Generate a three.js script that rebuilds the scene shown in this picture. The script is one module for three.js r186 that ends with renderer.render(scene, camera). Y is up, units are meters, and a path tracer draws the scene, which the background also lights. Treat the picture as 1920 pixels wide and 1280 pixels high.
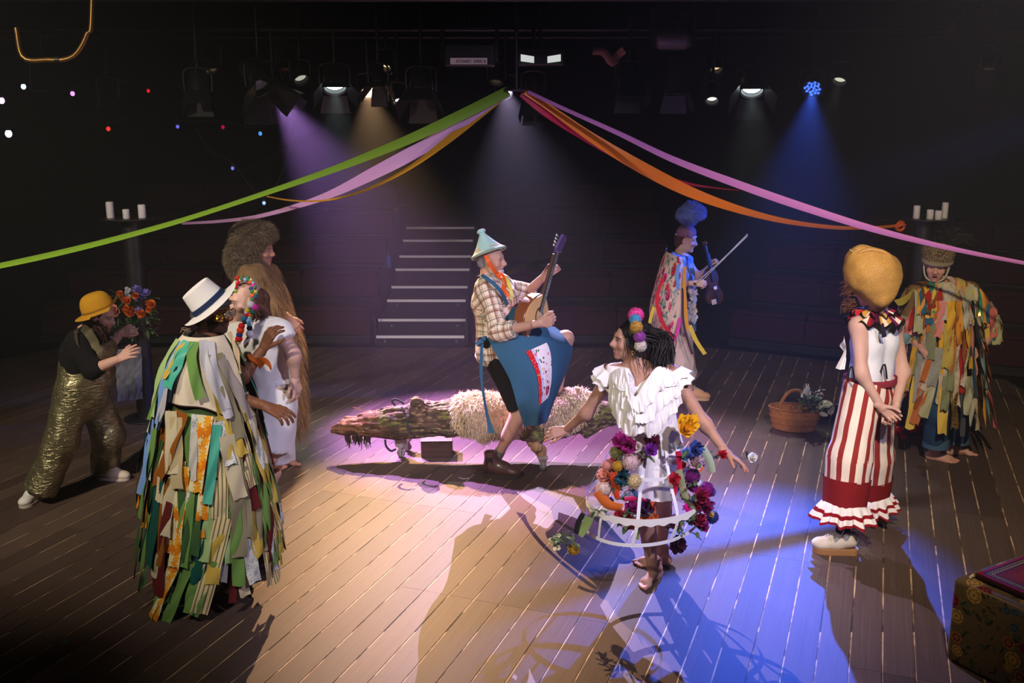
import * as THREE from 'three';
import { mergeGeometries, mergeVertices } from 'three/addons/utils/BufferGeometryUtils.js';
import { RoundedBoxGeometry } from 'three/addons/geometries/RoundedBoxGeometry.js';
import { ImprovedNoise } from 'three/addons/math/ImprovedNoise.js';

// ---------------------------------------------------------------- camera, exposure, haze, big lights
const scene = new THREE.Scene();
scene.background = new THREE.Color(0x000000);
const renderer = new THREE.WebGLRenderer({ antialias: true });
renderer.toneMapping = THREE.LinearToneMapping;
renderer.toneMappingExposure = 1.0;
renderer.shadowMap.enabled = true;
const LENS = 1850, EYE = new THREE.Vector3(0, 2.78, 0), PITCH = THREE.MathUtils.degToRad(12.7);
const camera = new THREE.PerspectiveCamera(2 * Math.atan(640 / LENS) * 180 / Math.PI, 1.5, 0.05, 60);
camera.position.copy(EYE);
camera.rotation.x = -PITCH;
scene.add(camera);
scene.fog = new THREE.FogExp2(0xffffff, 0.0034);

const V = (x, y, z) => new THREE.Vector3(x, y, z);
const cP = Math.cos(PITCH), sP = Math.sin(PITCH);
// reading the photograph: a pixel and a distance in front of the camera give a place on the stage
function at(px, py, dist) {
  const x = (px - 960) / LENS, y = -(py - 640) / LENS;
  const d = V(x, y * cP - sP, -y * sP - cP);
  return d.multiplyScalar(dist / -d.z).add(EYE);
}
function floorAt(px, py, h = 0) {
  const x = (px - 960) / LENS, y = -(py - 640) / LENS;
  const d = V(x, y * cP - sP, -y * sP - cP);
  return d.multiplyScalar((h - EYE.y) / d.y).add(EYE);
}
let seed = 12345;
const rnd = () => { seed = (seed + 0x6d2b79f5) | 0; let t = Math.imul(seed ^ (seed >>> 15), 1 | seed); t = (t + Math.imul(t ^ (t >>> 7), 61 | t)) ^ t; return ((t ^ (t >>> 14)) >>> 0) / 4294967296; };
const rr = (a, b) => a + (b - a) * rnd();
const pick = (a) => a[Math.floor(rnd() * a.length)];
const lerp = (a, b, t) => a + (b - a) * t;
const lerpV = (a, b, t) => a.clone().lerp(b, t);
const clamp = (x, a, b) => Math.min(b, Math.max(a, x));
const sstep = (a, b, x) => { const t = clamp((x - a) / (b - a), 0, 1); return t * t * (3 - 2 * t); };
const perlin = new ImprovedNoise();
const noise = (x, y, z) => perlin.noise(x + 31.7, y + 17.3, z + 5.1);

// the lights that hang out of frame or light the whole stage; their lanterns are built with the rig
const WASH = [
  // name, label, position, target, colour, intensity, half angle (deg), penumbra, source size, gobo pattern
  { n: 'warm_front', l: 'warm lantern above the audience on the left, aimed at the stage', p: [-2.2, 4.4, -1.2], t: [-0.3, 0.6, -6.5], c: [1, 0.87, 0.74], i: 78, a: 24, pen: 1, s: 5 },
  { n: 'lavender_front', l: 'lavender lantern above the audience on the right, aimed at the stage', p: [2.4, 4.4, -1.6], t: [0.2, 1.0, -6.6], c: [0.76, 0.68, 1.0], i: 118, a: 27, pen: 1, s: 5 },
  { n: 'left_front', l: 'warm lantern above the audience at the far left, aimed at the bouquet', p: [-4.4, 4.4, -2.8], t: [-2.8, 1.1, -7.4], c: [1, 0.86, 0.68], i: 105, a: 30, pen: 1, s: 5 },
  { n: 'warm_right', l: 'warm lantern above the audience right of centre, aimed at the ribbon tunic man', p: [1.4, 4.4, -2.0], t: [3.1, 0.8, -7.0], c: [1, 0.80, 0.58], i: 100, a: 27, pen: 1, s: 4 },
  { n: 'blue_side', l: 'blue LED light high at the right, aimed at the violin player', p: [6.6, 3.3, -9.9], t: [1.75, 1.5, -9.6], c: [0.05, 0.14, 1.0], i: 320, a: 7, pen: 0.8, s: 2 },
];
// ---------------------------------------------------------------- naming
const taken = {};
function numbered(name) { const n = taken[name] = (taken[name] ?? -1) + 1; return n ? name + '_' + String(n).padStart(3, '0') : name; }
function tag(o, label, category, group, kind) {
  if (label) o.userData.label = label;
  if (category) o.userData.category = category;
  if (group) o.userData.group = group;
  if (kind) o.userData.kind = kind;
  return o;
}
function thing(name, label, category, pos = V(0, 0, 0), group) {
  const o = new THREE.Group(); o.name = numbered(name); o.position.copy(pos); scene.add(o);
  return tag(o, label, category, group);
}
function add(parent, name, geo, mat, label) {           // a part, its geometry already in the parent's own axes
  const m = new THREE.Mesh(geo, mat); m.name = name; m.castShadow = m.receiveShadow = true;
  if (parent === scene) m.name = numbered(name);
  if (label) m.userData.label = label;
  parent.add(m); return m;
}
function worldOff(o) { const p = V(0, 0, 0); while (o && o !== scene) { p.add(o.position); o = o.parent; } return p; }
function part(parent, name, geo, mat, label) {            // a part, its geometry laid out on the stage
  const o = worldOff(parent); geo.translate(-o.x, -o.y, -o.z);
  return add(parent, name, geo, mat, label);
}
const struct = (name, geo, mat) => tag(add(scene, name, geo, mat), null, null, null, 'structure');

// ---------------------------------------------------------------- materials
const C = (r, g, b) => new THREE.Color().setRGB(r, g, b);
const H = (hex) => new THREE.Color(hex);
const col = (c) => Array.isArray(c) ? C(...c) : H(c);
function mat(c, rough = 0.85, o = {}) { return new THREE.MeshPhysicalMaterial({ color: col(c), roughness: rough, side: THREE.DoubleSide, ...o }); }
const cloth = (c, o = {}) => mat(c, 0.95, { specularIntensity: 0.3, ...o });
function canvas(w, h, draw) { const c = document.createElement('canvas'); c.width = w; c.height = h; draw(c.getContext('2d'), w, h); return c; }
function tex(w, h, draw, rx = 1, ry = rx, srgb = true) {
  const t = new THREE.CanvasTexture(canvas(w, h, draw));
  t.wrapS = t.wrapT = THREE.RepeatWrapping; t.repeat.set(rx, ry); t.magFilter = THREE.LinearFilter;
  if (srgb) t.colorSpace = THREE.SRGBColorSpace;
  return t;
}
const weaveTex = tex(128, 128, (g, w, h) => { for (let y = 0; y < h; y++) for (let x = 0; x < w; x++) { const v = 128 + 60 * Math.sin(x * Math.PI / 2 + (y >> 1)) * Math.sin(y * Math.PI / 2) + rr(-50, 50); g.fillStyle = `rgb(${v},${v},${v})`; g.fillRect(x, y, 1, 1); } }, 6, 6, false);

// ---------------------------------------------------------------- geometry helpers
const box = (w, h, d, x = 0, y = 0, z = 0, r = 0) => (r ? new RoundedBoxGeometry(w, h, d, 2, r) : new THREE.BoxGeometry(w, h, d)).translate(x, y, z);
function merge(list) {
  const l = list.filter(Boolean).map((g) => { const k = g.index ? g.toNonIndexed() : g; for (const n of Object.keys(k.attributes)) if (!['position', 'normal', 'uv'].includes(n)) k.deleteAttribute(n); if (!k.attributes.uv) k.setAttribute('uv', new THREE.BufferAttribute(new Float32Array(k.attributes.position.count * 2), 2)); return k; });
  return mergeGeometries(l);
}
const curve = (pts, tension = 0.5) => new THREE.CatmullRomCurve3(pts, false, 'catmullrom', tension);
const tube = (pts, r, seg = 24, rad = 7) => new THREE.TubeGeometry(curve(pts), seg, r, rad);
function taperTube(pts, r0, r1, seg = 12, rad = 6) {      // a bent tapering tube with a closed tip
  const c = curve(pts), g = new THREE.TubeGeometry(c, seg, 1, rad), p = g.attributes.position, n = g.attributes.normal;
  for (let i = 0; i <= seg; i++) { const q = c.getPointAt(i / seg), r = lerp(r0, r1, i / seg); for (let j = 0; j <= rad; j++) { const k = i * (rad + 1) + j; p.setXYZ(k, q.x + n.getX(k) * r, q.y + n.getY(k) * r, q.z + n.getZ(k) * r); } }
  return g;
}
function bar(a, b, r, rad = 8) { const d = b.clone().sub(a), g = new THREE.CylinderGeometry(r, r, d.length(), rad); g.applyQuaternion(new THREE.Quaternion().setFromUnitVectors(V(0, 1, 0), d.clone().normalize())); const m = a.clone().add(b).multiplyScalar(0.5); return g.translate(m.x, m.y, m.z); }
function lathe(profile, seg = 32) { return new THREE.LatheGeometry(profile.map(([x, y]) => new THREE.Vector2(x, y)), seg); }
function basis(fwd, up) {                                  // z forward, y up
  const z = fwd.clone().normalize(), x = up.clone().cross(z).normalize(), y = z.clone().cross(x);
  return new THREE.Matrix4().makeBasis(x, y, z);
}
const frame = (pos, fwd, up = V(0, 1, 0)) => basis(fwd, up).setPosition(pos);
// a strip of cloth along points; wide holds its width there, out the way its face looks
function strip(pts, width, out, o = {}) {
  const { seg = 14, wide = () => 1, twist = 0, cup = 0, wave = 0, ragged = 0 } = o, c = curve(pts), pos = [], uv = [], idx = [], L = c.getLength(), ph = rnd() * 6;
  for (let i = 0; i <= seg; i++) {
    const t = i / seg, p = c.getPointAt(t), tg = c.getTangentAt(t), n0 = (typeof out === 'function' ? out(t, p) : out).clone();
    const side = n0.clone().cross(tg).normalize(), n = tg.clone().cross(side).normalize(), a = twist * t;
    const s2 = side.clone().multiplyScalar(Math.cos(a)).addScaledVector(n, Math.sin(a)), n2 = n.clone().multiplyScalar(Math.cos(a)).addScaledVector(side, -Math.sin(a));
    for (let j = 0; j <= 4; j++) {
      const u = j / 4 - 0.5, w = width * wide(t), rg = i === seg ? ragged * rr(-1, 1) : 0;
      const q = p.clone().addScaledVector(s2, u * w).addScaledVector(n2, cup * w * (0.25 - u * u) * 2 + wave * Math.sin(ph + t * 9 + u * 4) * Math.min(1, t * 3)).addScaledVector(tg, rg);
      pos.push(q.x, q.y, q.z); uv.push(u + 0.5, t * L / width);
    }
  }
  for (let i = 0; i < seg; i++) for (let j = 0; j < 4; j++) { const a = i * 5 + j; idx.push(a, a + 1, a + 5, a + 1, a + 6, a + 5); }
  return indexed(pos, uv, idx);
}
function indexed(pos, uv, idx) {
  const g = new THREE.BufferGeometry();
  g.setAttribute('position', new THREE.Float32BufferAttribute(pos, 3));
  if (uv) g.setAttribute('uv', new THREE.Float32BufferAttribute(uv, 2));
  g.setIndex(idx); g.computeVertexNormals(); return g;
}
// a sheet from f(u, v) -> Vector3
function sheet(f, nu, nv, su = 1, sv = 1) {
  const pos = [], uv = [], idx = [];
  for (let j = 0; j <= nv; j++) for (let i = 0; i <= nu; i++) { const p = f(i / nu, j / nv); pos.push(p.x, p.y, p.z); uv.push(i / nu * su, j / nv * sv); }
  for (let j = 0; j < nv; j++) for (let i = 0; i < nu; i++) { const a = j * (nu + 1) + i; idx.push(a, a + 1, a + nu + 1, a + 1, a + nu + 2, a + nu + 1); }
  return indexed(pos, uv, idx);
}

// ---------------------------------------------------------------- smooth shapes from distance fields
const cone = (a, b, r1, r2 = r1, flat = false) => ({ a, b, r1, r2, flat, d: b.clone().sub(a), l2: Math.max(1e-9, b.distanceToSquared(a)) });
const ball = (c, rx, ry = rx, rz = ry) => ({ c, rx, ry, rz, rm: Math.min(rx, ry, rz) });
function dist(p, x, y, z) {
  if (p.c) { const X = (x - p.c.x) / p.rx, Y = (y - p.c.y) / p.ry, Z = (z - p.c.z) / p.rz, k = Math.sqrt(X * X + Y * Y + Z * Z); if (k < 1e-6) return -p.rm; const X2 = X / p.rx, Y2 = Y / p.ry, Z2 = Z / p.rz; return k * (k - 1) / Math.sqrt(X2 * X2 + Y2 * Y2 + Z2 * Z2); }
  const ax = x - p.a.x, ay = y - p.a.y, az = z - p.a.z, t0 = (ax * p.d.x + ay * p.d.y + az * p.d.z) / p.l2, t = t0 < 0 ? 0 : t0 > 1 ? 1 : t0;
  if (p.flat && t0 > 1) {
    const L = Math.sqrt(p.l2), over = (t0 - 1) * L, rx = ax - p.d.x * t0, ry = ay - p.d.y * t0, rz = az - p.d.z * t0, rad = Math.sqrt(rx * rx + ry * ry + rz * rz) - p.r2;
    return rad > 0 ? Math.sqrt(rad * rad + over * over) : over;
  }
  const qx = ax - p.d.x * t, qy = ay - p.d.y * t, qz = az - p.d.z * t, dd = Math.sqrt(qx * qx + qy * qy + qz * qz) - (p.r1 + (p.r2 - p.r1) * t);
  if (p.flat) { const L = Math.sqrt(p.l2), over = (t0 - 1) * L; return Math.max(dd, over); }
  return dd;
}
const smin = (a, b, k) => { const h = Math.max(k - Math.abs(a - b), 0) / k; return Math.min(a, b) - h * h * k * 0.25; };
function field(prims, k, o = {}) {
  const { cut = [], warp } = o;
  return (x, y, z) => {
    let d = 1e3;
    for (let i = 0; i < prims.length; i++) { const e = dist(prims[i], x, y, z), kk = prims[i].k ?? k; d = kk > 0 ? smin(d, e, kk) : Math.min(d, e); }
    for (const c of cut) d = c.n ? Math.max(d, (x - c.p.x) * c.n.x + (y - c.p.y) * c.n.y + (z - c.p.z) * c.n.z) : -smin(-d, dist(c, x, y, z), c.ks ?? 0.004);
    return warp ? d + warp(x, y, z) : d;
  };
}
function bounds(prims, pad) {
  const lo = V(1e9, 1e9, 1e9), hi = V(-1e9, -1e9, -1e9);
  for (const p of prims) for (const [q, r] of p.c ? [[p.c, Math.max(p.rx, p.ry, p.rz)]] : [[p.a, p.r1], [p.b, p.r2]]) { lo.min(V(q.x - r, q.y - r, q.z - r)); hi.max(V(q.x + r, q.y + r, q.z + r)); }
  return [lo.subScalar(pad), hi.addScalar(pad)];
}
function surface(f, lo, hi, cell) {
  const B = 6, nx = Math.ceil((hi.x - lo.x) / cell / B) * B + 1, ny = Math.ceil((hi.y - lo.y) / cell / B) * B + 1, nz = Math.ceil((hi.z - lo.z) / cell / B) * B + 1;
  const g = new Float32Array(nx * ny * nz).fill(1), sx = 1, sy = nx, sz = nx * ny, reach = B * cell * 0.87 + cell * 2;
  for (let k = 0; k < nz - 1; k += B) for (let j = 0; j < ny - 1; j += B) for (let i = 0; i < nx - 1; i += B) {
    const d = f(lo.x + (i + B / 2) * cell, lo.y + (j + B / 2) * cell, lo.z + (k + B / 2) * cell), far = Math.abs(d) > reach * 1.3;
    if (far && d > 0) continue;
    for (let c = k; c <= k + B; c++) for (let b = j; b <= j + B; b++) for (let a = i; a <= i + B; a++) { const n = a + b * sy + c * sz; g[n] = far ? d : f(lo.x + a * cell, lo.y + b * cell, lo.z + c * cell); }
  }
  const id = new Int32Array(nx * ny * nz).fill(-1), pos = [], idx = [];
  const off = [0, sx, sy, sx + sy, sz, sx + sz, sy + sz, sx + sy + sz], E = [[0, 1], [0, 2], [0, 4], [1, 3], [1, 5], [2, 3], [2, 6], [3, 7], [4, 5], [4, 6], [5, 7], [6, 7]];
  for (let k = 0; k < nz - 1; k++) for (let j = 0; j < ny - 1; j++) for (let i = 0; i < nx - 1; i++) {
    const n = i + j * sy + k * sz; let m = 0;
    for (let c = 0; c < 8; c++) if (g[n + off[c]] < 0) m |= 1 << c;
    if (m === 0 || m === 255) continue;
    let X = 0, Y = 0, Z = 0, q = 0;
    for (const [a, b] of E) if (((m >> a) & 1) !== ((m >> b) & 1)) { const va = g[n + off[a]], vb = g[n + off[b]], t = va / (va - vb); X += (a & 1) + ((b & 1) - (a & 1)) * t; Y += ((a >> 1) & 1) + (((b >> 1) & 1) - ((a >> 1) & 1)) * t; Z += (a >> 2) + ((b >> 2) - (a >> 2)) * t; q++; }
    id[n] = pos.length / 3; pos.push(lo.x + (i + X / q) * cell, lo.y + (j + Y / q) * cell, lo.z + (k + Z / q) * cell);
  }
  const quad = (a, b, c, d, flip) => { if (a < 0 || b < 0 || c < 0 || d < 0) return; if (flip) idx.push(a, c, b, a, d, c); else idx.push(a, b, c, a, c, d); };
  for (let k = 1; k < nz - 1; k++) for (let j = 1; j < ny - 1; j++) for (let i = 1; i < nx - 1; i++) {
    const n = i + j * sy + k * sz, s = g[n] < 0;
    if (s !== g[n + sx] < 0) quad(id[n - sy - sz], id[n - sz], id[n], id[n - sy], !s);
    if (s !== g[n + sy] < 0) quad(id[n - sx - sz], id[n - sx], id[n], id[n - sz], !s);
    if (s !== g[n + sz] < 0) quad(id[n - sx - sy], id[n - sy], id[n], id[n - sx], !s);
  }
  return indexed(pos, null, idx);
}
function blob(prims, k, cell, o = {}) { const [lo, hi] = bounds(prims, cell * 3 + (o.pad ?? 0)); return surface(field(prims, k, o), lo, hi, cell); }
// texture coordinates in metres: round the nearest bone and along it; per triangle, so seams fall like sewn seams
function boneUV(g, bones, scale = 1) {
  const q = g.toNonIndexed(), p = q.attributes.position, n = p.count, uv = new Float32Array(n * 2), v = V(0, 0, 0);
  const fr = bones.map((b) => { const ax = b.d.clone().normalize(), e1 = Math.abs(ax.z) < 0.9 ? V(0, 0, 1).addScaledVector(ax, -ax.z).normalize() : V(1, 0, 0).addScaledVector(ax, -ax.x).normalize(); return { ax, e1, e2: ax.clone().cross(e1) }; });
  for (let i = 0; i < n; i += 3) {
    v.set(0, 0, 0); for (let k = 0; k < 3; k++) v.add(V(p.getX(i + k), p.getY(i + k), p.getZ(i + k))); v.multiplyScalar(1 / 3);
    let best = 0, bd = 1e9; bones.forEach((b, j) => { const d = dist(b, v.x, v.y, v.z); if (d < bd) { bd = d; best = j; } });
    const b = bones[best], f = fr[best], R = (b.r1 + b.r2) / 2; let a0;
    for (let k = 0; k < 3; k++) {
      const w = V(p.getX(i + k), p.getY(i + k), p.getZ(i + k)).sub(b.a), h = w.dot(f.ax); let a = Math.atan2(w.dot(f.e2), w.dot(f.e1));
      if (k === 0) a0 = a; else { while (a - a0 > Math.PI) a -= 2 * Math.PI; while (a - a0 < -Math.PI) a += 2 * Math.PI; }
      uv[(i + k) * 2] = a * R * scale; uv[(i + k) * 2 + 1] = h * scale;
    }
  }
  q.setAttribute('uv', new THREE.BufferAttribute(uv, 2)); return q;
}
// texture coordinates in metres by the box side that each triangle looks along
function boxUV(g, scale = 1) {
  const q = g.index ? g.toNonIndexed() : g, p = q.attributes.position, n = p.count, uv = new Float32Array(n * 2), a = V(0, 0, 0), b = V(0, 0, 0), c = V(0, 0, 0);
  for (let i = 0; i < n; i += 3) {
    a.fromBufferAttribute(p, i); b.fromBufferAttribute(p, i + 1).sub(a); c.fromBufferAttribute(p, i + 2).sub(a); b.cross(c);
    const X = Math.abs(b.x), Y = Math.abs(b.y), Z = Math.abs(b.z), [s, t] = X > Y && X > Z ? ['Z', 'Y'] : Y > Z ? ['X', 'Z'] : ['X', 'Y'];
    for (let k = 0; k < 3; k++) { uv[(i + k) * 2] = p['get' + s](i + k) * scale; uv[(i + k) * 2 + 1] = p['get' + t](i + k) * scale; }
  }
  q.setAttribute('uv', new THREE.BufferAttribute(uv, 2)); return q;
}
function paint(g, f) {                                     // vertex colours, linear
  const p = g.attributes.position, c = new Float32Array(p.count * 3);
  for (let i = 0; i < p.count; i++) { const k = f(p.getX(i), p.getY(i), p.getZ(i)); c[i * 3] = k[0]; c[i * 3 + 1] = k[1]; c[i * 3 + 2] = k[2]; }
  g.setAttribute('color', new THREE.BufferAttribute(c, 3)); return g;
}
// tufts on a surface: n tapered, bent hairs
function tufts(g, n, len, r, o = {}) {
  const { lean = V(0, -1, 0), start = 0, bend = 0.5, curl = 0, keep = () => true, seg = 3 } = o, q = g.index ? g.toNonIndexed() : g, p = q.attributes.position, m = q.attributes.normal, T = p.count / 3;
  const cum = new Float32Array(T); let A = 0; const a = V(0, 0, 0), b = V(0, 0, 0), c = V(0, 0, 0);
  for (let i = 0; i < T; i++) { a.fromBufferAttribute(p, i * 3); b.fromBufferAttribute(p, i * 3 + 1).sub(a); c.fromBufferAttribute(p, i * 3 + 2).sub(a); A += b.cross(c).length(); cum[i] = A; }
  const pos = [], idx = [];
  for (let s = 0; s < n; s++) {
    const x = rnd() * A; let lo = 0, hi = T - 1; while (lo < hi) { const mid = (lo + hi) >> 1; if (cum[mid] < x) lo = mid + 1; else hi = mid; }
    let u = rnd(), v = rnd(); if (u + v > 1) { u = 1 - u; v = 1 - v; }
    a.fromBufferAttribute(p, lo * 3).multiplyScalar(1 - u - v).addScaledVector(b.fromBufferAttribute(p, lo * 3 + 1), u).addScaledVector(c.fromBufferAttribute(p, lo * 3 + 2), v);
    if (!keep(a)) continue;
    const nm = V(0, 0, 0).fromBufferAttribute(m, lo * 3).add(V(rr(-.4, .4), rr(-.4, .4), rr(-.4, .4))).normalize(), l = len * rr(0.6, 1.2), side = nm.clone().cross(V(rr(-1, 1), rr(-1, 1), rr(-1, 1))).normalize(), sd2 = nm.clone().cross(side);
    let d = start ? nm.clone().multiplyScalar(1 - start).addScaledVector(lean, start).normalize() : nm.clone(), q0 = a.clone().addScaledVector(nm, -r), base = pos.length / 3; const ph = rnd() * 6.28;
    for (let k = 0; k <= seg; k++) {
      const w = r * (1 - k / (seg + 0.6));
      for (let e = 0; e < 3; e++) { const an = e * 2.094, vx = q0.clone().addScaledVector(side, Math.cos(an) * w).addScaledVector(sd2, Math.sin(an) * w); pos.push(vx.x, vx.y, vx.z); }
      if (curl) q0.addScaledVector(side, Math.cos(ph + k * 2) * curl).addScaledVector(sd2, Math.sin(ph + k * 2) * curl);
      q0.addScaledVector(d, l / seg); d.addScaledVector(lean, bend / seg).normalize();
    }
    for (let k = 0; k < seg; k++) for (let e = 0; e < 3; e++) { const A0 = base + k * 3 + e, B0 = base + k * 3 + (e + 1) % 3; idx.push(A0, B0, A0 + 3, B0, B0 + 3, A0 + 3); }
  }
  return indexed(pos, null, idx);
}
// ---------------------------------------------------------------- the hall
const M = {
  black: mat([0.006, 0.0065, 0.0075], 0.95), blackWall: mat([0.011, 0.012, 0.014], 0.95), metal: mat([0.012, 0.012, 0.013], 0.42, { metalness: 0.3 }), blackGloss: mat([0.01, 0.01, 0.012], 0.3),
  steel: mat([0.45, 0.45, 0.47], 0.35, { metalness: 0.9 }), maroon: cloth([0.030, 0.006, 0.009]), nosing: mat([0.75, 0.73, 0.70], 0.6), brass: mat([0.75, 0.50, 0.18], 0.3, { metalness: 0.85 }),
};
const X0 = -9, X1 = 9, Z0 = -18.5, Z1 = 4, TOP = 4.95;
struct('wall_back', box(X1 - X0 + 0.8, TOP + 1, 0.3, 0, TOP / 2 - 0.3, Z0 - 0.15), M.blackWall);
struct('wall_front', box(X1 - X0 + 0.8, TOP + 1, 0.3, 0, TOP / 2 - 0.3, Z1 + 0.15), M.blackWall);
struct('wall_left', box(0.3, TOP + 1, Z1 - Z0, X0 - 0.15, TOP / 2 - 0.3, (Z0 + Z1) / 2), M.blackWall);
struct('wall_right', box(0.3, TOP + 1, Z1 - Z0, X1 + 0.15, TOP / 2 - 0.3, (Z0 + Z1) / 2), M.blackWall);
struct('ceiling', box(X1 - X0 + 0.6, 0.3, Z1 - Z0 + 0.6, 0, TOP + 0.15, (Z0 + Z1) / 2), M.blackWall);
struct('floor_001', box(X1 - X0 + 0.6, 0.3, Z1 - Z0 + 0.6, 0, -0.75, (Z0 + Z1) / 2), M.black);

// stage deck: pale ply below, dark stained boards above with pale grooves between them
const TH = THREE.MathUtils.degToRad(20.4), BD = [Math.sin(TH), -Math.cos(TH)], BP = [Math.cos(TH), Math.sin(TH)];
const plyTex = tex(256, 256, (g, w, h) => { g.fillStyle = '#c8a87e'; g.fillRect(0, 0, w, h); for (let i = 0; i < 900; i++) { g.fillStyle = pick(['rgba(60,40,20,.35)', 'rgba(225,200,150,.35)', 'rgba(30,22,16,.25)']); g.fillRect(rr(0, w), rr(0, h), rr(1, 5), rr(4, 30)); } for (let i = 0; i < 70; i++) { g.fillStyle = pick(['rgba(30,20,12,.45)', 'rgba(24,16,10,.6)', 'rgba(70,48,26,.5)']); g.beginPath(); g.ellipse(rr(0, w), rr(0, h), rr(5, 22), rr(5, 22), 0, 0, 6.3); g.fill(); } }, 0.4, 0.4);
const STAGE = [[-6.4, -4.05], [5.2, -4.05], [5.4, -10.45], [2.5, -11.98], [-5.6, -12.02], [-6.4, -10.9]];
const deckShape = new THREE.Shape(STAGE.map(([x, z]) => new THREE.Vector2(x, -z)));
const deckGeo = new THREE.ExtrudeGeometry(deckShape, { depth: 0.5, bevelEnabled: false }).rotateX(-Math.PI / 2).translate(0, -0.503, 0);
const deck = struct('floor', deckGeo, mat('#ffffff', 0.75, { map: plyTex }));
function clipPoly(poly, n, d) { const out = []; for (let i = 0; i < poly.length; i++) { const a = poly[i], b = poly[(i + 1) % poly.length], da = a[0] * n[0] + a[1] * n[1] - d, db = b[0] * n[0] + b[1] * n[1] - d; if (da <= 0) out.push(a); if (da * db < 0) { const t = da / (da - db); out.push([lerp(a[0], b[0], t), lerp(a[1], b[1], t)]); } } return out; }
const boardTex = [0, 1, 2].map((v) => tex(256, 1024, (g, w, h) => {
  g.fillStyle = ['#51423a', '#493b34', '#58483f'][v]; g.fillRect(0, 0, w, h);
  for (let i = 0; i < 520; i++) { const x = rr(0, w), y = rr(-100, h), l = rr(60, 460); g.strokeStyle = pick(['rgba(30,20,12,.10)', 'rgba(200,180,150,.08)', 'rgba(20,14,10,.16)']); g.lineWidth = rr(0.6, 2.2); g.beginPath(); g.moveTo(x, y); g.bezierCurveTo(x + rr(-8, 8), y + l / 3, x + rr(-8, 8), y + l * 0.66, x + rr(-10, 10), y + l); g.stroke(); }
  for (let i = 0; i < 2; i++) { const x = rr(40, w - 40), y = rr(100, h - 100); for (let k = 1; k < 9; k++) { g.strokeStyle = 'rgba(25,16,10,.10)'; g.lineWidth = 1.6; g.beginPath(); g.ellipse(x, y, k * 5, k * 17, 0, 0, 6.3); g.stroke(); } }
  for (let i = 0; i < 260; i++) { g.fillStyle = pick(['rgba(15,12,10,.18)', 'rgba(210,195,170,.10)']); g.fillRect(rr(0, w), rr(0, h), rr(1, 3), rr(1, 9)); }
}, 5.5, 0.42));
const boardMats = boardTex.map((t) => mat('#ffffff', 0.6, { map: t, specularIntensity: 0.32 }));
const boards = [];
for (let r = -80; r <= 70; r++) {
  const PITCHB = 0.1625, gap = 0.0095, c = r * PITCHB + 0.032, sheetN = Math.floor((r + 88) / 8), shift = (sheetN % 2) * 1.22 + 0.3;
  let row = clipPoly(clipPoly(STAGE, BP, c + PITCHB - gap), [-BP[0], -BP[1]], -c);
  if (row.length < 3) continue;
  for (let s = 0; s < 9; s++) {
    const l0 = 1.0 + s * 2.44 + shift - 2.44;
    const p = clipPoly(clipPoly(row, BD, l0 + 2.438), [-BD[0], -BD[1]], -l0);
    if (p.length >= 3) { const cx = p.reduce((a, q) => a + q[0], 0) / p.length, cz = p.reduce((a, q) => a + q[1], 0) / p.length; let ar = 0; p.forEach((q, i) => { const n = p[(i + 1) % p.length]; ar += q[0] * n[1] - n[0] * q[1]; }); if (Math.abs(ar) > 0.004) boards.push({ p, show: Math.abs(ar) / (cz * cz) / (Math.abs(cx) > -cz * 0.62 ? 4 : 1), v: Math.floor(rnd() * 3) }); }
  }
}
boards.sort((a, b) => b.show - a.show);
const boardGeo = (b) => {
  const g = new THREE.ExtrudeGeometry(new THREE.Shape(b.p.map(([x, z]) => new THREE.Vector2(x, -z))), { depth: 0.003, bevelEnabled: false }).rotateX(-Math.PI / 2).translate(0, -0.003, 0), p = g.attributes.position, uv = g.attributes.uv, o = rnd() * 3;
  for (let i = 0; i < p.count; i++) { const x = p.getX(i), z = p.getZ(i); uv.setXY(i, x * BP[0] + z * BP[1] + o, x * BD[0] + z * BD[1] + o * 1.7); }
  return g;
};
boards.slice(0, 298).forEach((b) => add(deck, 'floor_board', boardGeo(b), boardMats[b.v]));
if (boards.length > 298) { const m = add(deck, 'floor_board', merge(boards.slice(298).map(boardGeo)), boardMats[0]); m.userData.kind = 'stuff'; }
struct('trim_1', box(7.3, 0.01, 0.42, -2.75, 0.003, -4.26), M.black);
{ const t = thing('stage_monitor_box', 'low black box at the front edge of the stage', 'box', V(1.31, 0.003, -4.28)); add(t, 'body', box(0.6, 0.03, 0.3, 0, 0.015, 0, 0.008), M.black); add(t, 'lip', box(0.5, 0.01, 0.26, 0.04, 0.034, 0, 0.004), M.black); }

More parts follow.
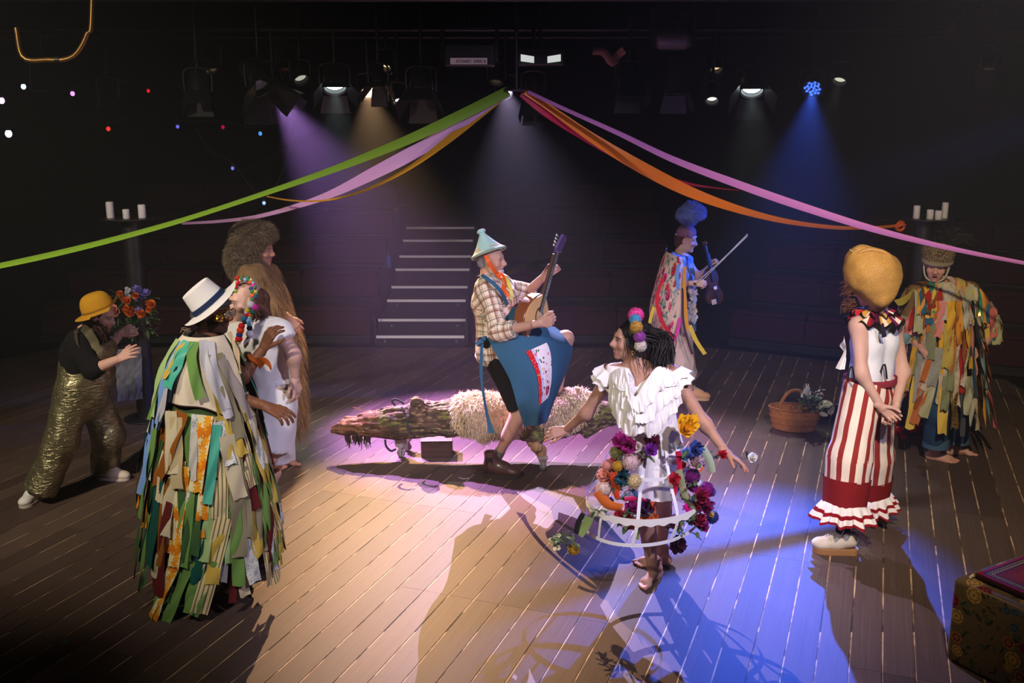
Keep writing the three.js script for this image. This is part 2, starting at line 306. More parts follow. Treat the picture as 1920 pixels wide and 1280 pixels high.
// ---------------------------------------------------------------- raked seating with an aisle stair
const NOSE = [[12.15, 0.11, 0.545, 704, 871], [12.42, 0.27, 0.545, 704, 870], [13.0, 0.417, 0.52, 721, 874], [13.45, 0.525, 0.51, 725, 875], [13.9, 0.70, 0.51, 735, 878], [14.35, 0.826, 0.505, 739, 880], [14.8, 1.004, 0.50, 748, 883], [15.25, 1.147, 0.50, 752, 884]];
{
  const t = thing('aisle_stair', 'black stair with pale metal step edges climbing between the seats', 'stairs', V(-1.15, 0, -12.15));
  NOSE.forEach(([D, h], i) => {
    const next = NOSE[i + 1]?.[0] ?? 15.75, w = i < 2 ? 1.12 : 1.06, cx = (i < 2 ? -1.155 : -1.16 + 0.008 * i) ;
    const o = part(t, 'step', box(w, h + 0.02, next - D + 0.04, cx, h / 2 - 0.01, -(D + next) / 2 - 0.02), M.black);
    part(o, 'step_edge', box(w - (i === 1 ? 0 : 0.01), 0.034, 0.03, cx, h - 0.005, -D + 0.012, 0.004), M.nosing, 'pale metal step edge');
  });
  const letters = (s, x, y, z, sz) => { const m = mat('#ffffff', 0.8, { map: tex(64, 64, (g, w, h) => { g.fillStyle = '#050608'; g.fillRect(0, 0, w, h); g.fillStyle = '#5c6878'; g.font = 'bold 54px sans-serif'; g.textAlign = 'center'; g.textBaseline = 'middle'; g.fillText(s, 32, 34); }) }); part(t, 'row_letter', new THREE.PlaneGeometry(sz, sz).translate(x, y, z), m, 'grey row letter ' + s); };
  letters('B', -1.60, 0.05, -12.128, 0.06); letters('R', -0.70, 0.05, -12.128, 0.06); letters('C', -1.53, 0.36, -12.978, 0.06); letters('C', -0.72, 0.36, -12.978, 0.06);
  for (const x of [-1.545, -0.70]) part(t, 'bolt', new THREE.SphereGeometry(0.014, 10, 8).translate(x, 0.19, -12.405), M.steel);
  for (const x of [-1.73, -0.575]) part(t, 'side_rail', box(0.02, 0.36, 0.03, x, 0.18, -12.2), M.metal);
}
{ const t = thing('water_bottle', 'blue water bottle standing at the left edge of the aisle stair', 'bottle', at(730, 523, 13.95).setY(0.70)); add(t, 'bottle', lathe([[0, 0], [0.034, 0], [0.037, 0.01], [0.037, 0.15], [0.03, 0.18], [0.015, 0.2], [0.015, 0.21], [0, 0.21]], 20), mat([0.02, 0.07, 0.30], 0.2, { clearcoat: 0.5 })); add(t, 'cap', lathe([[0, 0.208], [0.018, 0.208], [0.018, 0.238], [0, 0.24]], 16), mat([0.03, 0.06, 0.16], 0.4)); }
function seatBank(x0, x1, z, turn, px, pz, label, rows = 5) {
  const t = thing('seating_bank', label, 'seating', V(px, 0, pz)); t.rotation.y = turn;
  for (let r = 0; r < rows; r++) {
    const zz = z - r * 0.9, y = r * 0.325;
    add(t, 'platform', box(x1 - x0, 0.08 + y, 0.9, (x0 + x1) / 2, (0.08 + y) / 2, zz - 0.45), M.black);
    add(t, 'kick_strip', box(x1 - x0, 0.012, 0.02, (x0 + x1) / 2, 0.086 + y, zz + 0.008), M.metal);
    const n = Math.max(1, Math.round((x1 - x0) / 0.98)), w = (x1 - x0) / n;
    for (let i = 0; i < n; i++) { const p = add(t, 'seat_front', box(w - 0.012, 0.29, 0.06, x0 + w * (i + 0.5), 0.245 + y, zz - 0.06, 0.015), M.maroon); add(p, 'seat_cushion', box(w - 0.03, 0.07, 0.40, x0 + w * (i + 0.5), 0.42 + y, zz - 0.27, 0.03), M.maroon); }
  }
  return t;
}
seatBank(0, 4.2, 0, 0, -6.0, -12.25, 'rows of dark red folding seats left of the aisle stair');
seatBank(0, 2.75, 0, 0, -0.5, -12.25, 'rows of dark red folding seats behind the guitar player, right of the aisle stair');
seatBank(0, 4.6, 0, -THREE.MathUtils.degToRad(28), 2.72, -12.10, 'angled bank of dark red seats in shadow behind the basket', 4);

// ---------------------------------------------------------------- lighting rig
for (const [z, y] of [[-7.4, 3.62], [-9.9, 3.62], [-11.6, 3.68]]) { const g = merge([bar(V(-7, y, z), V(7, y, z), 0.024, 10)]); tag(add(scene, 'rig_pipe', g, M.metal), z > -8 ? 'near black lighting pipe under the ceiling above the guitar player' : z > -10 ? 'middle black lighting pipe that carries the row of lit lanterns' : 'far black lighting pipe under the ceiling by the back seats', 'pipe'); }
const glow = (c, k) => new THREE.MeshStandardMaterial({ color: 0x111111, roughness: 0.4, emissive: C(...c), emissiveIntensity: k });
// lantern: local z is the way it shines
function lantern(label, pos, target, o = {}) {
  const { r = 0.09, len = 0.24, c = [1, 1, 1], k = 3, doors = 0, doorLen = 0.17, inten = 0, angle = 25, pen = 0.6, size = 1.5, pipe = [9.9, 7.4].some((z) => Math.abs(pos.z + z) < 0.12) ? 3.62 : 4.95, name = 'stage_light', cat = 'stage light', gobo = 0, lensR = r * 0.86, led = 0, dz = 0, open = 0.35 } = o;
  const t = thing(name, label, cat, pos), dir = target.clone().sub(pos).normalize(), F = new THREE.Matrix4().copy(basis(dir, Math.abs(dir.y) > 0.98 ? V(0, 0, -1) : V(0, 1, 0)));
  const put = (g) => g.applyMatrix4(F);
  add(t, 'housing', put(lathe([[0, -len], [r * 0.72, -len], [r * 0.8, -len * 0.92], [r * 0.86, -len * 0.45], [r, -len * 0.36], [r * 1.02, 0.03], [r * 0.93, 0.03], [r * 0.9, -0.02]], 24).rotateX(Math.PI / 2)), M.metal);
  const lens = add(t, 'lens', put(gobo ? new THREE.CylinderGeometry(lensR, lensR * 0.8, 0.135, 28).rotateX(Math.PI / 2).translate(0, 0, -0.0675) : led ? merge([...Array(led)].map((_, i) => { const a = i * 2.4, q = lensR * 0.9 * Math.sqrt((i + 0.4) / led); return new THREE.SphereGeometry(lensR / Math.sqrt(led) * 0.72, 10, 6, 0, 6.3, 0, 1.57).rotateX(Math.PI / 2).translate(q * Math.cos(a), q * Math.sin(a), 0); })) : new THREE.SphereGeometry(lensR * 1.6, 24, 8, 0, 6.3, 0, 0.66).rotateX(Math.PI / 2).translate(0, 0, -lensR * 1.6 * Math.cos(0.66) - 0.012)), glow(c, k));
  const hang = pipe - pos.y;
  if (hang > 0.05) {
    const side = V(1, 0, 0).applyMatrix4(F), top = V(0, hang, dz);
    const a = side.clone().multiplyScalar(r + 0.03), b = side.clone().multiplyScalar(-r - 0.03), h = Math.min(hang - 0.03, r + 0.1);
    add(t, 'yoke', tube([a.clone().addScaledVector(V(0, 1, 0), -0.02), a.clone().setY(a.y + h * 0.8), V(0, h, 0).addScaledVector(side, r * 0.5), V(0, h, 0).addScaledVector(side, -r * 0.5), b.clone().setY(b.y + h * 0.8), b.clone().addScaledVector(V(0, 1, 0), -0.02)], 0.011, 30, 6), M.metal);
    if (hang > h + 0.02) add(t, 'hook_clamp', bar(V(0, h, 0), top, 0.016), M.metal);
  }
  const frameG = put(new THREE.TorusGeometry(r * 1.08, 0.008, 8, 28).translate(0, 0, 0.035)); add(t, 'colour_frame', frameG, M.metal);
  for (let i = 0; i < doors; i++) {
    const w = r * 2.1, g = sheet((u, v) => V(lerp(-0.5, 0.5, u) * lerp(w, w * 1.25, v), 0, v * doorLen), 2, 2); g.rotateX(-open * (i % 2 ? 1.0 : 1.15)); g.translate(0, r * 1.05, 0.04); g.rotateZ(i * Math.PI / 2);
    add(t, 'barn_door', put(g), M.metal);
  }
  if (gobo) {                                             // a steel pattern plate inside throws the broken pools
    const s = new THREE.Shape(); s.absarc(0, 0, 0.05, 0, 6.2832);
    const put2 = []; let tries = 0, sd = gobo * 977; const r2 = () => { sd = (sd * 1103515245 + 12345) & 0x7fffffff; return sd / 0x7fffffff; };
    while (put2.length < 34 && tries++ < 6000) { const a = r2() * 6.283, q = 0.046 * Math.sqrt(r2()), hr = lerp(0.0022, 0.0062, r2()), x = q * Math.cos(a), y = q * Math.sin(a); if (q + hr > 0.048 || put2.some((e) => Math.hypot(e[0] - x, e[1] - y) < e[2] + hr + 0.0006)) continue; put2.push([x, y, hr]); }
    for (const [x, y, hr] of put2) { const hp = new THREE.Path(); for (let i = 0; i <= 14; i++) { const a = -i / 14 * 6.2832, q = hr * (0.86 + 0.14 * Math.sin(a * 3 + x * 900)); i ? hp.lineTo(x + q * Math.cos(a), y + q * Math.sin(a)) : hp.moveTo(x + q, y); } s.holes.push(hp); }
    add(t, 'pattern_plate', put(new THREE.ShapeGeometry(s, 10).translate(0, 0, -0.035)), M.metal);
  }
  if (inten) {
    const L = new THREE.SpotLight(C(...c.map((x) => x / Math.max(...c))), inten, 0, THREE.MathUtils.degToRad(angle), pen, 2); L.position.copy(dir).multiplyScalar(gobo ? -0.105 : 0.045); L.target.position.copy(dir).multiplyScalar(2); L.castShadow = true; L.shadow.radius = size; L.name = 'beam'; t.add(L, L.target);
  }
  return t;
}
for (const w of WASH) lantern(w.l, V(...w.p), V(...w.t), { c: w.c, k: 4, inten: w.i, angle: w.a, pen: w.pen, size: w.s, gobo: w.g, pipe: 4.95 });
const lamp = (label, px, py, D, tx, ty, tz, o) => lantern(label, at(px, py, D), V(tx, ty, tz), o);
lamp('lantern with violet beam behind square black barn doors', 512, 168, 9.9, -0.2, 0, -8.5, { c: [0.62, 0.30, 1.0], k: 1.6, inten: 640, angle: 25, pen: 0.7, doors: 4, doorLen: 0.24, open: 0.5 });
lamp('dark lantern with large square barn doors left of the violet beam', 486, 158, 9.2, -1.3, 1.6, -8.4, { c: [0.3, 0.3, 0.3], k: 0.05, r: 0.115, doors: 4, doorLen: 0.25, open: 0.55 });
lamp('cool white lantern right of the violet beam', 628, 160, 9.9, -1.3, 0, -8.0, { c: [0.72, 0.86, 0.85], k: 9, r: 0.11, inten: 30, angle: 26, pen: 0.8, doors: 4, open: 0.6 });
lamp('bright lantern hanging next to the amber-lit barn doors', 690, 172, 10.2, -0.5, 0, -6.35, { c: [1, 0.60, 0.30], k: 7, r: 0.08, len: 0.28, inten: 350, angle: 20, pen: 0.8, size: 0.05, gobo: 5 });
lamp('small lantern with a bare white round lens', 747, 186, 9.9, -0.6, 1.0, -8.4, { c: [1, 0.97, 0.88], k: 1.6, r: 0.06, len: 0.3 });
lamp('small warm lantern above the bare white round lens', 724, 122, 10.2, -1.6, 1.0, -8.4, { c: [1, 0.72, 0.38], k: 1.6, r: 0.055, len: 0.2 });
lamp('lantern with amber-lit barn doors', 709, 152, 9.55, -1.2, 1.4, -8.5, { c: [1, 0.62, 0.22], k: 1.2, r: 0.06, doors: 4, open: 0.6 });
lamp('warm lantern with a cut yellow lens at the left', 390, 120, 9.9, -2.6, 1.6, -8.6, { c: [1, 0.70, 0.36], k: 1.5, r: 0.09, doors: 2 });
lamp('lantern with an orange red gel', 538, 118, 10.6, -2.2, 1.8, -9.4, { c: [1, 0.13, 0.02], k: 1.1, r: 0.075, doors: 1 });
lamp('lantern with a clear glass lens beside the red gel', 563, 145, 10.2, -1.2, 1.4, -9.0, { c: [0.85, 0.85, 0.70], k: 0.5, r: 0.075 });
lamp('lantern with a pale square lens, second from the left', 203, 178, 9.9, -3.4, 1.2, -8.6, { c: [0.75, 0.9, 0.9], k: 0.9, r: 0.065, doors: 2 });
lamp('dark lantern with a grey-lit barn door', 372, 168, 9.3, -2.7, 1.0, -8.5, { c: [0.5, 0.5, 0.5], k: 0.12, r: 0.09, doors: 4 });
lamp('dark lantern with a broad grey barn door left of the ribbons', 790, 168, 9.35, -0.9, 0.6, -8.1, { c: [0.6, 0.7, 0.6], k: 0.35, r: 0.105, doors: 4, doorLen: 0.22, open: 0.5 });
lamp('bright lantern behind the place where the ribbons meet', 948, 172, 10.4, 0.55, 0, -6.1, { c: [0.74, 0.60, 1.0], k: 8, r: 0.07, len: 0.28, inten: 300, angle: 21, pen: 0.8, size: 0.05, gobo: 11 });
lamp('small warm lantern at the left of where the ribbons meet', 931, 148, 9.9, -0.4, 1.0, -9.0, { c: [1, 0.70, 0.40], k: 1.4, r: 0.06 });
lamp('dark lantern with a long black flag beside the red ribbon', 1000, 170, 9.6, 0.1, 0.4, -8.6, { c: [0.5, 0.5, 0.5], k: 0.1, r: 0.08, doors: 4, doorLen: 0.26, open: 0.15 });
lamp('dark lantern right of the magenta ribbon', 1180, 155, 9.6, 1.2, 0.8, -8.5, { c: [0.3, 0.4, 0.4], k: 0.1, r: 0.1, doors: 4, doorLen: 0.2 });
lamp('dark tube-shaped lantern pointing straight down', 1268, 170, 9.6, 1.55, 0, -9.3, { c: [0.3, 0.4, 0.4], k: 0.1, r: 0.1, len: 0.35, doors: 2 });
lamp('lantern with a clean white round lens at the right', 1335, 184, 9.9, 1.75, 0.9, -8.2, { c: [1, 0.96, 0.86], k: 1.4, r: 0.062, len: 0.3 });
lamp('lantern with a small warm triangle of light, amber doors', 1342, 126, 10.2, 2.2, 1.6, -9.0, { c: [1, 0.66, 0.34], k: 1.1, r: 0.065, doors: 3, open: 0.7 });
lamp('cool white lantern with open barn doors left of the blue light', 1410, 165, 9.9, 2.0, 0, -7.6, { c: [0.80, 0.92, 0.98], k: 9, r: 0.11, inten: 24, angle: 24, pen: 0.8, doors: 4, doorLen: 0.2, open: 0.55 });
lamp('blue LED stage light with a cluster of round lenses', 1524, 165, 10.4, 1.4, 0, -5.2, { c: [0.05, 0.14, 1.0], k: 1.9, r: 0.098, len: 0.16, inten: 520, angle: 15, pen: 0.6, led: 19, name: 'led_stage_light', lensR: 0.09 });
lamp('lantern with a greenish white glass lens right of the blue light', 1575, 148, 10.2, 2.4, 1.0, -8.8, { c: [0.9, 0.88, 0.68], k: 0.7, r: 0.07, inten: 8, angle: 20, pen: 1 });
lamp('small warm lantern with a yellow door at the far right', 1855, 118, 9.4, 3.6, 1.2, -7.6, { c: [1, 0.66, 0.30], k: 0.8, r: 0.06, doors: 3 });
lamp('dark lantern with a red-edged frame at the upper right', 1790, 52, 8.2, 2.6, 2.2, -8.3, { c: [1, 0.02, 0.01], k: 0.25, r: 0.07, doors: 1 });
{ // strobe with its name plate
  const p = at(880, 110, 8.6), t = thing('strobe_light', 'black strobe unit with a white name label, left of the ribbons', 'strobe light', p);
  add(t, 'case', box(0.42, 0.18, 0.2, 0, 0.03, -0.1, 0.015), M.metal); add(t, 'bracket', merge([box(0.03, 0.26, 0.03, -0.23, 0.12, -0.1), box(0.03, 0.26, 0.03, 0.23, 0.12, -0.1), box(0.46, 0.02, 0.03, 0, 0.25, -0.1), bar(V(0, 0.25, -0.1), V(0, 4.95 - p.y, -0.1), 0.016)]), M.metal);
  add(t, 'name_label', box(0.31, 0.052, 0.004, -0.005, -0.02, 0.003), mat('#ffffff', 0.6, { map: tex(512, 86, (g, w, h) => { g.fillStyle = '#f2e9e6'; g.fillRect(0, 0, w, h); g.fillStyle = '#2a2426'; g.font = 'bold 58px sans-serif'; g.textBaseline = 'middle'; g.fillText('ATOMIC 3000 D', 74, 46); }) }), 'white printed label reading ATOMIC 3000 D');
}
{ // twin reflectors
  const p = at(1014, 112, 9.2), t = thing('twin_reflector_light', 'flood light with two bright reflector panels above the ribbons', 'stage light', p);
  add(t, 'housing', merge([box(0.44, 0.16, 0.14, 0, 0.03, -0.1, 0.02)]), M.metal);
  for (const s of [-1, 1]) add(t, 'reflector', sheet((u, v) => V(s * lerp(0.06, 0.18, u), lerp(-0.028, lerp(0.03, 0.034, u), v) + 0.015 * u, 0.0 - 0.02 * v), 3, 2), glow([0.86, 0.9, 0.86], 0.7));
  add(t, 'bracket', bar(V(0, 0.1, -0.1), V(0, 4.95 - p.y, -0.1), 0.015), M.metal);
}
{ const p = at(1262, 72, 9.4), t = thing('moving_head_light', 'dark moving head light with a violet-lit round shell', 'stage light', p);
  add(t, 'head', lathe([[0, -0.16], [0.08, -0.16], [0.1, -0.1], [0.1, 0.12], [0.07, 0.16], [0, 0.16]], 24).rotateZ(Math.PI / 2), mat([0.10, 0.08, 0.10], 0.3)); add(t, 'yoke', merge([box(0.03, 0.3, 0.1, -0.19, 0.08, 0), box(0.03, 0.3, 0.1, 0.19, 0.08, 0), box(0.4, 0.06, 0.14, 0, 0.24, 0), bar(V(0, 0.24, 0), V(0, 4.95 - p.y, 0), 0.016)]), M.metal); }
{ const p = at(110, 112, 7.2), t = thing('bent_brass_pipe', 'bent pipe at the upper left that shines amber', 'pipe', p); add(t, 'pipe', tube([at(30, 52, 7.2), at(44, 108, 7.2), at(92, 112, 7.2), at(118, 112, 7.2), at(138, 105, 7.2), at(152, 88, 7.2), at(164, 62, 7.2), at(172, 30, 7.2), at(176, -260, 7.2)].map((q) => q.sub(p)), 0.018, 50, 8), mat([0.22, 0.12, 0.03], 0.3, { metalness: 0.7 })); add(t, 'collar', bar(at(104, 112, 7.2).sub(p), at(112, 112, 7.2).sub(p), 0.026), M.metal); }
{ const p = at(1140, 100, 9.3), t = thing('cable_wrap', 'pinkish cable wrap hanging on the rig right of the ribbons', 'cable', p); add(t, 'wrap', strip([at(1112, 96, 9.3), at(1132, 98, 9.28), at(1148, 118, 9.26), at(1158, 104, 9.3), at(1170, 94, 9.3)].map((q) => q.sub(p)), 0.07, V(0, 0.3, 1), { cup: 0.3, twist: 0.6 }), cloth([0.32, 0.14, 0.12])); add(t, 'hanger', bar(V(0, 0.02, 0), V(0, 4.95 - p.y, 0), 0.006), M.metal); }
tag(add(scene, 'guy_wire', bar(at(300, 406, 12.4), at(920, 69, 11.6), 0.004, 5), M.black), 'thin dark wire slanting below the white lanterns', 'wire');

// ---------------------------------------------------------------- festoon bulbs
const bulbs = [[44, 162, 0.024, [0.45, 0.72, 1], 4, 'bright bluish white festoon bulb near the upper left corner'], [3, 188, 0.03, [1, 0.45, 0.9], 2.2, 'pink festoon bulb at the left edge of the picture'], [136, 175, 0.022, [0.8, 0.32, 1], 1.5, 'small lilac festoon bulb beside the dark panel'], [16, 250, 0.034, [0.55, 0.75, 1], 4, 'large bluish white festoon bulb at the left edge'], [203, 241, 0.021, [1, 0.04, 0.02], 1.0, 'bright red festoon bulb above the candles'], [333, 237, 0.017, [0.2, 0.18, 1], 0.8, 'violet blue festoon bulb between two red ones'], [278, 170, 0.016, [1, 0.02, 0.02], 0.8, 'small red festoon bulb close under the rig'], [418, 238, 0.017, [0.7, 0.0, 0.06], 0.6, 'dark red festoon bulb left of the blue one'], [488, 250, 0.019, [0.08, 0.36, 1], 1.0, 'sky blue festoon bulb beside the violet beam'], [436, 315, 0.017, [0.22, 0.24, 1], 0.85, 'violet blue festoon bulb above the green ribbon'], [495, 380, 0.018, [0.3, 0.5, 1], 1.5, 'pale blue festoon bulb under the green ribbon, near the furry hat']];
for (const [px, py, r, c, k, label] of bulbs) {
  const t = thing('festoon_bulb', label, 'light bulb', at(px, py, 10.6), 'festoon bulbs on the left');
  add(t, 'bulb', lathe([[0, -r * 1.25], [r * 0.55, -r * 1.1], [r * 0.95, -r * 0.5], [r, 0], [r * 0.8, r * 0.6], [r * 0.5, r], [0, r]], 16), glow(c, k));
  add(t, 'socket', lathe([[0, r * 2.3], [r * 0.55, r * 2.3], [r * 0.62, r * 0.9], [0, r * 0.9]], 12), M.metal);
}
const cableRuns = [[[-30, 180], [3, 172], [44, 148], [90, 150], [136, 163], [210, 150], [278, 158]], [[-30, 240], [16, 232], [100, 215], [203, 229], [270, 215], [333, 226], [418, 227], [488, 238], [560, 190]], [[360, 222], [390, 280], [436, 306], [470, 350], [495, 373], [530, 320], [560, 190]]];
cableRuns.forEach((r, i) => tag(add(scene, 'festoon_cable', tube(r.map(([x, y]) => at(x, y, 10.62)), 0.005, 40, 5), M.black), ['black cable that carries the upper left bulbs', 'black cable that carries the long lower row of bulbs', 'black cable that carries the two bulbs nearest the furry hat'][i], 'cable'));

// ---------------------------------------------------------------- maypole ribbons
const satin = (c, o = {}) => mat(c, 0.42, { sheen: 0.4, sheenColor: col(c), specularIntensity: 0.7, ...o });
const hub = at(968, 168, 8.3);
{ const t = thing('ribbon_hub', 'black ring on the rig where the coloured ribbons meet', 'ring', hub); add(t, 'ring', new THREE.TorusGeometry(0.09, 0.012, 8, 24).rotateX(Math.PI / 2), M.metal); add(t, 'stem', bar(V(0, 0, 0), V(0, 4.95 - hub.y, 0), 0.018), M.metal); }
const ribbon = (label, pts, w, m, o) => tag(add(scene, 'ribbon', strip(pts.map(([x, y, D]) => at(x, y, D)), w, o?.out ?? V(0, 0.35, 1), { seg: 70, ...o }), m), label, 'ribbon', 'maypole ribbons');
ribbon('wide green ribbon sweeping from the rig to the left edge', [[952, 172, 8.3], [860, 218, 8.15], [760, 264, 8.0], [640, 312, 7.8], [500, 361, 7.55], [330, 416, 7.3], [160, 462, 7.05], [0, 498, 6.8], [-120, 520, 6.6]], 0.085, satin([0.20, 0.36, 0.03]), { wide: (t) => 0.85 + 0.25 * Math.sin(t * 7 + 1), twist: 0.9, cup: 0.12 });
ribbon('pale lilac ribbon running below the green one', [[950, 176, 8.34], [880, 222, 8.3], [800, 272, 8.28], [700, 325, 8.26], [610, 368, 8.3], [500, 402, 8.4], [420, 414, 8.6], [340, 419, 8.85]], 0.10, satin([0.62, 0.36, 0.62]), { wide: (t) => 0.35 + 0.75 * Math.exp(-(((t - 0.3) / 0.22) ** 2)), twist: -1.2 });
ribbon('golden yellow ribbon, lowest on the left', [[952, 170, 8.36], [900, 212, 8.32], [840, 262, 8.26], [770, 313, 8.2], [700, 350, 8.15], [640, 370, 8.1], [590, 377, 8.1], [540, 375, 8.1], [500, 368, 8.1]], 0.075, satin([0.70, 0.33, 0.02]), { wide: (t) => 0.4 + 0.7 * Math.exp(-(((t - 0.12) / 0.3) ** 2)), twist: 1.0 });
ribbon('crimson and purple ribbon, shortest on the right', [[980, 172, 8.34], [1020, 206, 8.38], [1080, 246, 8.45], [1150, 288, 8.5], [1220, 322, 8.55], [1290, 344, 8.6], [1340, 352, 8.6], [1386, 357, 8.6]], 0.085, satin([0.55, 0.006, 0.06]), { wide: (t) => 1.05 - 0.75 * t, twist: 1.6 });
ribbon('bright orange ribbon tied to the right candle stand', [[984, 172, 8.32], [1030, 202, 8.35], [1110, 258, 8.4], [1200, 312, 8.45], [1290, 358, 8.55], [1380, 391, 8.6], [1470, 414, 8.7], [1560, 426, 8.8], [1630, 427, 8.85], [1686, 423, 8.85]], 0.085, satin([0.95, 0.26, 0.008]), { wide: (t) => 0.45 + 0.7 * Math.exp(-(((t - 0.35) / 0.25) ** 2)) + 0.15 * t, twist: 1.3, cup: 0.1 });
ribbon('long orchid pink ribbon running to the right edge', [[990, 172, 8.3], [1060, 205, 8.2], [1160, 250, 8.05], [1260, 298, 7.85], [1380, 344, 7.6], [1500, 386, 7.35], [1640, 430, 7.1], [1780, 465, 6.85], [1920, 493, 6.6], [2040, 514, 6.4]], 0.052, satin([0.66, 0.24, 0.58]), { wide: (t) => 0.5 + 0.65 * Math.exp(-(((t - 0.5) / 0.3) ** 2)), twist: 1.1, cup: 0.15 });
{ const p = at(1687, 423, 8.85), g = []; for (let i = 0; i < 4; i++) g.push(new THREE.TorusGeometry(0.035, 0.014, 7, 14).rotateX(i * 0.9).rotateY(i * 1.3).translate(p.x + rr(-.01, .01), p.y + rr(-.01, .01), p.z)); tag(add(scene, 'ribbon_knot', merge(g), satin([0.6, 0.09, 0.01])), 'orange knot at the end of the orange ribbon', 'knot'); }

// ---------------------------------------------------------------- candle stands
const wax = mat([0.72, 0.68, 0.70], 0.6);
function stand(label, px, D, floorY, candles, platePx) {
  const base = floorAt(px, floorY); base.y = 0; const t = thing('candle_stand', label, 'stand', base);
  const topY = 1.9;
  add(t, 'post', new THREE.CylinderGeometry(0.085, 0.085, topY - 0.02, 24).translate(0, topY / 2 - 0.01, 0), M.metal);
  add(t, 'foot_plate', lathe([[0, 0], [0.2, 0], [0.21, 0.006], [0.21, 0.014], [0.2, 0.02], [0.085, 0.024], [0, 0.024]], 36), M.metal);
  const tr = add(t, 'tray', lathe([[0, topY - 0.01], [0.25, topY - 0.01], [0.255, topY], [0.25, topY + 0.006], [0, topY + 0.006]], 36), M.metal);
  const D0 = -base.z;
  candles.forEach(([cx, w, h, dz], i) => { const x = (cx - px) / LENS * (D0 * 1.02); const c = thing('pillar_candle', candles[i][4], 'candle', V(base.x + x, topY + 0.006, base.z + dz), 'unlit white pillar candles'); const r = w / 2; add(c, 'wax', lathe([[0, 0], [r, 0], [r, h - 0.006], [r - 0.006, h], [r * 0.55, h - 0.004], [0, h - 0.008]], 20), wax); add(c, 'wick', bar(V(0, h - 0.01, 0), V(0.002, h + 0.012, 0), 0.0018, 5), M.black); });
  return t;
}
stand('tall black post with a round foot and candles, left behind the bouquet', 276, 9.0, 784, [[242, 0.068, 0.145, 0.02, 'tallest unlit white candle on the left stand'], [277, 0.06, 0.085, 0.1, 'shortest unlit white candle, middle of the left stand'], [300, 0.068, 0.12, 0.02, 'unlit white candle at the right of the left stand']]);
stand('tall black post with a round foot, behind the man in the ribbon tunic', 1700, 8.9, 786, [[1681, 0.058, 0.115, 0.03, 'leftmost of four white candles on the right stand'], [1700, 0.06, 0.085, 0.1, 'short white candle, second of the right stand'], [1712, 0.064, 0.08, 0.14, 'short white candle, third of the right stand'], [1735, 0.056, 0.14, 0.0, 'tallest white candle at the right end of the right stand']]);
// darts, dark hanging panel at the upper left
{ const p = at(75, 145, 9.8), t = thing('dark_panel', 'dark panel with thin blue-lit edge hanging at the upper left', 'panel', p); add(t, 'panel', box(0.28, 0.26, 0.02, 0.06, 0, 0), M.metal); add(t, 'edge', merge([bar(V(-0.08, 0.13, 0.012), V(-0.1, -0.13, 0.012), 0.004), bar(V(-0.1, -0.13, 0.012), V(0.05, -0.13, 0.012), 0.004)]), mat([0.1, 0.14, 0.3], 0.4)); add(t, 'hanger', bar(V(0.04, 0.13, 0), V(0.04, 4.95 - p.y, 0), 0.01), M.metal); }
// ---------------------------------------------------------------- figures
const SKIN = (c) => new THREE.MeshPhysicalMaterial({ color: 0xffffff, vertexColors: true, roughness: 0.55, specularIntensity: 0.5, side: THREE.DoubleSide, sheen: 0.15, sheenColor: C(1, 0.8, 0.7) });
const joints = (o) => Object.fromEntries(Object.entries(o).map(([k, v]) => [k, v.isVector3 ? v : at(...v)]));
const grow = (p, off, flat = p.flat) => p.c ? ball(p.c, p.rx + off, p.ry + off, p.rz + off) : cone(p.a, p.b, p.r1 + off, p.r2 + off, flat);
function limbs(J, b = {}) {
  const { w = 1, arm = 1, leg = 1, chest = 1, belly = 0, bust = 0, front = V(0, 0, 1) } = b;
  const mh = lerpV(J.hL, J.hR, 0.5), ms = lerpV(J.sL, J.sR, 0.5), out = { torso: [], mh, ms };
  for (const s of ['L', 'R']) {
    const hip = lerpV(mh, J['h' + s], 0.82), rib = lerpV(lerpV(ms, J['s' + s], 0.5), mh, 0.24), wa = lerpV(lerpV(hip, rib, 0.5), lerpV(mh, ms, 0.4), 0.22);
    out.torso.push(cone(hip, wa, 0.108 * w, 0.092 * w), cone(wa, rib, 0.092 * w, 0.108 * w * chest), cone(lerpV(ms, J.nk, 0.25), lerpV(ms, J['s' + s], 0.92), 0.068 * chest, 0.058 * arm), cone(rib, lerpV(ms, J['s' + s], 0.75), 0.1 * w * chest, 0.06 * arm));
    if (bust) out.torso.push(ball(rib.clone().lerp(ms, 0.15).addScaledVector(front, 0.075 * chest), bust));
    out['arm' + s] = [cone(J['s' + s], J['e' + s], 0.052 * arm, 0.041 * arm), cone(J['e' + s], J['w' + s], 0.042 * arm, 0.027 * arm)];
    const kn = J['k' + s], an = J['a' + s];
    out['leg' + s] = [cone(J['h' + s], kn, 0.092 * leg, 0.06 * leg), cone(kn, an, 0.056 * leg, 0.037 * leg), cone(lerpV(kn, an, 0.12).addScaledVector(front, -0.018), lerpV(kn, an, 0.5).addScaledVector(front, -0.012), 0.05 * leg, 0.042 * leg)];
  }
  if (belly) out.torso.push(ball(lerpV(mh, ms, 0.3).addScaledVector(front, 0.05), belly));
  out.all = [...out.torso, ...out.armL, ...out.armR, ...out.legL, ...out.legR];
  return out;
}
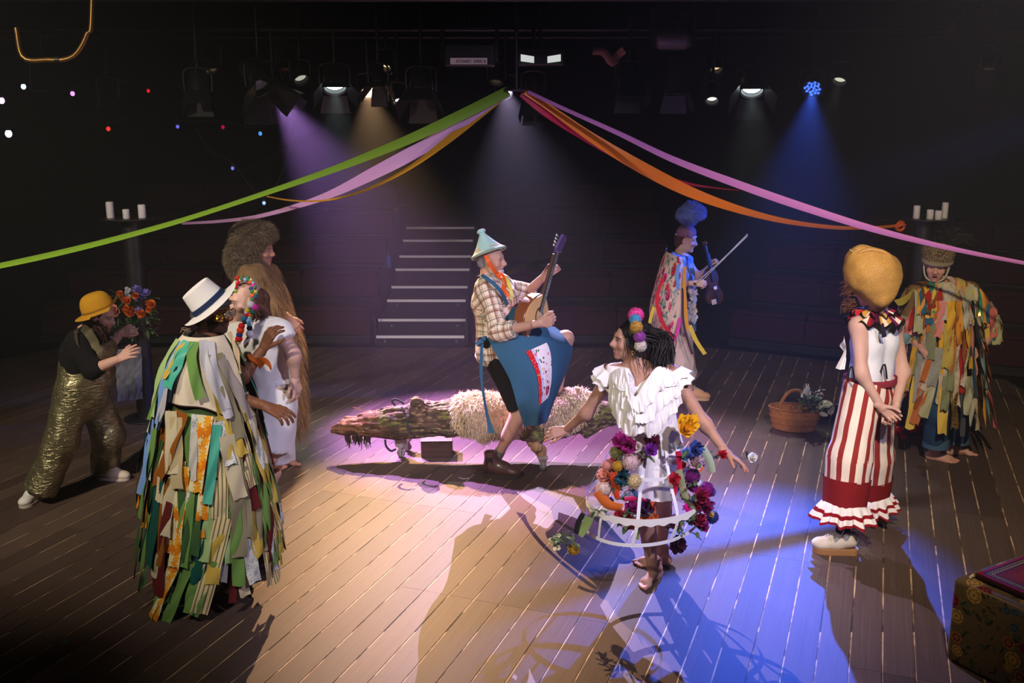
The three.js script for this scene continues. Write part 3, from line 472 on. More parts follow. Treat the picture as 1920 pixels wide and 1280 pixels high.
function headGeo(o = {}) {                                  // local axes: z forward, y up, about 0.23 high
  const { jaw = 1, nose = 1, open = 0, smile = 0, beard, brow = [0.05, 0.03, 0.02], lips = [0.35, 0.10, 0.09], skin, stubble, iris = [0.03, 0.02, 0.015] } = o;
  const pr = [ball(V(0, 0.032, -0.012), 0.074, 0.083, 0.094), ball(V(0, -0.02, 0.022), 0.064, 0.075, 0.068), ball(V(0, -0.062, 0.03), 0.050 * jaw, 0.046, 0.054), ball(V(0, -0.094, 0.066), 0.020 * jaw, 0.017, 0.018),
    cone(V(-0.034, 0.027, 0.070), V(0.034, 0.027, 0.070), 0.014), cone(V(0, 0.02, 0.082), V(0, -0.022, 0.103 + 0.006 * nose), 0.008, 0.0115 * nose), ball(V(0.011, -0.027, 0.094), 0.0085), ball(V(-0.011, -0.027, 0.094), 0.0085),
    ball(V(0.042, -0.022, 0.060), 0.024, 0.02, 0.02), ball(V(-0.042, -0.022, 0.060), 0.024, 0.02, 0.02),
    { ...cone(V(-0.019, -0.0535 + smile * 0.006, 0.082), V(0.019, -0.0535 + smile * 0.006, 0.082), 0.006), k: 0.006 }, { ...ball(V(0, -0.0525, 0.088), 0.014, 0.005, 0.007), k: 0.005 }, { ...cone(V(-0.016, -0.066 - open * 0.012, 0.081), V(0.016, -0.066 - open * 0.012, 0.081), 0.0065), k: 0.006 }];
  for (const s of [-1, 1]) { pr.push({ ...ball(V(s * 0.077, -0.002, -0.004), 0.008, 0.030, 0.018), k: 0.01 }, { ...ball(V(s * 0.0315, 0.0035, 0.0705), 0.0135), k: 0.002 }); }
  pr.push(cone(V(0, -0.045, -0.02), V(0, -0.13, -0.032), 0.054, 0.052));
  const cut = [{ ...ball(V(0.032, 0.006, 0.105), 0.021, 0.013, 0.026), ks: 0.012 }, { ...ball(V(-0.032, 0.006, 0.105), 0.021, 0.013, 0.026), ks: 0.012 }, { ...ball(V(0, -0.0595 - open * 0.006, 0.094), 0.017 + smile * 0.006, 0.0016 + open * 0.010, 0.018), ks: 0.003 }];
  const base = field(pr.filter((p) => p.k !== 0.002), 0.022, { cut }), eyes = pr.filter((p) => p.k === 0.002), f = (x, y, z) => { let d = base(x, y, z); for (const e of eyes) d = smin(d, dist(e, x, y, z), 0.002); return d; };
  const g = surface(f, V(-0.105, -0.15, -0.125), V(0.105, 0.13, 0.13), 0.0036), red = [skin[0] * 1.05, skin[1] * 0.78, skin[2] * 0.74], dark = [0.02, 0.008, 0.008];
  return paint(g, (x, y, z) => {
    const ax = Math.abs(x);
    if (z > 0.05) {
      const ex = (ax - 0.0315) / 0.0135, ey = (y - 0.0035) / 0.0062; if (ex * ex + ey * ey < 1 && z > 0.066) return Math.hypot(ax - 0.0315, y - 0.004) < 0.0062 ? iris : [0.36, 0.34, 0.32];
      if (ex * ex + (ey + -0.25) * (ey + -0.25) < 2.1 && ey > 0.2 && z > 0.06) return dark.map((v, i) => lerp(v, skin[i], 0.35));
      const by = y - 0.0282 + (ax - 0.03) * (ax - 0.03) * 9; if (ax > 0.011 && ax < 0.052 && Math.abs(by) < 0.0033) return brow;
      const my = y + 0.0595 + open * 0.006; if (ax < 0.019 + smile * 0.006 && Math.abs(my) < 0.0012 + open * 0.0075) return smile > 0.5 ? [0.62, 0.58, 0.53] : dark;
      if (ax < 0.024 + smile * 0.005 && y < -0.0475 && y > -0.0735 - open * 0.012) { const q = (ax / 0.024) ** 2 + ((y + 0.0605 + open * 0.006) / (0.0125 + open * 0.009)) ** 2; if (q < 1 && z > 0.068) return lips; }
    }
    if (beard && y < -0.032 + 0.5 * Math.max(0, 0.03 - z) * 0 && z > -0.005 && !(ax < 0.02 && y > -0.045)) return beard;
    if (stubble && y < -0.03 && z > 0.0) return stubble;
    const flush = Math.exp(-(((ax - 0.042) / 0.02) ** 2 + ((y + 0.022) / 0.02) ** 2)) * (z > 0.03 ? 0.5 : 0) + Math.exp(-((x / 0.012) ** 2 + ((y + 0.024) / 0.012) ** 2)) * (z > 0.08 ? 0.5 : 0) + (ax > 0.072 ? 0.4 : 0);
    return skin.map((v, i) => lerp(v, red[i], flush));
  });
}
function handPrims(side, o = {}) {                          // y to the fingertips, z out of the palm, side +1 right hand
  const { curl = 0.35, spread = 1, thumb = [0.7, 0.3] } = o, cu = Array.isArray(curl) ? curl : [curl, curl, curl, curl], sx = side, pr = [], L = [0.072, 0.081, 0.075, 0.058];
  for (let i = 0; i < 4; i++) {
    const bx = sx * (0.029 - i * 0.0195), by = 0.09 - (i - 1) * (i - 1) * 0.0035, a = sx * (1.2 - i) * 0.09 * spread;
    pr.push(cone(V(bx * 0.55, 0.004, 0), V(bx, by, 0), 0.0145, 0.0118));
    let p = V(bx, by, 0), th = cu[i] * 0.75; const ls = [0.45, 0.3, 0.25];
    for (let k = 0; k < 3; k++) { const d = V(Math.sin(a) * Math.cos(th), Math.cos(a) * Math.cos(th), Math.sin(th)), q = p.clone().addScaledVector(d, L[i] * ls[k]); pr.push({ ...cone(p, q, 0.0098 - k * 0.0009, 0.0089 - k * 0.0010), k: 0.0045 }); p = q; th += cu[i] * (k === 0 ? 1.15 : 0.8); }
  }
  let p = V(sx * 0.018, 0.018, 0.006); const sp = thumb[0], tc = thumb[1]; let d = V(sx * Math.sin(sp), Math.cos(sp), 0.35).normalize();
  for (const [l, r1, r2] of [[0.044, 0.0155, 0.0122], [0.032, 0.0115, 0.0105], [0.026, 0.0102, 0.0085]]) { const q = p.clone().addScaledVector(d, l); pr.push({ ...cone(p, q, r1, r2), k: 0.006 }); p = q; d = d.clone().add(V(-sx * tc * 0.9, tc * 0.3, tc * 0.5)).normalize(); }
  pr.push(cone(V(0, -0.03, 0), V(0, 0.012, 0), 0.026, 0.024));
  return pr;
}
function handGeo(w, dir, palm, side, skin, o = {}) {
  const y = dir.clone().normalize(), z = palm.clone().addScaledVector(y, -palm.dot(y)).normalize(), x = y.clone().cross(z), m = new THREE.Matrix4().makeBasis(x, y, z).scale(V(1, 1, 1).multiplyScalar(o.size ?? 1)).setPosition(w);
  const g = blob(handPrims(side, o), 0.010, 0.0032), tip = o.nail ?? [skin[0] * 1.06, skin[1] * 0.92, skin[2] * 0.9];
  return paint(g, (X, Y, Z) => Y > 0.13 || Math.abs(X) > 0.06 ? tip : skin).applyMatrix4(m);
}
function footGeo(m, side, skin) {                            // bare foot: origin under the ankle, z to the toes
  const s = side, pr = [cone(V(0, 0.12, -0.024), V(0, 0.045, -0.028), 0.034, 0.034), ball(V(0, 0.03, -0.05), 0.031, 0.031, 0.034), cone(V(0, 0.066, -0.008), V(s * 0.006, 0.030, 0.095), 0.033, 0.025), ball(V(s * 0.021, 0.021, 0.112), 0.024, 0.021, 0.026), ball(V(-s * 0.022, 0.018, 0.085), 0.021, 0.018, 0.03), cone(V(0, 0.022, -0.03), V(-s * 0.018, 0.018, 0.08), 0.026, 0.020), ball(V(s * 0.033, 0.078, -0.02), 0.012), ball(V(-s * 0.033, 0.07, -0.028), 0.011)];
  [[0.03, 0.135, 0.168, 0.0125], [0.011, 0.135, 0.165, 0.0092], [-0.005, 0.128, 0.158, 0.0086], [-0.019, 0.118, 0.147, 0.008], [-0.032, 0.105, 0.134, 0.0076]].forEach(([x, z0, z1, r]) => pr.push({ ...cone(V(s * x, r + 0.008, z0 - 0.02), V(s * x, r + 0.002, z1 - 0.01), r * 1.02, r), k: 0.006 }));
  const g = blob(pr, 0.020, 0.0042, { cut: [{ p: V(0, 0.001, 0), n: V(0, -1, 0) }] });
  return paint(g, (x, y, z) => z > 0.14 || y < 0.012 ? [skin[0] * 1.04, skin[1] * 0.86, skin[2] * 0.82] : skin).applyMatrix4(m);
}
// one continuous body: trunk and limbs, head, hands, bare feet in one geometry
function body(t, J, B, o) {
  const { skin, head, hands = {}, feet = {}, cell = 0.012 } = o, gs = [];
  const hb = V(0, -0.11, -0.03).applyMatrix4(head.m);
  const pr = [...B.all, cone(J.nk.clone().lerp(B.mh, 0.08), hb, 0.062 * (o.neck ?? 1), 0.053 * (o.neck ?? 1))];
  const g = blob(pr, 0.05, cell); gs.push(paint(g, () => skin));
  gs.push(headGeo({ skin, ...head }).applyMatrix4(head.m));
  for (const [k, h] of Object.entries(hands)) gs.push(handGeo(J['w' + k], h.dir, h.palm, k === 'R' ? 1 : -1, skin, h));
  for (const [k, f] of Object.entries(feet)) gs.push(footGeo(f, k === 'R' ? 1 : -1, skin));
  const all = mergeGeometries(gs.map((q) => { const n = q.toNonIndexed(); n.deleteAttribute('uv'); return n; }));
  return part(t, 'body', all, SKIN());
}
const headM = (pos, fwd, up, s = 1) => frame(pos, fwd, up).scale(V(s, s, s));
const footM = (pos, fwd, up = V(0, 1, 0), s = 1) => frame(pos, fwd, up).scale(V(s, s, s));
function garment(prims, off, o = {}) {
  const { k = 0.05, cell = 0.013, folds = 0, freq = 9, cut } = o;
  const warp = folds ? (x, y, z) => folds * (noise(x * freq, y * freq * 0.45, z * freq) + 0.6 * noise(x * freq * 2.3, y * freq, z * freq * 2.3)) : null;
  return blob(prims.map((p) => (typeof off === 'number' ? grow(p, off) : p)), k, cell, { cut, warp, pad: folds });
}
// shoe: origin under the ankle on the floor, z to the toe
function shoe(t, m, style) {
  const { upper, sole, soleH = 0.02, shaft = 0, name = 'shoe', lace, len = 1, lining } = style, S = V(1, 1, len);
  const out = new THREE.Shape(); out.moveTo(-0.036, -0.065); out.bezierCurveTo(-0.036, -0.101, 0.036, -0.101, 0.036, -0.065); out.bezierCurveTo(0.036, 0, 0.05, 0.04, 0.05, 0.10); out.bezierCurveTo(0.048, 0.18, -0.036, 0.185, -0.046, 0.10); out.bezierCurveTo(-0.048, 0.04, -0.036, 0, -0.036, -0.065);
  const sg = new THREE.ExtrudeGeometry(out, { depth: soleH - 0.004, bevelEnabled: true, bevelSize: 0.003, bevelThickness: 0.002, bevelSegments: 2, curveSegments: 16 }).rotateX(Math.PI / 2).translate(0, soleH - 0.002, 0).scale(1.02, 1, 1); sg.scale(1, 1, 1);
  const pr = [cone(V(0, 0.045 + soleH, -0.05), V(0, 0.03 + soleH, 0.03), 0.038, 0.042), cone(V(0, 0.03 + soleH, 0.03), V(0.003, 0.016 + soleH, 0.115), 0.043, 0.034), ball(V(0.003, 0.018 + soleH, 0.12), 0.044, 0.030, 0.052), cone(V(0, 0.075 + soleH, -0.03), V(0, 0.05 + soleH, 0.06), 0.034, 0.030)];
  if (shaft) pr.push(cone(V(0, 0.05 + soleH, -0.035), V(0, soleH + shaft, -0.042), 0.042, 0.044, true));
  else pr.push(cone(V(0, 0.05 + soleH, -0.04), V(0, soleH + 0.088, -0.042), 0.036, 0.036, true));
  const ug = blob(pr, 0.03, 0.0055, { cut: [{ p: V(0, soleH - 0.002, 0), n: V(0, -1, 0) }, { ...cone(V(0, soleH + (shaft || 0.088) + 0.02, -0.042), V(0, soleH + (shaft || 0.088) - 0.03, -0.042), shaft ? 0.036 : 0.028, shaft ? 0.034 : 0.024), ks: 0.003 }] });
  const u = part(t, name, ug.applyMatrix4(m), upper);
  part(u, 'sole', sg.applyMatrix4(m), sole);
  if (lace) { const g = []; for (let i = 0; i < 5; i++) { const z = 0.022 + i * 0.016, y = soleH + 0.099 - i * 0.0078; g.push(tube([V(-0.026, y - 0.012, z), V(0, y + 0.004, z + 0.005), V(0.026, y - 0.012, z + (i % 2 ? 0.008 : -0.004))], 0.0032, 8, 5)); } g.push(tube([V(0, soleH + 0.108, 0.015), V(0.03, soleH + 0.118, 0.0), V(0.047, soleH + 0.08, 0.02)], 0.003, 10, 5), tube([V(0, soleH + 0.108, 0.015), V(-0.03, soleH + 0.118, 0.0), V(-0.047, soleH + 0.08, 0.02)], 0.003, 10, 5)); part(u, 'laces', merge(g).applyMatrix4(m), lace); }
  return u;
}
// pompon: a fuzzy ball
function pompon(c, r, n = 260) { const s = new THREE.SphereGeometry(r * 0.86, 16, 12).translate(c.x, c.y, c.z); return mergeGeometries([(() => { const q = s.toNonIndexed(); q.deleteAttribute('uv'); return q; })(), tufts(s, n * 2, r * 0.26, r * 0.05, { bend: 0.3, seg: 2 }).toNonIndexed()]); }
const person = (label, base) => thing('person', label, 'person', V(base.x, 0, base.z));
// ---------------------------------------------------------------- flowers and leaves
function petal(len, wid, curl, lift) { return sheet((u, v) => { const s = v, w = wid * Math.sqrt(Math.max(0, 1 - ((s - 0.58) / 0.62) ** 2)) * (u - 0.5) * (s > 0.99 ? 0.55 : 1); return V(w, lift * s + curl * s * s, len * s * (1 - 0.15 * curl * s)).add(V(0, -3 * (u - 0.5) * (u - 0.5) * wid * -0.25, 0)); }, 2, 4); }
function bloom(c, dir, r, n = 7, layers = 3, cup = 0.4) {   // petals in rings round dir
  const gs = [], m = frame(c, Math.abs(dir.y) > 0.95 ? V(0, 0, 1) : V(0, 1, 0).addScaledVector(dir, -dir.y), dir.clone().normalize());
  for (let L = 0; L < layers; L++) for (let i = 0; i < n; i++) { const k = 1 - L / (layers + 0.8); gs.push(petal(r * k, r * k * 5.4 / n, cup * r * (0.5 + L * 0.6), r * (0.1 + L * 0.28)).rotateY((i + L * 0.5) / n * 6.2832 + rr(-.12, .12)).rotateX(rr(-.08, .08))); }
  return merge(gs).applyMatrix4(m);
}
const leafG = (a, dir, len, wid, up = V(0, 1, 0), droop = 0.3) => petal(len, wid, -droop * len, 0.02).applyMatrix4(frame(a, dir, up));
const FL = {}; const fm = (c) => FL[c] ??= cloth(c, { transmission: 0.15, thickness: 0 });
const greens = [[0.05, 0.11, 0.03], [0.09, 0.15, 0.05], [0.03, 0.07, 0.03], [0.13, 0.17, 0.08]];

// ---------------------------------------------------------------- the log on castors
const LOGP = [[627, 804, 7.86, 0.028], [650, 799, 7.86, 0.062], [690, 797, 7.85, 0.095], [740, 792, 7.84, 0.125], [790, 786, 7.83, 0.142], [850, 782, 7.82, 0.142], [920, 786, 7.82, 0.150], [990, 790, 7.82, 0.150], [1050, 785, 7.82, 0.146], [1100, 780, 7.83, 0.125], [1140, 776, 7.85, 0.095], [1168, 770, 7.87, 0.05]];
const logPts = LOGP.map(([x, y, D]) => at(x, y, D));
{
  const base = V(logPts[5].x, 0, logPts[5].z), t = thing('log', 'long mossy fallen log lying on castors in the middle of the stage', 'log', base);
  const pr = []; for (let i = 0; i + 1 < LOGP.length; i++) pr.push(cone(logPts[i], logPts[i + 1], LOGP[i][3], LOGP[i + 1][3]));
  pr.push(cone(at(785, 770, 7.76), at(782, 752, 7.7), 0.07, 0.055), cone(at(1072, 758, 7.8), at(1081, 734, 7.8), 0.035, 0.022, true), cone(at(985, 800, 7.75), at(1008, 826, 7.62), 0.10, 0.05), cone(at(1120, 790, 7.8), at(1100, 815, 7.72), 0.06, 0.03));
  const ax = logPts[logPts.length - 1].clone().sub(logPts[0]).normalize();
  const g = blob(pr, 0.05, 0.0085, { pad: 0.03, warp: (x, y, z) => { const l = (x - base.x) * ax.x + (z - base.z) * ax.z; return 0.016 * noise(l * 3.5, y * 26, z * 26) + 0.010 * noise(l * 9, y * 60, z * 60) + 0.006 * noise(l * 30, y * 90, z * 90) + 0.018 * noise(l * 5, y * 7, z * 7); } });
  const n0 = g.attributes.normal, p0 = g.attributes.position; let i = 0;
  paint(g, (x, y, z) => {
    const ny = n0.getY(i++), l = x - base.x, a = noise(l * 6, y * 30, z * 30), b = noise(l * 22, y * 50, z * 50), moss = ny > 0.15 && noise(l * 5 + 9, y * 5, z * 5) > 0.02 && l > -0.62;
    const left = sstep(-0.45, -0.75, l); let c = [lerp(0.085, 0.22, left), lerp(0.052, 0.090, left), lerp(0.032, 0.040, left)];
    const k = 0.75 + 0.9 * a + 0.5 * b; c = c.map((v) => v * Math.max(0.25, k));
    if (b > 0.32) c = [0.24, 0.16, 0.09];
    return moss && a > -0.15 ? [0.10 + 0.07 * b, 0.105 + 0.06 * b, 0.02] : c;
  });
  part(t, 'trunk', g, mat('#ffffff', 0.92, { vertexColors: true }));
  part(t, 'branch_stub', bar(at(1079, 742, 7.78), at(1083, 726, 7.78), 0.026, 12), mat([0.42, 0.28, 0.13], 0.9), 'pale cut branch stub');
  // rotten fringe under the left end
  const fr = []; for (let k = 0; k < 46; k++) { const px = rr(648, 694), a = at(px, rr(815, 822), 7.8 + rr(-.05, .05)); fr.push(taperTube([a, a.clone().add(V(rr(-.015, .015), -rr(.015, .05), rr(-.01, .01))), a.clone().add(V(rr(-.02, .02), -rr(.04, .1), rr(-.02, .02)))], rr(0.005, 0.012), 0.002, 4, 5)); }
  part(t, 'rotten_fringe', merge(fr), mat([0.035, 0.018, 0.012], 1));
  // castors
  const caster = (px, py, D, turn, top) => {
    const f = floorAt(px, py), r = 0.036, m = new THREE.Matrix4().makeRotationY(turn).setPosition(f.x, 0, f.z);
    const w = part(t, 'castor_fork', merge([box(0.006, 0.075, 0.03, -0.02, 0.055, 0, 0.002), box(0.006, 0.075, 0.03, 0.02, 0.055, 0, 0.002), box(0.06, 0.012, 0.06, 0, 0.094, 0, 0.003), box(0.075, top - 0.1, 0.075, 0, (top + 0.1) / 2, 0, 0.006)]).applyMatrix4(m), mat([0.38, 0.37, 0.34], 0.55, { metalness: 0.3 }));
    part(w, 'wheel', lathe([[0.012, -0.012], [r - 0.005, -0.013], [r, -0.008], [r, 0.008], [r - 0.005, 0.013], [0.012, 0.012], [0.012, -0.012]], 28).rotateZ(Math.PI / 2).translate(0, r, 0).applyMatrix4(m), mat([0.22, 0.23, 0.24], 0.5));
    part(w, 'hub', bar(V(-0.018, r, 0), V(0.018, r, 0), 0.013, 14).applyMatrix4(m), M.steel);
  };
  caster(752, 856, 7.9, 1.1, 0.2); caster(764, 845, 8.1, 1.3, 0.2); caster(1018, 881, 7.6, 0.15, 0.12);
  part(t, 'stub_leg', blob([cone(at(1000, 826, 7.66), at(1015, 846, 7.62), 0.055, 0.04), cone(at(1015, 846, 7.62), at(1018, 866, 7.6), 0.04, 0.03), ball(at(1006, 838, 7.58), 0.045)], 0.03, 0.008, { warp: (x, y, z) => 0.012 * noise(x * 40, y * 12, z * 40) }), mat([0.36, 0.22, 0.11], 0.9), 'pale splintered stub above the castor');
  // cord round the log
  const cord = []; for (let k = 0; k <= 20; k++) { const a = -1.9 + k / 20 * 3.9; cord.push(at(lerp(742, 772, k / 20), 792, 7.835).add(V(0, Math.cos(a) * 0.148, Math.sin(a * 0.5 + 0.4) * 0.150))); }
  part(t, 'cord', merge([tube(cord, 0.009, 60, 7), tube([at(741, 760, 7.76), at(735, 752, 7.74), at(742, 748, 7.72), at(752, 753, 7.7), at(758, 757, 7.7)], 0.009, 24, 7), tube([at(722, 824, 7.8), at(724, 836, 7.8), at(733, 845, 7.82), at(742, 842, 7.85)], 0.009, 20, 7)]), cloth([0.035, 0.04, 0.05]), 'dark grey cord');
  for (let k = 0; k < 5; k++) { const a = at(rr(660, 700), rr(770, 776), 7.82); part(t, 'loose_fibre', tube([a, a.clone().add(V(rr(-.03, .03), rr(.02, .05), 0)), a.clone().add(V(rr(-.07, .02), rr(.03, .07), 0))], 0.0015, 8, 4), cloth([0.4, 0.22, 0.12])); }
}
{ // sheepskin over the log
  const base = V(at(915, 780, 7.8).x, 0, -7.8), t = thing('sheepskin', 'shaggy cream sheepskin draped over the log', 'sheepskin', base);
  const wool = cloth([0.70, 0.57, 0.38], { sheen: 0.5, sheenColor: C(0.8, 0.65, 0.45) });
  const pieces = [[[878, 776, 7.78], [915, 780, 7.77], [962, 784, 7.77], 0.158, [[885, 800], [905, 818]]], [[1030, 776, 7.79], [1060, 770, 7.79], [1088, 762, 7.8], 0.142, [[1040, 792], [1052, 800]]]];
  pieces.forEach(([a, b, c, r, low]) => {
    const pr = [cone(at(...a), at(...b), r, r + 0.006), cone(at(...b), at(...c), r + 0.006, r - 0.012), ...low.map(([x, y]) => cone(at(x, y - 25, 7.68), at(x, y, 7.66), 0.05, 0.032))];
    const g = blob(pr, 0.05, 0.012, { cut: [{ p: at(b[0], b[1] + 22, b[2]), n: V(0, -1, -0.9) }], warp: (x, y, z) => 0.014 * noise(x * 20, y * 20, z * 20) });
    const h = part(t, 'hide', g, wool), w = h.geometry.clone();
    add(h, 'locks', tufts(w, r > 0.15 ? 5200 : 3000, 0.055, 0.0075, { lean: V(0, -1, 0.25), bend: 1.5, curl: 0.007, seg: 5 }), wool).userData.kind = 'stuff';
  });
}
{ const f0 = floorAt(818, 858), t = thing('wooden_block', 'dark red brown wooden block on the floor under the log', 'block', V(f0.x, 0, f0.z - 0.1)); t.rotation.y = 0.04; const g = boxUV(box(0.262, 0.135, 0.2, 0, 0.0675, 0, 0.006)); add(t, 'block', g, mat('#ffffff', 0.6, { map: tex(128, 128, (c, w, h) => { c.fillStyle = '#3a1c14'; c.fillRect(0, 0, w, h); for (let i = 0; i < 90; i++) { c.fillStyle = pick(['rgba(20,8,6,.4)', 'rgba(110,60,40,.22)']); c.fillRect(0, rr(0, h), w, rr(0.5, 3)); } }, 6) })); add(t, 'lid', box(0.266, 0.012, 0.204, 0, 0.141, 0, 0.004), mat([0.045, 0.018, 0.012], 0.55)); }

// ---------------------------------------------------------------- basket with flowers
const bC = floorAt(1494, 812); bC.z -= 0.1;
{
  const t = thing('basket', 'oval tan wicker basket with an arched handle on the floor', 'basket', V(bC.x, 0, bC.z)); t.rotation.y = -0.25;
  const wick = mat('#ffffff', 0.8, { map: tex(512, 256, (g, w, h) => { g.fillStyle = '#a5682c'; g.fillRect(0, 0, w, h); for (let y = 0; y < h; y += 6) for (let x = 0; x < w; x += 8) { g.fillStyle = pick(['#b87a38', '#94571f', '#c48a46', '#83491a']); g.fillRect(x + (y / 6 % 2) * 4, y, 7, 5); } }, 6, 1.6), bumpMap: tex(256, 128, (g, w, h) => { for (let y = 0; y < h; y += 8) for (let x = 0; x < w; x += 10) { g.fillStyle = (x / 10 + y / 8) % 2 ? '#fff' : '#333'; g.fillRect(x, y, 9, 7); } }, 8, 3, false), bumpScale: 0.003 });
  const bands = [[0, 0.0], [0.17, 0.0], [0.188, 0.02], [0.196, 0.045], [0.188, 0.062], [0.204, 0.08], [0.212, 0.105], [0.204, 0.122], [0.22, 0.14], [0.224, 0.165], [0.214, 0.182], [0.224, 0.2], [0.228, 0.228], [0.22, 0.24], [0.212, 0.226], [0.2, 0.1], [0.17, 0.012], [0, 0.01]];
  add(t, 'bowl', lathe(bands, 56).scale(1.02, 0.88, 0.62), wick);
  add(t, 'rim', new THREE.TorusGeometry(0.224, 0.011, 8, 56).rotateX(Math.PI / 2).scale(1.02, 1, 0.62).translate(0, 0.212, 0), wick);
  add(t, 'handle', tube([V(-0.085, 0.17, 0.118), V(-0.09, 0.25, 0.09), V(-0.055, 0.345, 0.04), V(0.0, 0.375, -0.01), V(0.055, 0.335, -0.05), V(0.09, 0.25, -0.09), V(0.09, 0.16, -0.118)].map((p) => p.applyAxisAngle(V(0, 1, 0), -0.7)), 0.0155, 40, 9), wick);
}
function bunch(name, label, cat, base, f) { const t = thing(name, label, cat, base); f(t); return t; }
const stemTo = (t, a, b) => part(t, 'stem', tube([a, lerpV(a, b, 0.5).add(V(0.01, 0.01, 0)), b], 0.0035, 8, 5), fm(greens[0]));
bunch('hydrangea', 'cream hydrangea head at the right of the basket', 'flower', bC.clone().add(V(0.14, 0.12, 0.02)), (t) => { const c = at(1548, 766, 8.5); stemTo(t, bC.clone().add(V(0.12, 0.12, 0.02)), c); for (let i = 0; i < 34; i++) { const d = V(rr(-1, 1), rr(-.5, 1), rr(-.6, 1)).normalize(); part(t, 'floret', bloom(c.clone().addScaledVector(d, 0.062), d, 0.026, 4, 1, 0.2), fm([0.72, 0.66, 0.46])); } });
bunch('white_rose', 'white rose behind the basket handle', 'flower', bC.clone().add(V(0.02, 0.1, 0)), (t) => { const c = at(1511, 746, 8.55); stemTo(t, bC.clone().add(V(0.02, 0.1, 0)), c); part(t, 'petals', bloom(c, V(-0.1, 0.9, 0.5), 0.05, 6, 4, 0.9), fm([0.75, 0.72, 0.66])); });
bunch('filler_sprig', 'tall sprig of tiny pale flowers in the basket', 'flower', bC.clone().add(V(0.06, 0.1, -0.02)), (t) => { const a = bC.clone().add(V(0.06, 0.1, -0.02)), c = at(1534, 742, 8.6); stemTo(t, a, c); for (let i = 0; i < 26; i++) part(t, 'floret', bloom(c.clone().add(V(rr(-.05, .05), rr(-.05, .07), rr(-.04, .04))), V(rr(-1, 1), 1, rr(-.5, 1)), 0.013, 5, 1, 0.3), fm(i % 3 ? [0.66, 0.64, 0.6] : [0.5, 0.42, 0.45])); });
bunch('pink_sprig', 'thin mauve sprig poking out at the right of the basket', 'flower', bC.clone().add(V(0.16, 0.12, 0.05)), (t) => { const a = bC.clone().add(V(0.16, 0.14, 0.05)), c = at(1570, 757, 8.45); stemTo(t, a, c); for (let i = 0; i < 16; i++) part(t, 'floret', bloom(lerpV(a, c, rr(0.5, 1.05)).add(V(rr(-.012, .012), rr(-.012, .012), rr(-.012, .012))), V(rr(-1, 1), 1, rr(-.5, 1)), 0.012, 5, 1, 0.3), fm([0.42, 0.24, 0.30])); });
bunch('basket_foliage', 'dark green leaves filling the basket', 'foliage', bC.clone().add(V(0.03, 0.1, 0)), (t) => { for (let i = 0; i < 46; i++) { const a = at(rr(1503, 1540), rr(748, 775), 8.5 + rr(-.06, .08)); part(t, 'leaf', leafG(a, V(rr(-1, 1), rr(-.2, 1), rr(-.3, 1)), rr(0.05, 0.09), rr(0.018, 0.03)), fm(pick(greens))); } });

// ---------------------------------------------------------------- things lying on the stage
bunch('red_flower_garland', 'heap of red cloth petals lying on the floor by the right stand', 'garland', V(floorAt(1693, 812).x, 0, floorAt(1693, 812).z), (t) => { for (let i = 0; i < 15; i++) { const p = floorAt(rr(1668, 1722), rr(802, 820)); p.y = 0.02 + rnd() * 0.03; part(t, 'petal_knot', bloom(p, V(rr(-.7, .7), 1, rr(-.5, .9)), rr(0.035, 0.055), 5, 2, 0.5), satin([0.45, 0.008, 0.008])); } part(t, 'ribbon_end', strip([floorAt(1690, 815).setY(0.02), floorAt(1692, 819).setY(0.012), floorAt(1695, 824).setY(0.006)], 0.05, V(0, 1, 0.1)), satin([0.45, 0.008, 0.008])); });
bunch('fallen_white_flower', 'small white flower with leaves on the floor by the striped trousers', 'flower', V(floorAt(1654, 928).x, 0, floorAt(1654, 928).z), (t) => { const c = floorAt(1653, 930).setY(0.02); for (let i = 0; i < 3; i++) part(t, 'petals', bloom(c.clone().add(V(rr(-.02, .02), rr(0, .02), rr(-.02, .02))), V(rr(-.5, .5), 1, 0.5), 0.024, 5, 2, 0.5), fm([0.75, 0.75, 0.7])); for (let i = 0; i < 6; i++) part(t, 'leaf', leafG(c.clone().add(V(0.02, -0.008, 0)), V(rr(0.2, 1), rr(0, .4), rr(-.6, .8)), 0.055, 0.02), fm(greens[2])); });
tag(add(scene, 'tape_mark', sheet((u, v) => { const a = floorAt(860, 895), b = floorAt(869, 898), c = floorAt(880, 896), p = u < 0.5 ? lerpV(a, b, u * 2) : lerpV(b, c, u * 2 - 1); return p.add(V(0, 0.002, (v - 0.5) * 0.012)); }, 8, 1), mat([0.7, 0.68, 0.64], 0.7)), 'white angled tape mark on the floor left of the brown boot', 'tape mark');
tag(add(scene, 'chalk_mark', merge([[[113, 1206], [120, 1202], [126, 1200]], [[119, 1196], [121, 1202], [119, 1207]], [[126, 1195], [124, 1203], [126, 1206]], [[128, 1201], [134, 1199], [141, 1200]], [[115, 1208], [122, 1205], [130, 1204]]].map((l) => tube(l.map(([x, y]) => floorAt(x, y).setY(0.001)), 0.0022, 8, 4)).map((g) => g.scale(1, 0.4, 1))), mat([0.05, 0.20, 0.24], 0.9)), 'teal chalk scribble on the floor at the lower left', 'chalk mark');

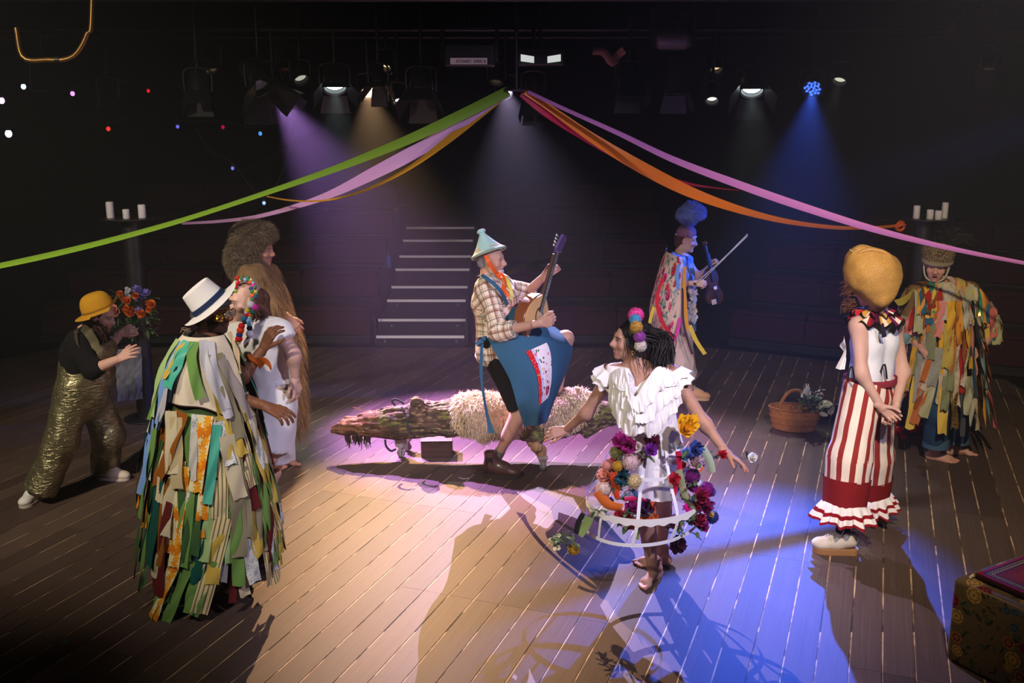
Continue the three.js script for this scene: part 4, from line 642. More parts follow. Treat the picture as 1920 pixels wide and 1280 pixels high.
// ---------------------------------------------------------------- covered cube seat
{
  const t = thing('cube_seat', 'cube seat covered in dark floral tapestry at the lower right', 'seat', V(2.664, 0, -4.611)); t.rotation.y = 0.527;
  const flo = tex(512, 512, (g, w, h) => {
    g.fillStyle = '#56472b'; g.fillRect(0, 0, w, h);
    for (let i = 0; i < 500; i++) { g.fillStyle = pick(['rgba(40,30,16,.5)', 'rgba(150,120,60,.35)', 'rgba(30,40,24,.5)']); g.fillRect(rr(0, w), rr(0, h), rr(2, 9), rr(2, 9)); }
    const F = (x, y, r, cs) => { for (let k = 5; k > 0; k--) for (let i = 0; i < 7; i++) { g.fillStyle = cs[k % cs.length]; g.beginPath(); g.ellipse(x + Math.cos(i * 0.9 + k) * r * k / 8, y + Math.sin(i * 0.9 + k) * r * k / 8, r * k / 9, r * k / 12, i, 0, 6.3); g.fill(); } };
    for (let i = 0; i < 70; i++) { g.fillStyle = pick(['#26331f', '#1e2a2c', '#34401f', '#2c2616']); g.save(); g.translate(rr(0, w), rr(0, h)); g.rotate(rr(0, 6)); g.beginPath(); g.ellipse(0, 0, rr(14, 30), rr(5, 10), 0, 0, 6.3); g.fill(); g.restore(); }
    for (let i = 0; i < 15; i++) F(rr(20, w - 20), rr(20, h - 20), rr(22, 46), pick([['#5a1a16', '#3e100f', '#7a2f22'], ['#2f4048', '#1f2c33', '#46575a'], ['#8a6c34', '#6a4c22', '#a08040'], ['#4c1f1a', '#6b3a24', '#8d5a30']]));
  }, 2.2);
  add(t, 'cover', boxUV(box(0.56, 0.47, 0.56, 0, 0.235, 0, 0.03)), cloth('#ffffff', { map: flo }), 'floral tapestry cover');
  add(t, 'piping', (() => { const r = 0.27, y = 0.455, p = []; for (let i = 0; i <= 48; i++) { const a = i / 48 * 6.2832, c = Math.cos(a), s = Math.sin(a), k = Math.pow(Math.pow(Math.abs(c), 12) + Math.pow(Math.abs(s), 12), -1 / 12); p.push(V(c * k * r, y, s * k * r)); } return tube(p, 0.007, 160, 6); })(), cloth([0.16, 0.10, 0.05]));
  const rug = tex(512, 512, (g, w, h) => {
    const ring = (i, c) => { g.fillStyle = c; g.fillRect(i, i, w - 2 * i, h - 2 * i); };
    ring(0, '#2a1210'); ring(10, '#7c1226'); ring(26, '#14100e'); ring(36, '#6e5a3a');
    for (let s = 0; s < 4; s++) { g.save(); g.translate(w / 2, h / 2); g.rotate(s * Math.PI / 2); for (let x = -210; x < 210; x += 24) { g.strokeStyle = '#1c1410'; g.lineWidth = 4; g.beginPath(); g.ellipse(x, -207, 9, 7, 0, 0, 6.3); g.stroke(); g.fillStyle = '#8a3a26'; g.fillRect(x - 2, -210, 5, 5); } g.restore(); }
    ring(68, '#1d1611'); ring(76, '#5c1d14'); ring(120, '#6a2214');
    for (let i = 0; i < 70; i++) { g.fillStyle = pick(['#8c3322', '#41110d', '#7a5a35']); g.fillRect(rr(90, w - 90), rr(90, h - 90), 5, 5); }
    for (const [x, y] of [[170, 170], [256, 150], [340, 180], [160, 300], [256, 256], [350, 320], [256, 360]]) { g.fillStyle = '#8a7a5c'; g.save(); g.translate(x, y); g.rotate(0.785); g.fillRect(-16, -16, 32, 32); g.fillStyle = '#5c1d14'; g.fillRect(-9, -9, 18, 18); g.fillStyle = '#b09a70'; g.fillRect(-4, -4, 8, 8); g.restore(); }
  });
  const r2 = thing('rug_cushion', 'thin woven red kilim cushion on top of the cube seat', 'cushion', V(2.72, 0.472, -4.60)); r2.rotation.y = 0.527;
  const gR = box(0.5, 0.035, 0.5, 0, 0.018, 0, 0.015), pp = gR.attributes.position, uu = gR.attributes.uv; for (let i = 0; i < pp.count; i++) { uu.setXY(i, pp.getX(i) / 0.5 + 0.5, pp.getZ(i) / 0.5 + 0.5); pp.setY(i, pp.getY(i) + 0.006 * noise(pp.getX(i) * 6, 0, pp.getZ(i) * 6)); }
  add(r2, 'cover', gR, cloth('#ffffff', { map: rug }));
  add(r2, 'corner_tassel', merge([tube([V(-0.25, 0.02, -0.25), V(-0.262, 0.012, -0.255), V(-0.268, 0.002, -0.258)], 0.008, 6, 5)]), cloth([0.5, 0.4, 0.25]));
}

// ---------------------------------------------------------------- bouquet, fern and cloth at the stands
bunch('bouquet', 'bouquet of orange marigolds and violet irises on the left post', 'bouquet', at(252, 600, 8.75), (t) => {
  const c0 = at(252, 610, 8.75), orange = [0.80, 0.20, 0.006];
  for (const [x, y, r] of [[226, 551, 0.042], [240, 564, 0.055], [254, 555, 0.045], [248, 585, 0.072], [265, 589, 0.055], [285, 571, 0.062], [279, 581, 0.04], [237, 577, 0.035]]) { const c = at(x, y, 8.62 + rr(-.05, .05)); part(t, 'marigold', bloom(c, V(rr(-.3, .3), 0.35, 1), r * 0.72, 11, 5, 0.55), fm(orange)); part(t, 'stem', tube([c, lerpV(c, c0, 0.5), c0], 0.004, 8, 5), fm(greens[0])); }
  for (const [x, y] of [[262, 550], [268, 557], [256, 562], [262, 586], [275, 552], [258, 545]]) part(t, 'iris', bloom(at(x, y, 8.66), V(rr(-.4, .4), 0.8, 0.6), 0.042, 5, 2, 0.7), fm([0.20, 0.16, 0.45]));
  for (let i = 0; i < 14; i++) part(t, 'stock_floret', bloom(at(240 + rr(-3, 3), 541 + i * 1.2, 8.68), V(rr(-1, 1), 0.4, 1), 0.017, 5, 2, 0.5), fm([0.58, 0.58, 0.62]));
  for (const [x, y] of [[214, 580], [219, 586]]) part(t, 'carnation', bloom(at(x, y, 8.66), V(-0.2, 0.4, 1), 0.045, 8, 3, 0.6), fm([0.62, 0.25, 0.17]));
  for (let i = 0; i < 150; i++) { const a = at(252 + rr(-42, 38), 590 + rr(-38, 34), 8.78 + rr(-.1, .08)); part(t, 'leaf', leafG(a, V((a.x - c0.x) * 4 + rr(-.6, .6), rr(-.7, .9), rr(0, 1)), rr(0.05, 0.11), rr(0.015, 0.03)), fm(pick(greens))); }
});
bunch('fern', 'dark green potted fern behind the right candles', 'fern', at(1772, 470, 9.0), (t) => {
  const c = at(1772, 478, 9.0);
  for (let i = 0; i < 30; i++) { const d = V(rr(-1, 1), rr(0.15, 1.2), rr(-.6, .7)).normalize(), L = rr(0.22, 0.36), e = c.clone().addScaledVector(d, L).add(V(0, -0.05, 0)), mid = c.clone().addScaledVector(d, L * 0.55).add(V(0, 0.05, 0)), cv = curve([c, mid, e]), gs = [tube([c, mid, e], 0.003, 8, 4)]; for (let k = 2; k < 12; k++) for (const s of [-1, 1]) { const p = cv.getPoint(k / 12), tg = cv.getTangent(k / 12), sd = tg.clone().cross(V(0, 1, 0.2)).normalize().multiplyScalar(s); gs.push(leafG(p, sd.addScaledVector(tg, 0.5), 0.055 * (1.2 - k / 12), 0.012)); } part(t, 'frond', merge(gs), fm([0.035, 0.05, 0.028])); }
  part(t, 'pot', lathe([[0, -0.16], [0.09, -0.16], [0.12, 0], [0.11, 0.005], [0, 0]], 24).translate(c.x, c.y, c.z), M.metal);
  part(t, 'bracket', bar(c.clone().add(V(0, -0.12, 0)), V(floorAt(1700, 786).x, c.y - 0.15, floorAt(1700, 786).z), 0.015), M.metal);
});
{ const a = at(212, 656, 8.7), b = at(264, 650, 8.75), c = at(268, 748, 8.78), d = at(222, 752, 8.72), t = thing('grey_drape', 'grey crumpled cloth hanging from the left post below the bouquet', 'cloth', lerpV(a, c, 0.5)); const g = sheet((u, v) => { const p = lerpV(lerpV(a, b, u), lerpV(d, c, u), v); return p.add(V(0, 0, 0.03 * noise(u * 5, v * 4, 1) + 0.02 * noise(u * 11, v * 9, 4))); }, 24, 30); part(t, 'drape', g, cloth([0.13, 0.135, 0.15])); part(t, 'rail', bar(a.clone().add(V(-0.02, 0.005, 0)), V(floorAt(276, 784).x, b.y, floorAt(276, 784).z + 0.06), 0.01), M.metal); }
// ---------------------------------------------------------------- the guitar player
const skinPale = [0.52, 0.30, 0.22];
const plaid = tex(256, 256, (g, w, h) => {
  g.fillStyle = '#e6d6bf'; g.fillRect(0, 0, w, h);
  for (let r = 0; r < 2; r++) { g.save(); if (r) { g.translate(w, 0); g.rotate(Math.PI / 2); }
    g.globalAlpha = 0.55; g.fillStyle = '#6b3526'; g.fillRect(0, 20, w, 26); g.fillRect(0, 60, w, 12); g.fillStyle = '#3a2620'; g.fillRect(0, 44, w, 8); g.fillStyle = '#4f5a52'; g.fillRect(0, 150, w, 20); g.fillStyle = '#8a4a2c'; g.fillRect(0, 196, w, 9); g.fillStyle = '#fff7ea'; g.fillRect(0, 110, w, 14); g.restore(); }
  g.globalAlpha = 1; for (let i = 0; i < 5000; i++) { g.fillStyle = pick(['rgba(255,250,240,.12)', 'rgba(60,30,20,.10)']); g.fillRect(rr(0, w), rr(0, h), 1, 3); }
}, 1 / 0.115);
{
  const base = floorAt(932, 893), t = person('man in plaid shirt, blue apron and cone straw hat playing the guitar', base);
  const J = joints({ nk: [917, 521, 7.55], sR: [913, 541, 7.38], eR: [936, 622, 7.2], wR: [1010, 606, 6.98], sL: [938, 534, 7.74], eL: [988, 549, 7.86], wL: [1021, 517, 7.66], hR: [926, 655, 7.43], hL: [944, 655, 7.62], kR: [976, 775, 7.4], aR: [931, 858, 7.5], kL: [1061, 634, 7.6], aL: [1047, 728, 7.75] });
  const fr = V(1, 0, 0.1), B = limbs(J, { front: fr, w: 1.14, chest: 1.12, belly: 0.13, leg: 0.95, arm: 1.05 });
  const hm = headM(at(921, 487, 7.56), V(1, -0.05, 0.30), V(-0.16, 1, 0.02), 1.04);
  body(t, J, B, { skin: skinPale, head: { m: hm, brow: [0.30, 0.22, 0.18], nose: 1.15, lips: [0.36, 0.14, 0.12] }, hands: { R: { dir: V(1, 0.25, 0.25), palm: V(-0.25, 0.15, -1), curl: [1.1, 1.2, 1.3, 1.35], thumb: [0.55, 0.35], size: 1.08 }, L: { dir: V(0.75, 0.95, 0.35), palm: V(0.6, -0.35, -0.75), curl: [0.95, 1.0, 1.05, 1.1], thumb: [0.25, 0.1], size: 1.08 } } });
  // shirt
  const sleeve = (s, f, r) => [cone(J['s' + s], J['e' + s], 0.072, 0.068), cone(J['e' + s], lerpV(J['e' + s], J['w' + s], f), 0.07, r, true)];
  const sh = [...B.torso.map((p) => grow(p, 0.022)), ...sleeve('R', 0.42, 0.068), ...sleeve('L', 0.12, 0.064), cone(lerpV(B.mh, B.ms, 0.2), B.mh.clone().add(V(-0.035, -0.09, -0.01)), 0.15, 0.155, true)];
  const shg = garment(sh, 0, { folds: 0.011, freq: 11, cut: [{ p: J.nk.clone().add(V(0.02, 0.035, 0)), n: V(0.35, 1, 0) }] });
  const shirt = part(t, 'shirt', boneUV(shg, [cone(B.mh.clone().add(V(0, -0.1, 0)), B.ms, 0.14), ...sleeve('R', 0.42, 0.068), ...sleeve('L', 0.12, 0.064)]), cloth('#ffffff', { map: plaid }), 'cream, brown and grey plaid shirt');
  part(shirt, 'collar', strip([at(902, 521, 7.5), at(908, 523, 7.42), at(920, 530, 7.38), at(936, 541, 7.40)], 0.055, V(0.1, 0.6, 1), { cup: -0.2 }), cloth('#ffffff', { map: plaid }));
  // shorts
  const short = [cone(J.hR.clone().add(V(-0.02, 0.05, 0)), lerpV(J.hR, J.kR, 0.9), 0.115, 0.085, true), cone(J.hL.clone().add(V(-0.02, 0.05, 0)), lerpV(J.hL, J.kL, 0.75), 0.11, 0.088, true)];
  part(t, 'shorts', garment(short, 0, { k: 0.06, folds: 0.008 }), cloth([0.010, 0.010, 0.012]));
  // boots and sock
  const fm = footM(floorAt(931, 893), V(1, 0, 0.22), V(0, 1, 0), 1.18);
  const bootM = mat([0.075, 0.028, 0.018], 0.42, { clearcoat: 0.2 });
  part(t, 'sock', bar(lerpV(J.aR, J.kR, -0.1), lerpV(J.aR, J.kR, 0.17), 0.043, 18), cloth([0.16, 0.18, 0.17]));
  const bt = shoe(t, fm, { upper: bootM, sole: mat([0.02, 0.016, 0.014], 0.7), soleH: 0.026, shaft: 0.15, name: 'boot' });
  part(bt, 'elastic_panel', sheet((u, v) => V(0.0445 + 0.0015, 0.06 + v * 0.085, -0.06 + u * 0.045).applyMatrix4(fm), 3, 3), cloth([0.012, 0.012, 0.014]));
  part(bt, 'elastic_panel', sheet((u, v) => V(-0.0465, 0.06 + v * 0.085, -0.062 + u * 0.045).applyMatrix4(fm), 3, 3), cloth([0.012, 0.012, 0.014]));
  const fm2 = footM(at(1046, 752, 7.78), V(1, -0.1, 0.15)); shoe(t, fm2, { upper: bootM, sole: mat([0.02, 0.016, 0.014], 0.7), soleH: 0.024, shaft: 0.11, name: 'boot' });
  // apron: skirt over both thighs
  const denim = cloth([0.035, 0.115, 0.205], { bumpMap: weaveTex, bumpScale: 0.0006 });
  const left = curve([at(914, 634, 7.27), at(932, 668, 7.16), at(956, 712, 7.12), at(970, 760, 7.12), at(983, 800, 7.16)]);
  const mid1 = curve([at(950, 622, 7.16), at(975, 660, 7.1), at(1000, 705, 7.04), at(1005, 755, 7.06), at(1004, 797, 7.12)]);
  const mid2 = curve([at(1000, 612, 7.2), at(1030, 650, 7.18), at(1035, 705, 7.12), at(1028, 750, 7.14), at(1020, 794, 7.2)]);
  const right = curve([at(1040, 612, 7.6), at(1072, 640, 7.62), at(1068, 680, 7.5), at(1045, 740, 7.42), at(1026, 790, 7.3)]);
  const cols = [left, mid1, mid2, right];
  const ap = (u, v, off = 0) => { const c = new THREE.CatmullRomCurve3(cols.map((q) => q.getPoint(v))), p = c.getPoint(u); return p.add(V(0, 0, 0.018 * v * Math.sin(u * 15 + v * 2) + off)); };
  const apron = part(t, 'apron', sheet(ap, 40, 30, 6, 6), denim, 'blue denim apron');
  part(apron, 'pocket', sheet((u, v) => ap(lerp(0.40, 0.66, u), lerp(0.2, 0.72, v) + 0.05 * (1 - u), 0.012), 14, 16), cloth('#ffffff', { map: tex(256, 384, (g, w, h) => { g.fillStyle = '#e9e2e4'; g.fillRect(0, 0, w, h); g.fillStyle = '#c5182c'; g.fillRect(0, 0, 60, h); for (let i = 0; i < 60; i++) { g.fillStyle = pick(['#e8c04a', '#f4ece8', '#7a0f22']); g.fillRect(rr(4, 54), rr(0, h), 5, 5); } g.fillStyle = '#b9c6de'; g.fillRect(60, 0, 34, h); for (let i = 0; i < 46; i++) { g.fillStyle = pick(['#b3122b', '#7b1024', '#2c3a66', '#d9667c', '#e0b84a', '#3a5a42']); g.beginPath(); g.ellipse(rr(64, w), rr(0, h), rr(3, 14), rr(3, 12), rr(0, 3), 0, 6.3); g.fill(); } g.fillStyle = '#c01f35'; g.beginPath(); g.arc(190, 70, 38, 0, 6.3); g.fill(); g.fillStyle = '#44527a'; g.beginPath(); g.arc(190, 70, 16, 0, 6.3); g.fill(); g.fillStyle = '#efe6e6'; g.beginPath(); g.arc(190, 70, 7, 0, 6.3); g.fill(); }) }), 'white patchwork pocket with red flowers');
  part(apron, 'bib', sheet((u, v) => { const a = lerpV(at(945, 576, 7.42), at(915, 634, 7.30), v), b = lerpV(at(972, 565, 7.62), at(1000, 612, 7.22), v); return lerpV(a, b, u).add(V(0.05 * Math.sin(u * 3.1), 0, 0.07 * Math.sin(u * 3.1))); }, 12, 10, 3, 3), denim);
  part(apron, 'neck_strap', strip([at(897, 516, 7.46), at(905, 517, 7.32), at(921, 528, 7.25), at(938, 545, 7.26), at(952, 572, 7.36)], 0.03, V(0.1, 0.5, 1)), denim);
  part(apron, 'tie', strip([at(912, 634, 7.28), at(905, 636, 7.28), at(902, 690, 7.24), at(906, 735, 7.2), at(914, 780, 7.2), at(922, 812, 7.2)], 0.028, V(0.2, 0, 1), { wide: (x) => 0.8 + 0.9 * sstep(0.82, 1, x), wave: 0.01 }), denim);
  part(apron, 'bow', merge([strip([at(914, 633, 7.27), at(900, 640, 7.25), at(893, 646, 7.25)], 0.03, V(0, 0.4, 1)), new THREE.SphereGeometry(0.02, 10, 8).translate(...at(908, 634, 7.25).toArray())]), denim);
  // hair and hat
  part(t, 'hair', blob([ball(V(0, 0.03, -0.035), 0.077, 0.078, 0.088), ball(V(0, -0.03, -0.05), 0.068, 0.04, 0.055)], 0.02, 0.006, { cut: [{ p: V(0, 0, 0.005), n: V(0, 0.35, 1) }], warp: (x, y, z) => 0.003 * noise(x * 90, y * 90, z * 90) }).applyMatrix4(hm), cloth([0.20, 0.20, 0.21]));
  part(t, 'beard', blob([ball(V(0, -0.084, 0.052), 0.047, 0.034, 0.047), ball(V(0, -0.047, 0.088), 0.026, 0.007, 0.010), ball(V(0.05, -0.05, 0.025), 0.018, 0.04, 0.03), ball(V(-0.05, -0.05, 0.025), 0.018, 0.04, 0.03)], 0.02, 0.0045, { cut: [{ ...ball(V(0, -0.058, 0.1), 0.02, 0.006, 0.03), ks: 0.004 }], warp: (x, y, z) => 0.0035 * noise(x * 160, y * 120, z * 160) }).applyMatrix4(hm), cloth([0.60, 0.55, 0.54]), 'short white beard');
  const axis = at(902, 432, 7.6).sub(at(916, 472, 7.56)).normalize(), coils = [], N = 30;
  const prof = (s) => s < 0.76 ? lerp(0.145, 0.024, Math.pow(s / 0.76, 0.72)) : Math.max(s < 0.84 ? 0.022 : 0, 0.034 * Math.sqrt(Math.max(0, 1 - ((s - 0.90) / 0.1) ** 2)));
  const hatPos = at(916, 473, 7.56), hmat = frame(hatPos, V(0, 0, 1).addScaledVector(axis, -axis.z), axis);
  const hat = part(t, 'hat', lathe([...Array(91)].map((_, i) => { const s = i / 90, ridge = 0.0028 * Math.abs(Math.sin(s * N * Math.PI)); return [Math.max(0.0005, prof(s)) + ridge, s * 0.19]; }), 40).applyMatrix4(hmat), mat('#ffffff', 0.8, { map: tex(512, 256, (g, w, h) => { for (let i = 0; i < 30; i++) { g.fillStyle = i % 3 ? '#a9d8d2' : '#c9e4da'; g.fillRect(0, i * h / 30, w, h / 30 + 1); for (let x = 0; x < w; x += 6) { g.fillStyle = 'rgba(60,110,110,.18)'; g.fillRect(x + (i % 2) * 3, i * h / 30, 1.5, h / 30); } } g.fillStyle = '#d6803a'; for (const [x, y, l] of [[20, 212, 90], [60, 222, 70], [250, 205, 80], [160, 190, 60], [390, 218, 90], [420, 200, 50]]) g.fillRect(x, y, l, 7); g.fillStyle = '#e9b7a0'; for (const [x, y, l] of [[120, 198, 80], [330, 210, 70]]) g.fillRect(x, y, l, 6); }) }), 'mint coiled straw cone hat with a knob');
  part(hat, 'brim_edge', new THREE.TorusGeometry(0.136, 0.008, 8, 44).rotateX(Math.PI / 2).translate(0, -0.008, 0).applyMatrix4(hmat), cloth([0.30, 0.34, 0.26]));
  const orange = satin([0.75, 0.10, 0.004]);
  part(hat, 'chin_ribbon', strip([at(910, 478, 7.46), at(916, 490, 7.44), at(925, 505, 7.46), at(934, 514, 7.5)], 0.030, V(0.2, 0, 1)), orange, 'orange ribbon');
  part(hat, 'ribbon_tail', strip([at(934, 513, 7.48), at(937, 525, 7.44), at(944, 540, 7.38), at(953, 556, 7.34)], 0.032, V(0.4, 0, 1), { twist: 0.5 }), orange);
  part(hat, 'ribbon_tail', strip([at(934, 513, 7.48), at(943, 517, 7.46), at(948, 533, 7.42), at(946, 545, 7.38)], 0.026, V(0.5, 0, 1), { twist: -0.5 }), orange);
  part(hat, 'ribbon_tail', strip([at(944, 517, 7.5), at(952, 527, 7.46), at(958, 545, 7.42), at(958, 562, 7.4)], 0.03, V(0.4, 0, 1), { twist: 0.4 }), satin([0.62, 0.60, 0.12]), 'pale yellow ribbon');
}
{ // the guitar: x across the face, y to the head, z out of the face
  const a = at(1001, 627, 7.2), b = at(1044, 473, 7.50), ax = b.clone().sub(a).normalize(), out = V(0.86, -0.05, 0.62), m = frame(a, out.addScaledVector(ax, -out.dot(ax)), ax);
  const t = thing('guitar', 'small round-bodied guitar with pale top held by the man in the apron', 'guitar', a.clone());
  const put = (g) => { g.applyMatrix4(m); return g; };
  const S = new THREE.Shape(); S.moveTo(0, -0.05); S.bezierCurveTo(0.11, -0.05, 0.17, 0.03, 0.165, 0.12); S.bezierCurveTo(0.16, 0.20, 0.09, 0.27, 0.03, 0.31); S.lineTo(-0.03, 0.31); S.bezierCurveTo(-0.09, 0.27, -0.16, 0.20, -0.165, 0.12); S.bezierCurveTo(-0.17, 0.03, -0.11, -0.05, 0, -0.05);
  part(t, 'body', put(new THREE.ExtrudeGeometry(S, { depth: 0.072, bevelEnabled: true, bevelSize: 0.008, bevelThickness: 0.01, bevelSegments: 3, curveSegments: 24 }).translate(0, 0, -0.092)), mat([0.22, 0.065, 0.02], 0.25, { clearcoat: 0.6 }), 'glossy red brown back and sides');
  const top = S.clone(), hole = new THREE.Path(); hole.absellipse(0, 0.155, 0.042, 0.052, 0, 6.3); top.holes.push(hole);
  const tp = part(t, 'top', put(new THREE.ExtrudeGeometry(top, { depth: 0.006, bevelEnabled: false, curveSegments: 24 }).translate(0, 0, -0.008)), mat([0.80, 0.50, 0.20], 0.35, { clearcoat: 0.3 }), 'pale spruce top');
  part(tp, 'rosette', put(new THREE.TorusGeometry(0.047, 0.006, 6, 36).scale(1, 1.2, 0.4).translate(0, 0.155, 0)), M.blackGloss);
  part(tp, 'sound_hole', put(new THREE.CircleGeometry(0.045, 28).scale(1, 1.18, 1).translate(0, 0.155, -0.006)), M.black);
  part(tp, 'bridge', put(box(0.11, 0.018, 0.012, 0, 0.035, 0.004, 0.004)), mat([0.03, 0.015, 0.01], 0.5));
  part(tp, 'inlay', put(tube([V(-0.03, 0.075, 0), V(-0.04, 0.09, 0), V(-0.025, 0.095, 0), V(-0.01, 0.08, 0)], 0.003, 14, 5)), M.black);
  const L = a.distanceTo(b);
  part(t, 'neck', put(box(0.046, L - 0.29, 0.024, 0, (L + 0.27) / 2 - 0.01, -0.012, 0.006)), mat([0.10, 0.04, 0.02], 0.4));
  part(t, 'fingerboard', put(box(0.044, L - 0.19, 0.006, 0, (L + 0.17) / 2, 0.003)), mat([0.025, 0.016, 0.014], 0.4));
  const fr = []; for (let i = 0; i < 14; i++) fr.push(box(0.044, 0.0018, 0.002, 0, 0.24 + (L - 0.26) * Math.pow(i / 14, 0.85), 0.0065)); part(t, 'frets', put(merge(fr)), M.steel);
  for (let i = 0; i < 8; i++) { const x = (i - 3.5) * 0.0048; part(t, 'string', put(bar(V(x, 0.04, 0.011), V(x, L + 0.02, 0.009), 0.0007, 4)), M.steel); }
  const hd = new THREE.Shape(); hd.moveTo(-0.024, 0); hd.lineTo(-0.04, 0.03); hd.lineTo(-0.036, 0.14); hd.quadraticCurveTo(0, 0.165, 0.036, 0.14); hd.lineTo(0.04, 0.03); hd.lineTo(0.024, 0); hd.closePath();
  const head = part(t, 'headstock', put(new THREE.ExtrudeGeometry(hd, { depth: 0.016, bevelEnabled: true, bevelSize: 0.002, bevelThickness: 0.002, bevelSegments: 1 }).rotateX(0.2).translate(0, L - 0.005, -0.012)), mat([0.10, 0.06, 0.16], 0.25, { clearcoat: 0.6 }));
  for (const s of [-1, 1]) for (let i = 0; i < 4; i++) part(head, 'tuning_peg', put(merge([bar(V(s * 0.036, L + 0.035 + i * 0.028, -0.006), V(s * 0.056, L + 0.035 + i * 0.028, -0.006), 0.003), box(0.012, 0.016, 0.009, s * 0.06, L + 0.035 + i * 0.028, -0.006, 0.003)])), mat([0.8, 0.76, 0.66], 0.3));
  part(t, 'strap', strip([at(1040, 483, 7.46), at(1024, 488, 7.5), at(985, 500, 7.62), at(952, 512, 7.72)], 0.05, V(0.1, 0.6, 0.8), { wide: (x) => 0.35 + 0.65 * sstep(0, 0.35, x) }), cloth([0.016, 0.015, 0.02]), 'black strap');
}
// ---------------------------------------------------------------- the dancer in the flower hoops
const laceTex = tex(256, 256, (g, w, h) => { g.fillStyle = '#f2efe8'; g.fillRect(0, 0, w, h); for (let y = 0; y < h; y += 32) for (let x = 0; x < w; x += 32) { g.fillStyle = 'rgba(150,140,120,.55)'; for (let k = 0; k < 6; k++) { g.beginPath(); g.ellipse(x + 16 + 9 * Math.cos(k * 1.047), y + 16 + 9 * Math.sin(k * 1.047), 3.4, 2, k * 1.047, 0, 6.3); g.fill(); } g.beginPath(); g.arc(x, y, 2.4, 0, 6.3); g.fill(); g.beginPath(); g.arc(x + 16, y + 16, 2, 0, 6.3); g.fill(); } }, 1);
const whiteCloth = cloth([0.78, 0.77, 0.75]), laceCloth = cloth('#ffffff', { map: laceTex });
{
  const base = floorAt(1222, 1085), t = person('dancing woman with dark hair in a white lace top and flowered hoop skirt', base);
  const J = joints({ nk: [1203, 686, 5.62], sR: [1147, 700, 5.66], eR: [1099, 774, 5.74], wR: [1060, 806, 5.88], sL: [1262, 702, 5.58], eL: [1322, 796, 5.5], wL: [1362, 848, 5.38], hR: [1207, 840, 5.62], hL: [1252, 840, 5.58], kR: [1212, 958, 5.52], aR: [1223, 1066, 5.62], kL: [1240, 958, 5.7], aL: [1234, 1043, 5.86] });
  const fr = V(-0.35, 0, 0.94), B = limbs(J, { front: fr, w: 0.9, arm: 0.86, leg: 0.92, bust: 0.075, chest: 0.92 }), sk = [0.40, 0.215, 0.145];
  const hm = headM(at(1180, 639, 5.62), V(-1, 0.06, 0.22), V(0.05, 1, 0.03), 0.99);
  body(t, J, B, { skin: sk, neck: 0.86, head: { m: hm, smile: 1, open: 0.3, lips: [0.42, 0.08, 0.08], brow: [0.012, 0.008, 0.007] }, hands: { R: { dir: V(-1, -0.12, 0.3), palm: V(0.1, -0.5, -0.7), curl: [0.3, 0.55, 0.7, 0.8], thumb: [0.5, 0.2], size: 0.95 }, L: { dir: V(0.9, -0.55, 0.35), palm: V(-0.5, -0.8, 0.1), curl: [0.28, 0.2, 0.25, 0.3], spread: 1.6, thumb: [0.9, 0.1], size: 0.95 } },
    feet: { R: footM(floorAt(1226, 1087), V(-0.147, 0, 0.19)), L: footM(floorAt(1236, 1058), V(-1, 0, 0.1)) } });
  // lace top
  part(t, 'blouse', boxUV(garment([...B.torso.map((p) => grow(p, 0.012))], 0, { folds: 0.004, k: 0.04, cut: [{ p: at(1200, 688, 5.6), n: V(0, 1, 0) }, { ...cone(at(1204, 680, 5.52), at(1191, 736, 5.42), 0.10, 0.05), ks: 0.01 }] }), 12), laceCloth, 'white lace blouse');
  const top = curve([at(1143, 700, 5.60), at(1159, 690, 5.54), at(1175, 691, 5.49), at(1182, 722, 5.42), at(1191, 743, 5.39), at(1206, 722, 5.41), at(1229, 690, 5.46), at(1248, 689, 5.48), at(1269, 701, 5.49)]);
  const hem = curve([at(1140, 752, 5.58), at(1150, 778, 5.48), at(1162, 800, 5.40), at(1181, 816, 5.34), at(1202, 810, 5.32), at(1222, 818, 5.34), at(1242, 798, 5.38), at(1262, 772, 5.42), at(1280, 750, 5.48)]);
  for (const [k, off, ph] of [[1, 0, 0], [0.66, 0.016, 3], [0.36, 0.028, 7]]) part(t, 'flounce', sheet((u, v) => { const p = lerpV(top.getPoint(u), hem.getPoint(u), v * k), f = Math.pow(v, 0.7); return p.add(V(0.012 * f * noise(u * 22 + ph, v * 2, 1), -0.022 * v * v * Math.abs(noise(u * 17 + ph, 3, 0)), f * (0.035 * noise(u * 13 + ph, v * 1.5, 2) + 0.022 * noise(u * 31, v * 2, ph)) + off * f + 0.026 * Math.sin(v * k * 2.8))); }, 120, 18, 16, 8), laceCloth, 'gathered lace flounce');
  for (const [c, sgn] of [['R', -1], ['L', 1]]) for (let q = 0; q < 2; q++) { const a = J['s' + c], b = J['e' + c], ax = b.clone().sub(a).normalize(), e1 = V(0, 0, 1).addScaledVector(ax, -ax.z).normalize(), e2 = ax.clone().cross(e1); part(t, 'flutter_sleeve', sheet((u, v) => { const an = u * 6.2832, r = lerp(0.062, 0.082 + q * 0.012, v) + 0.011 * v * Math.sin(an * 9 + q); return a.clone().add(V(0, 0.012, 0)).addScaledVector(ax, lerp(-0.01, 0.10 - q * 0.045, v) + 0.008 * v * Math.sin(an * 7)).addScaledVector(e1, Math.cos(an) * r).addScaledVector(e2, Math.sin(an) * r); }, 60, 8, 7, 2), laceCloth); }
  // skirt
  const wc = at(1226, 806, 5.6), hc = at(1228, 925, 5.58);
  const ring = (c, rx, rz, a) => c.clone().add(V(Math.cos(a) * rx, 0, Math.sin(a) * rz));
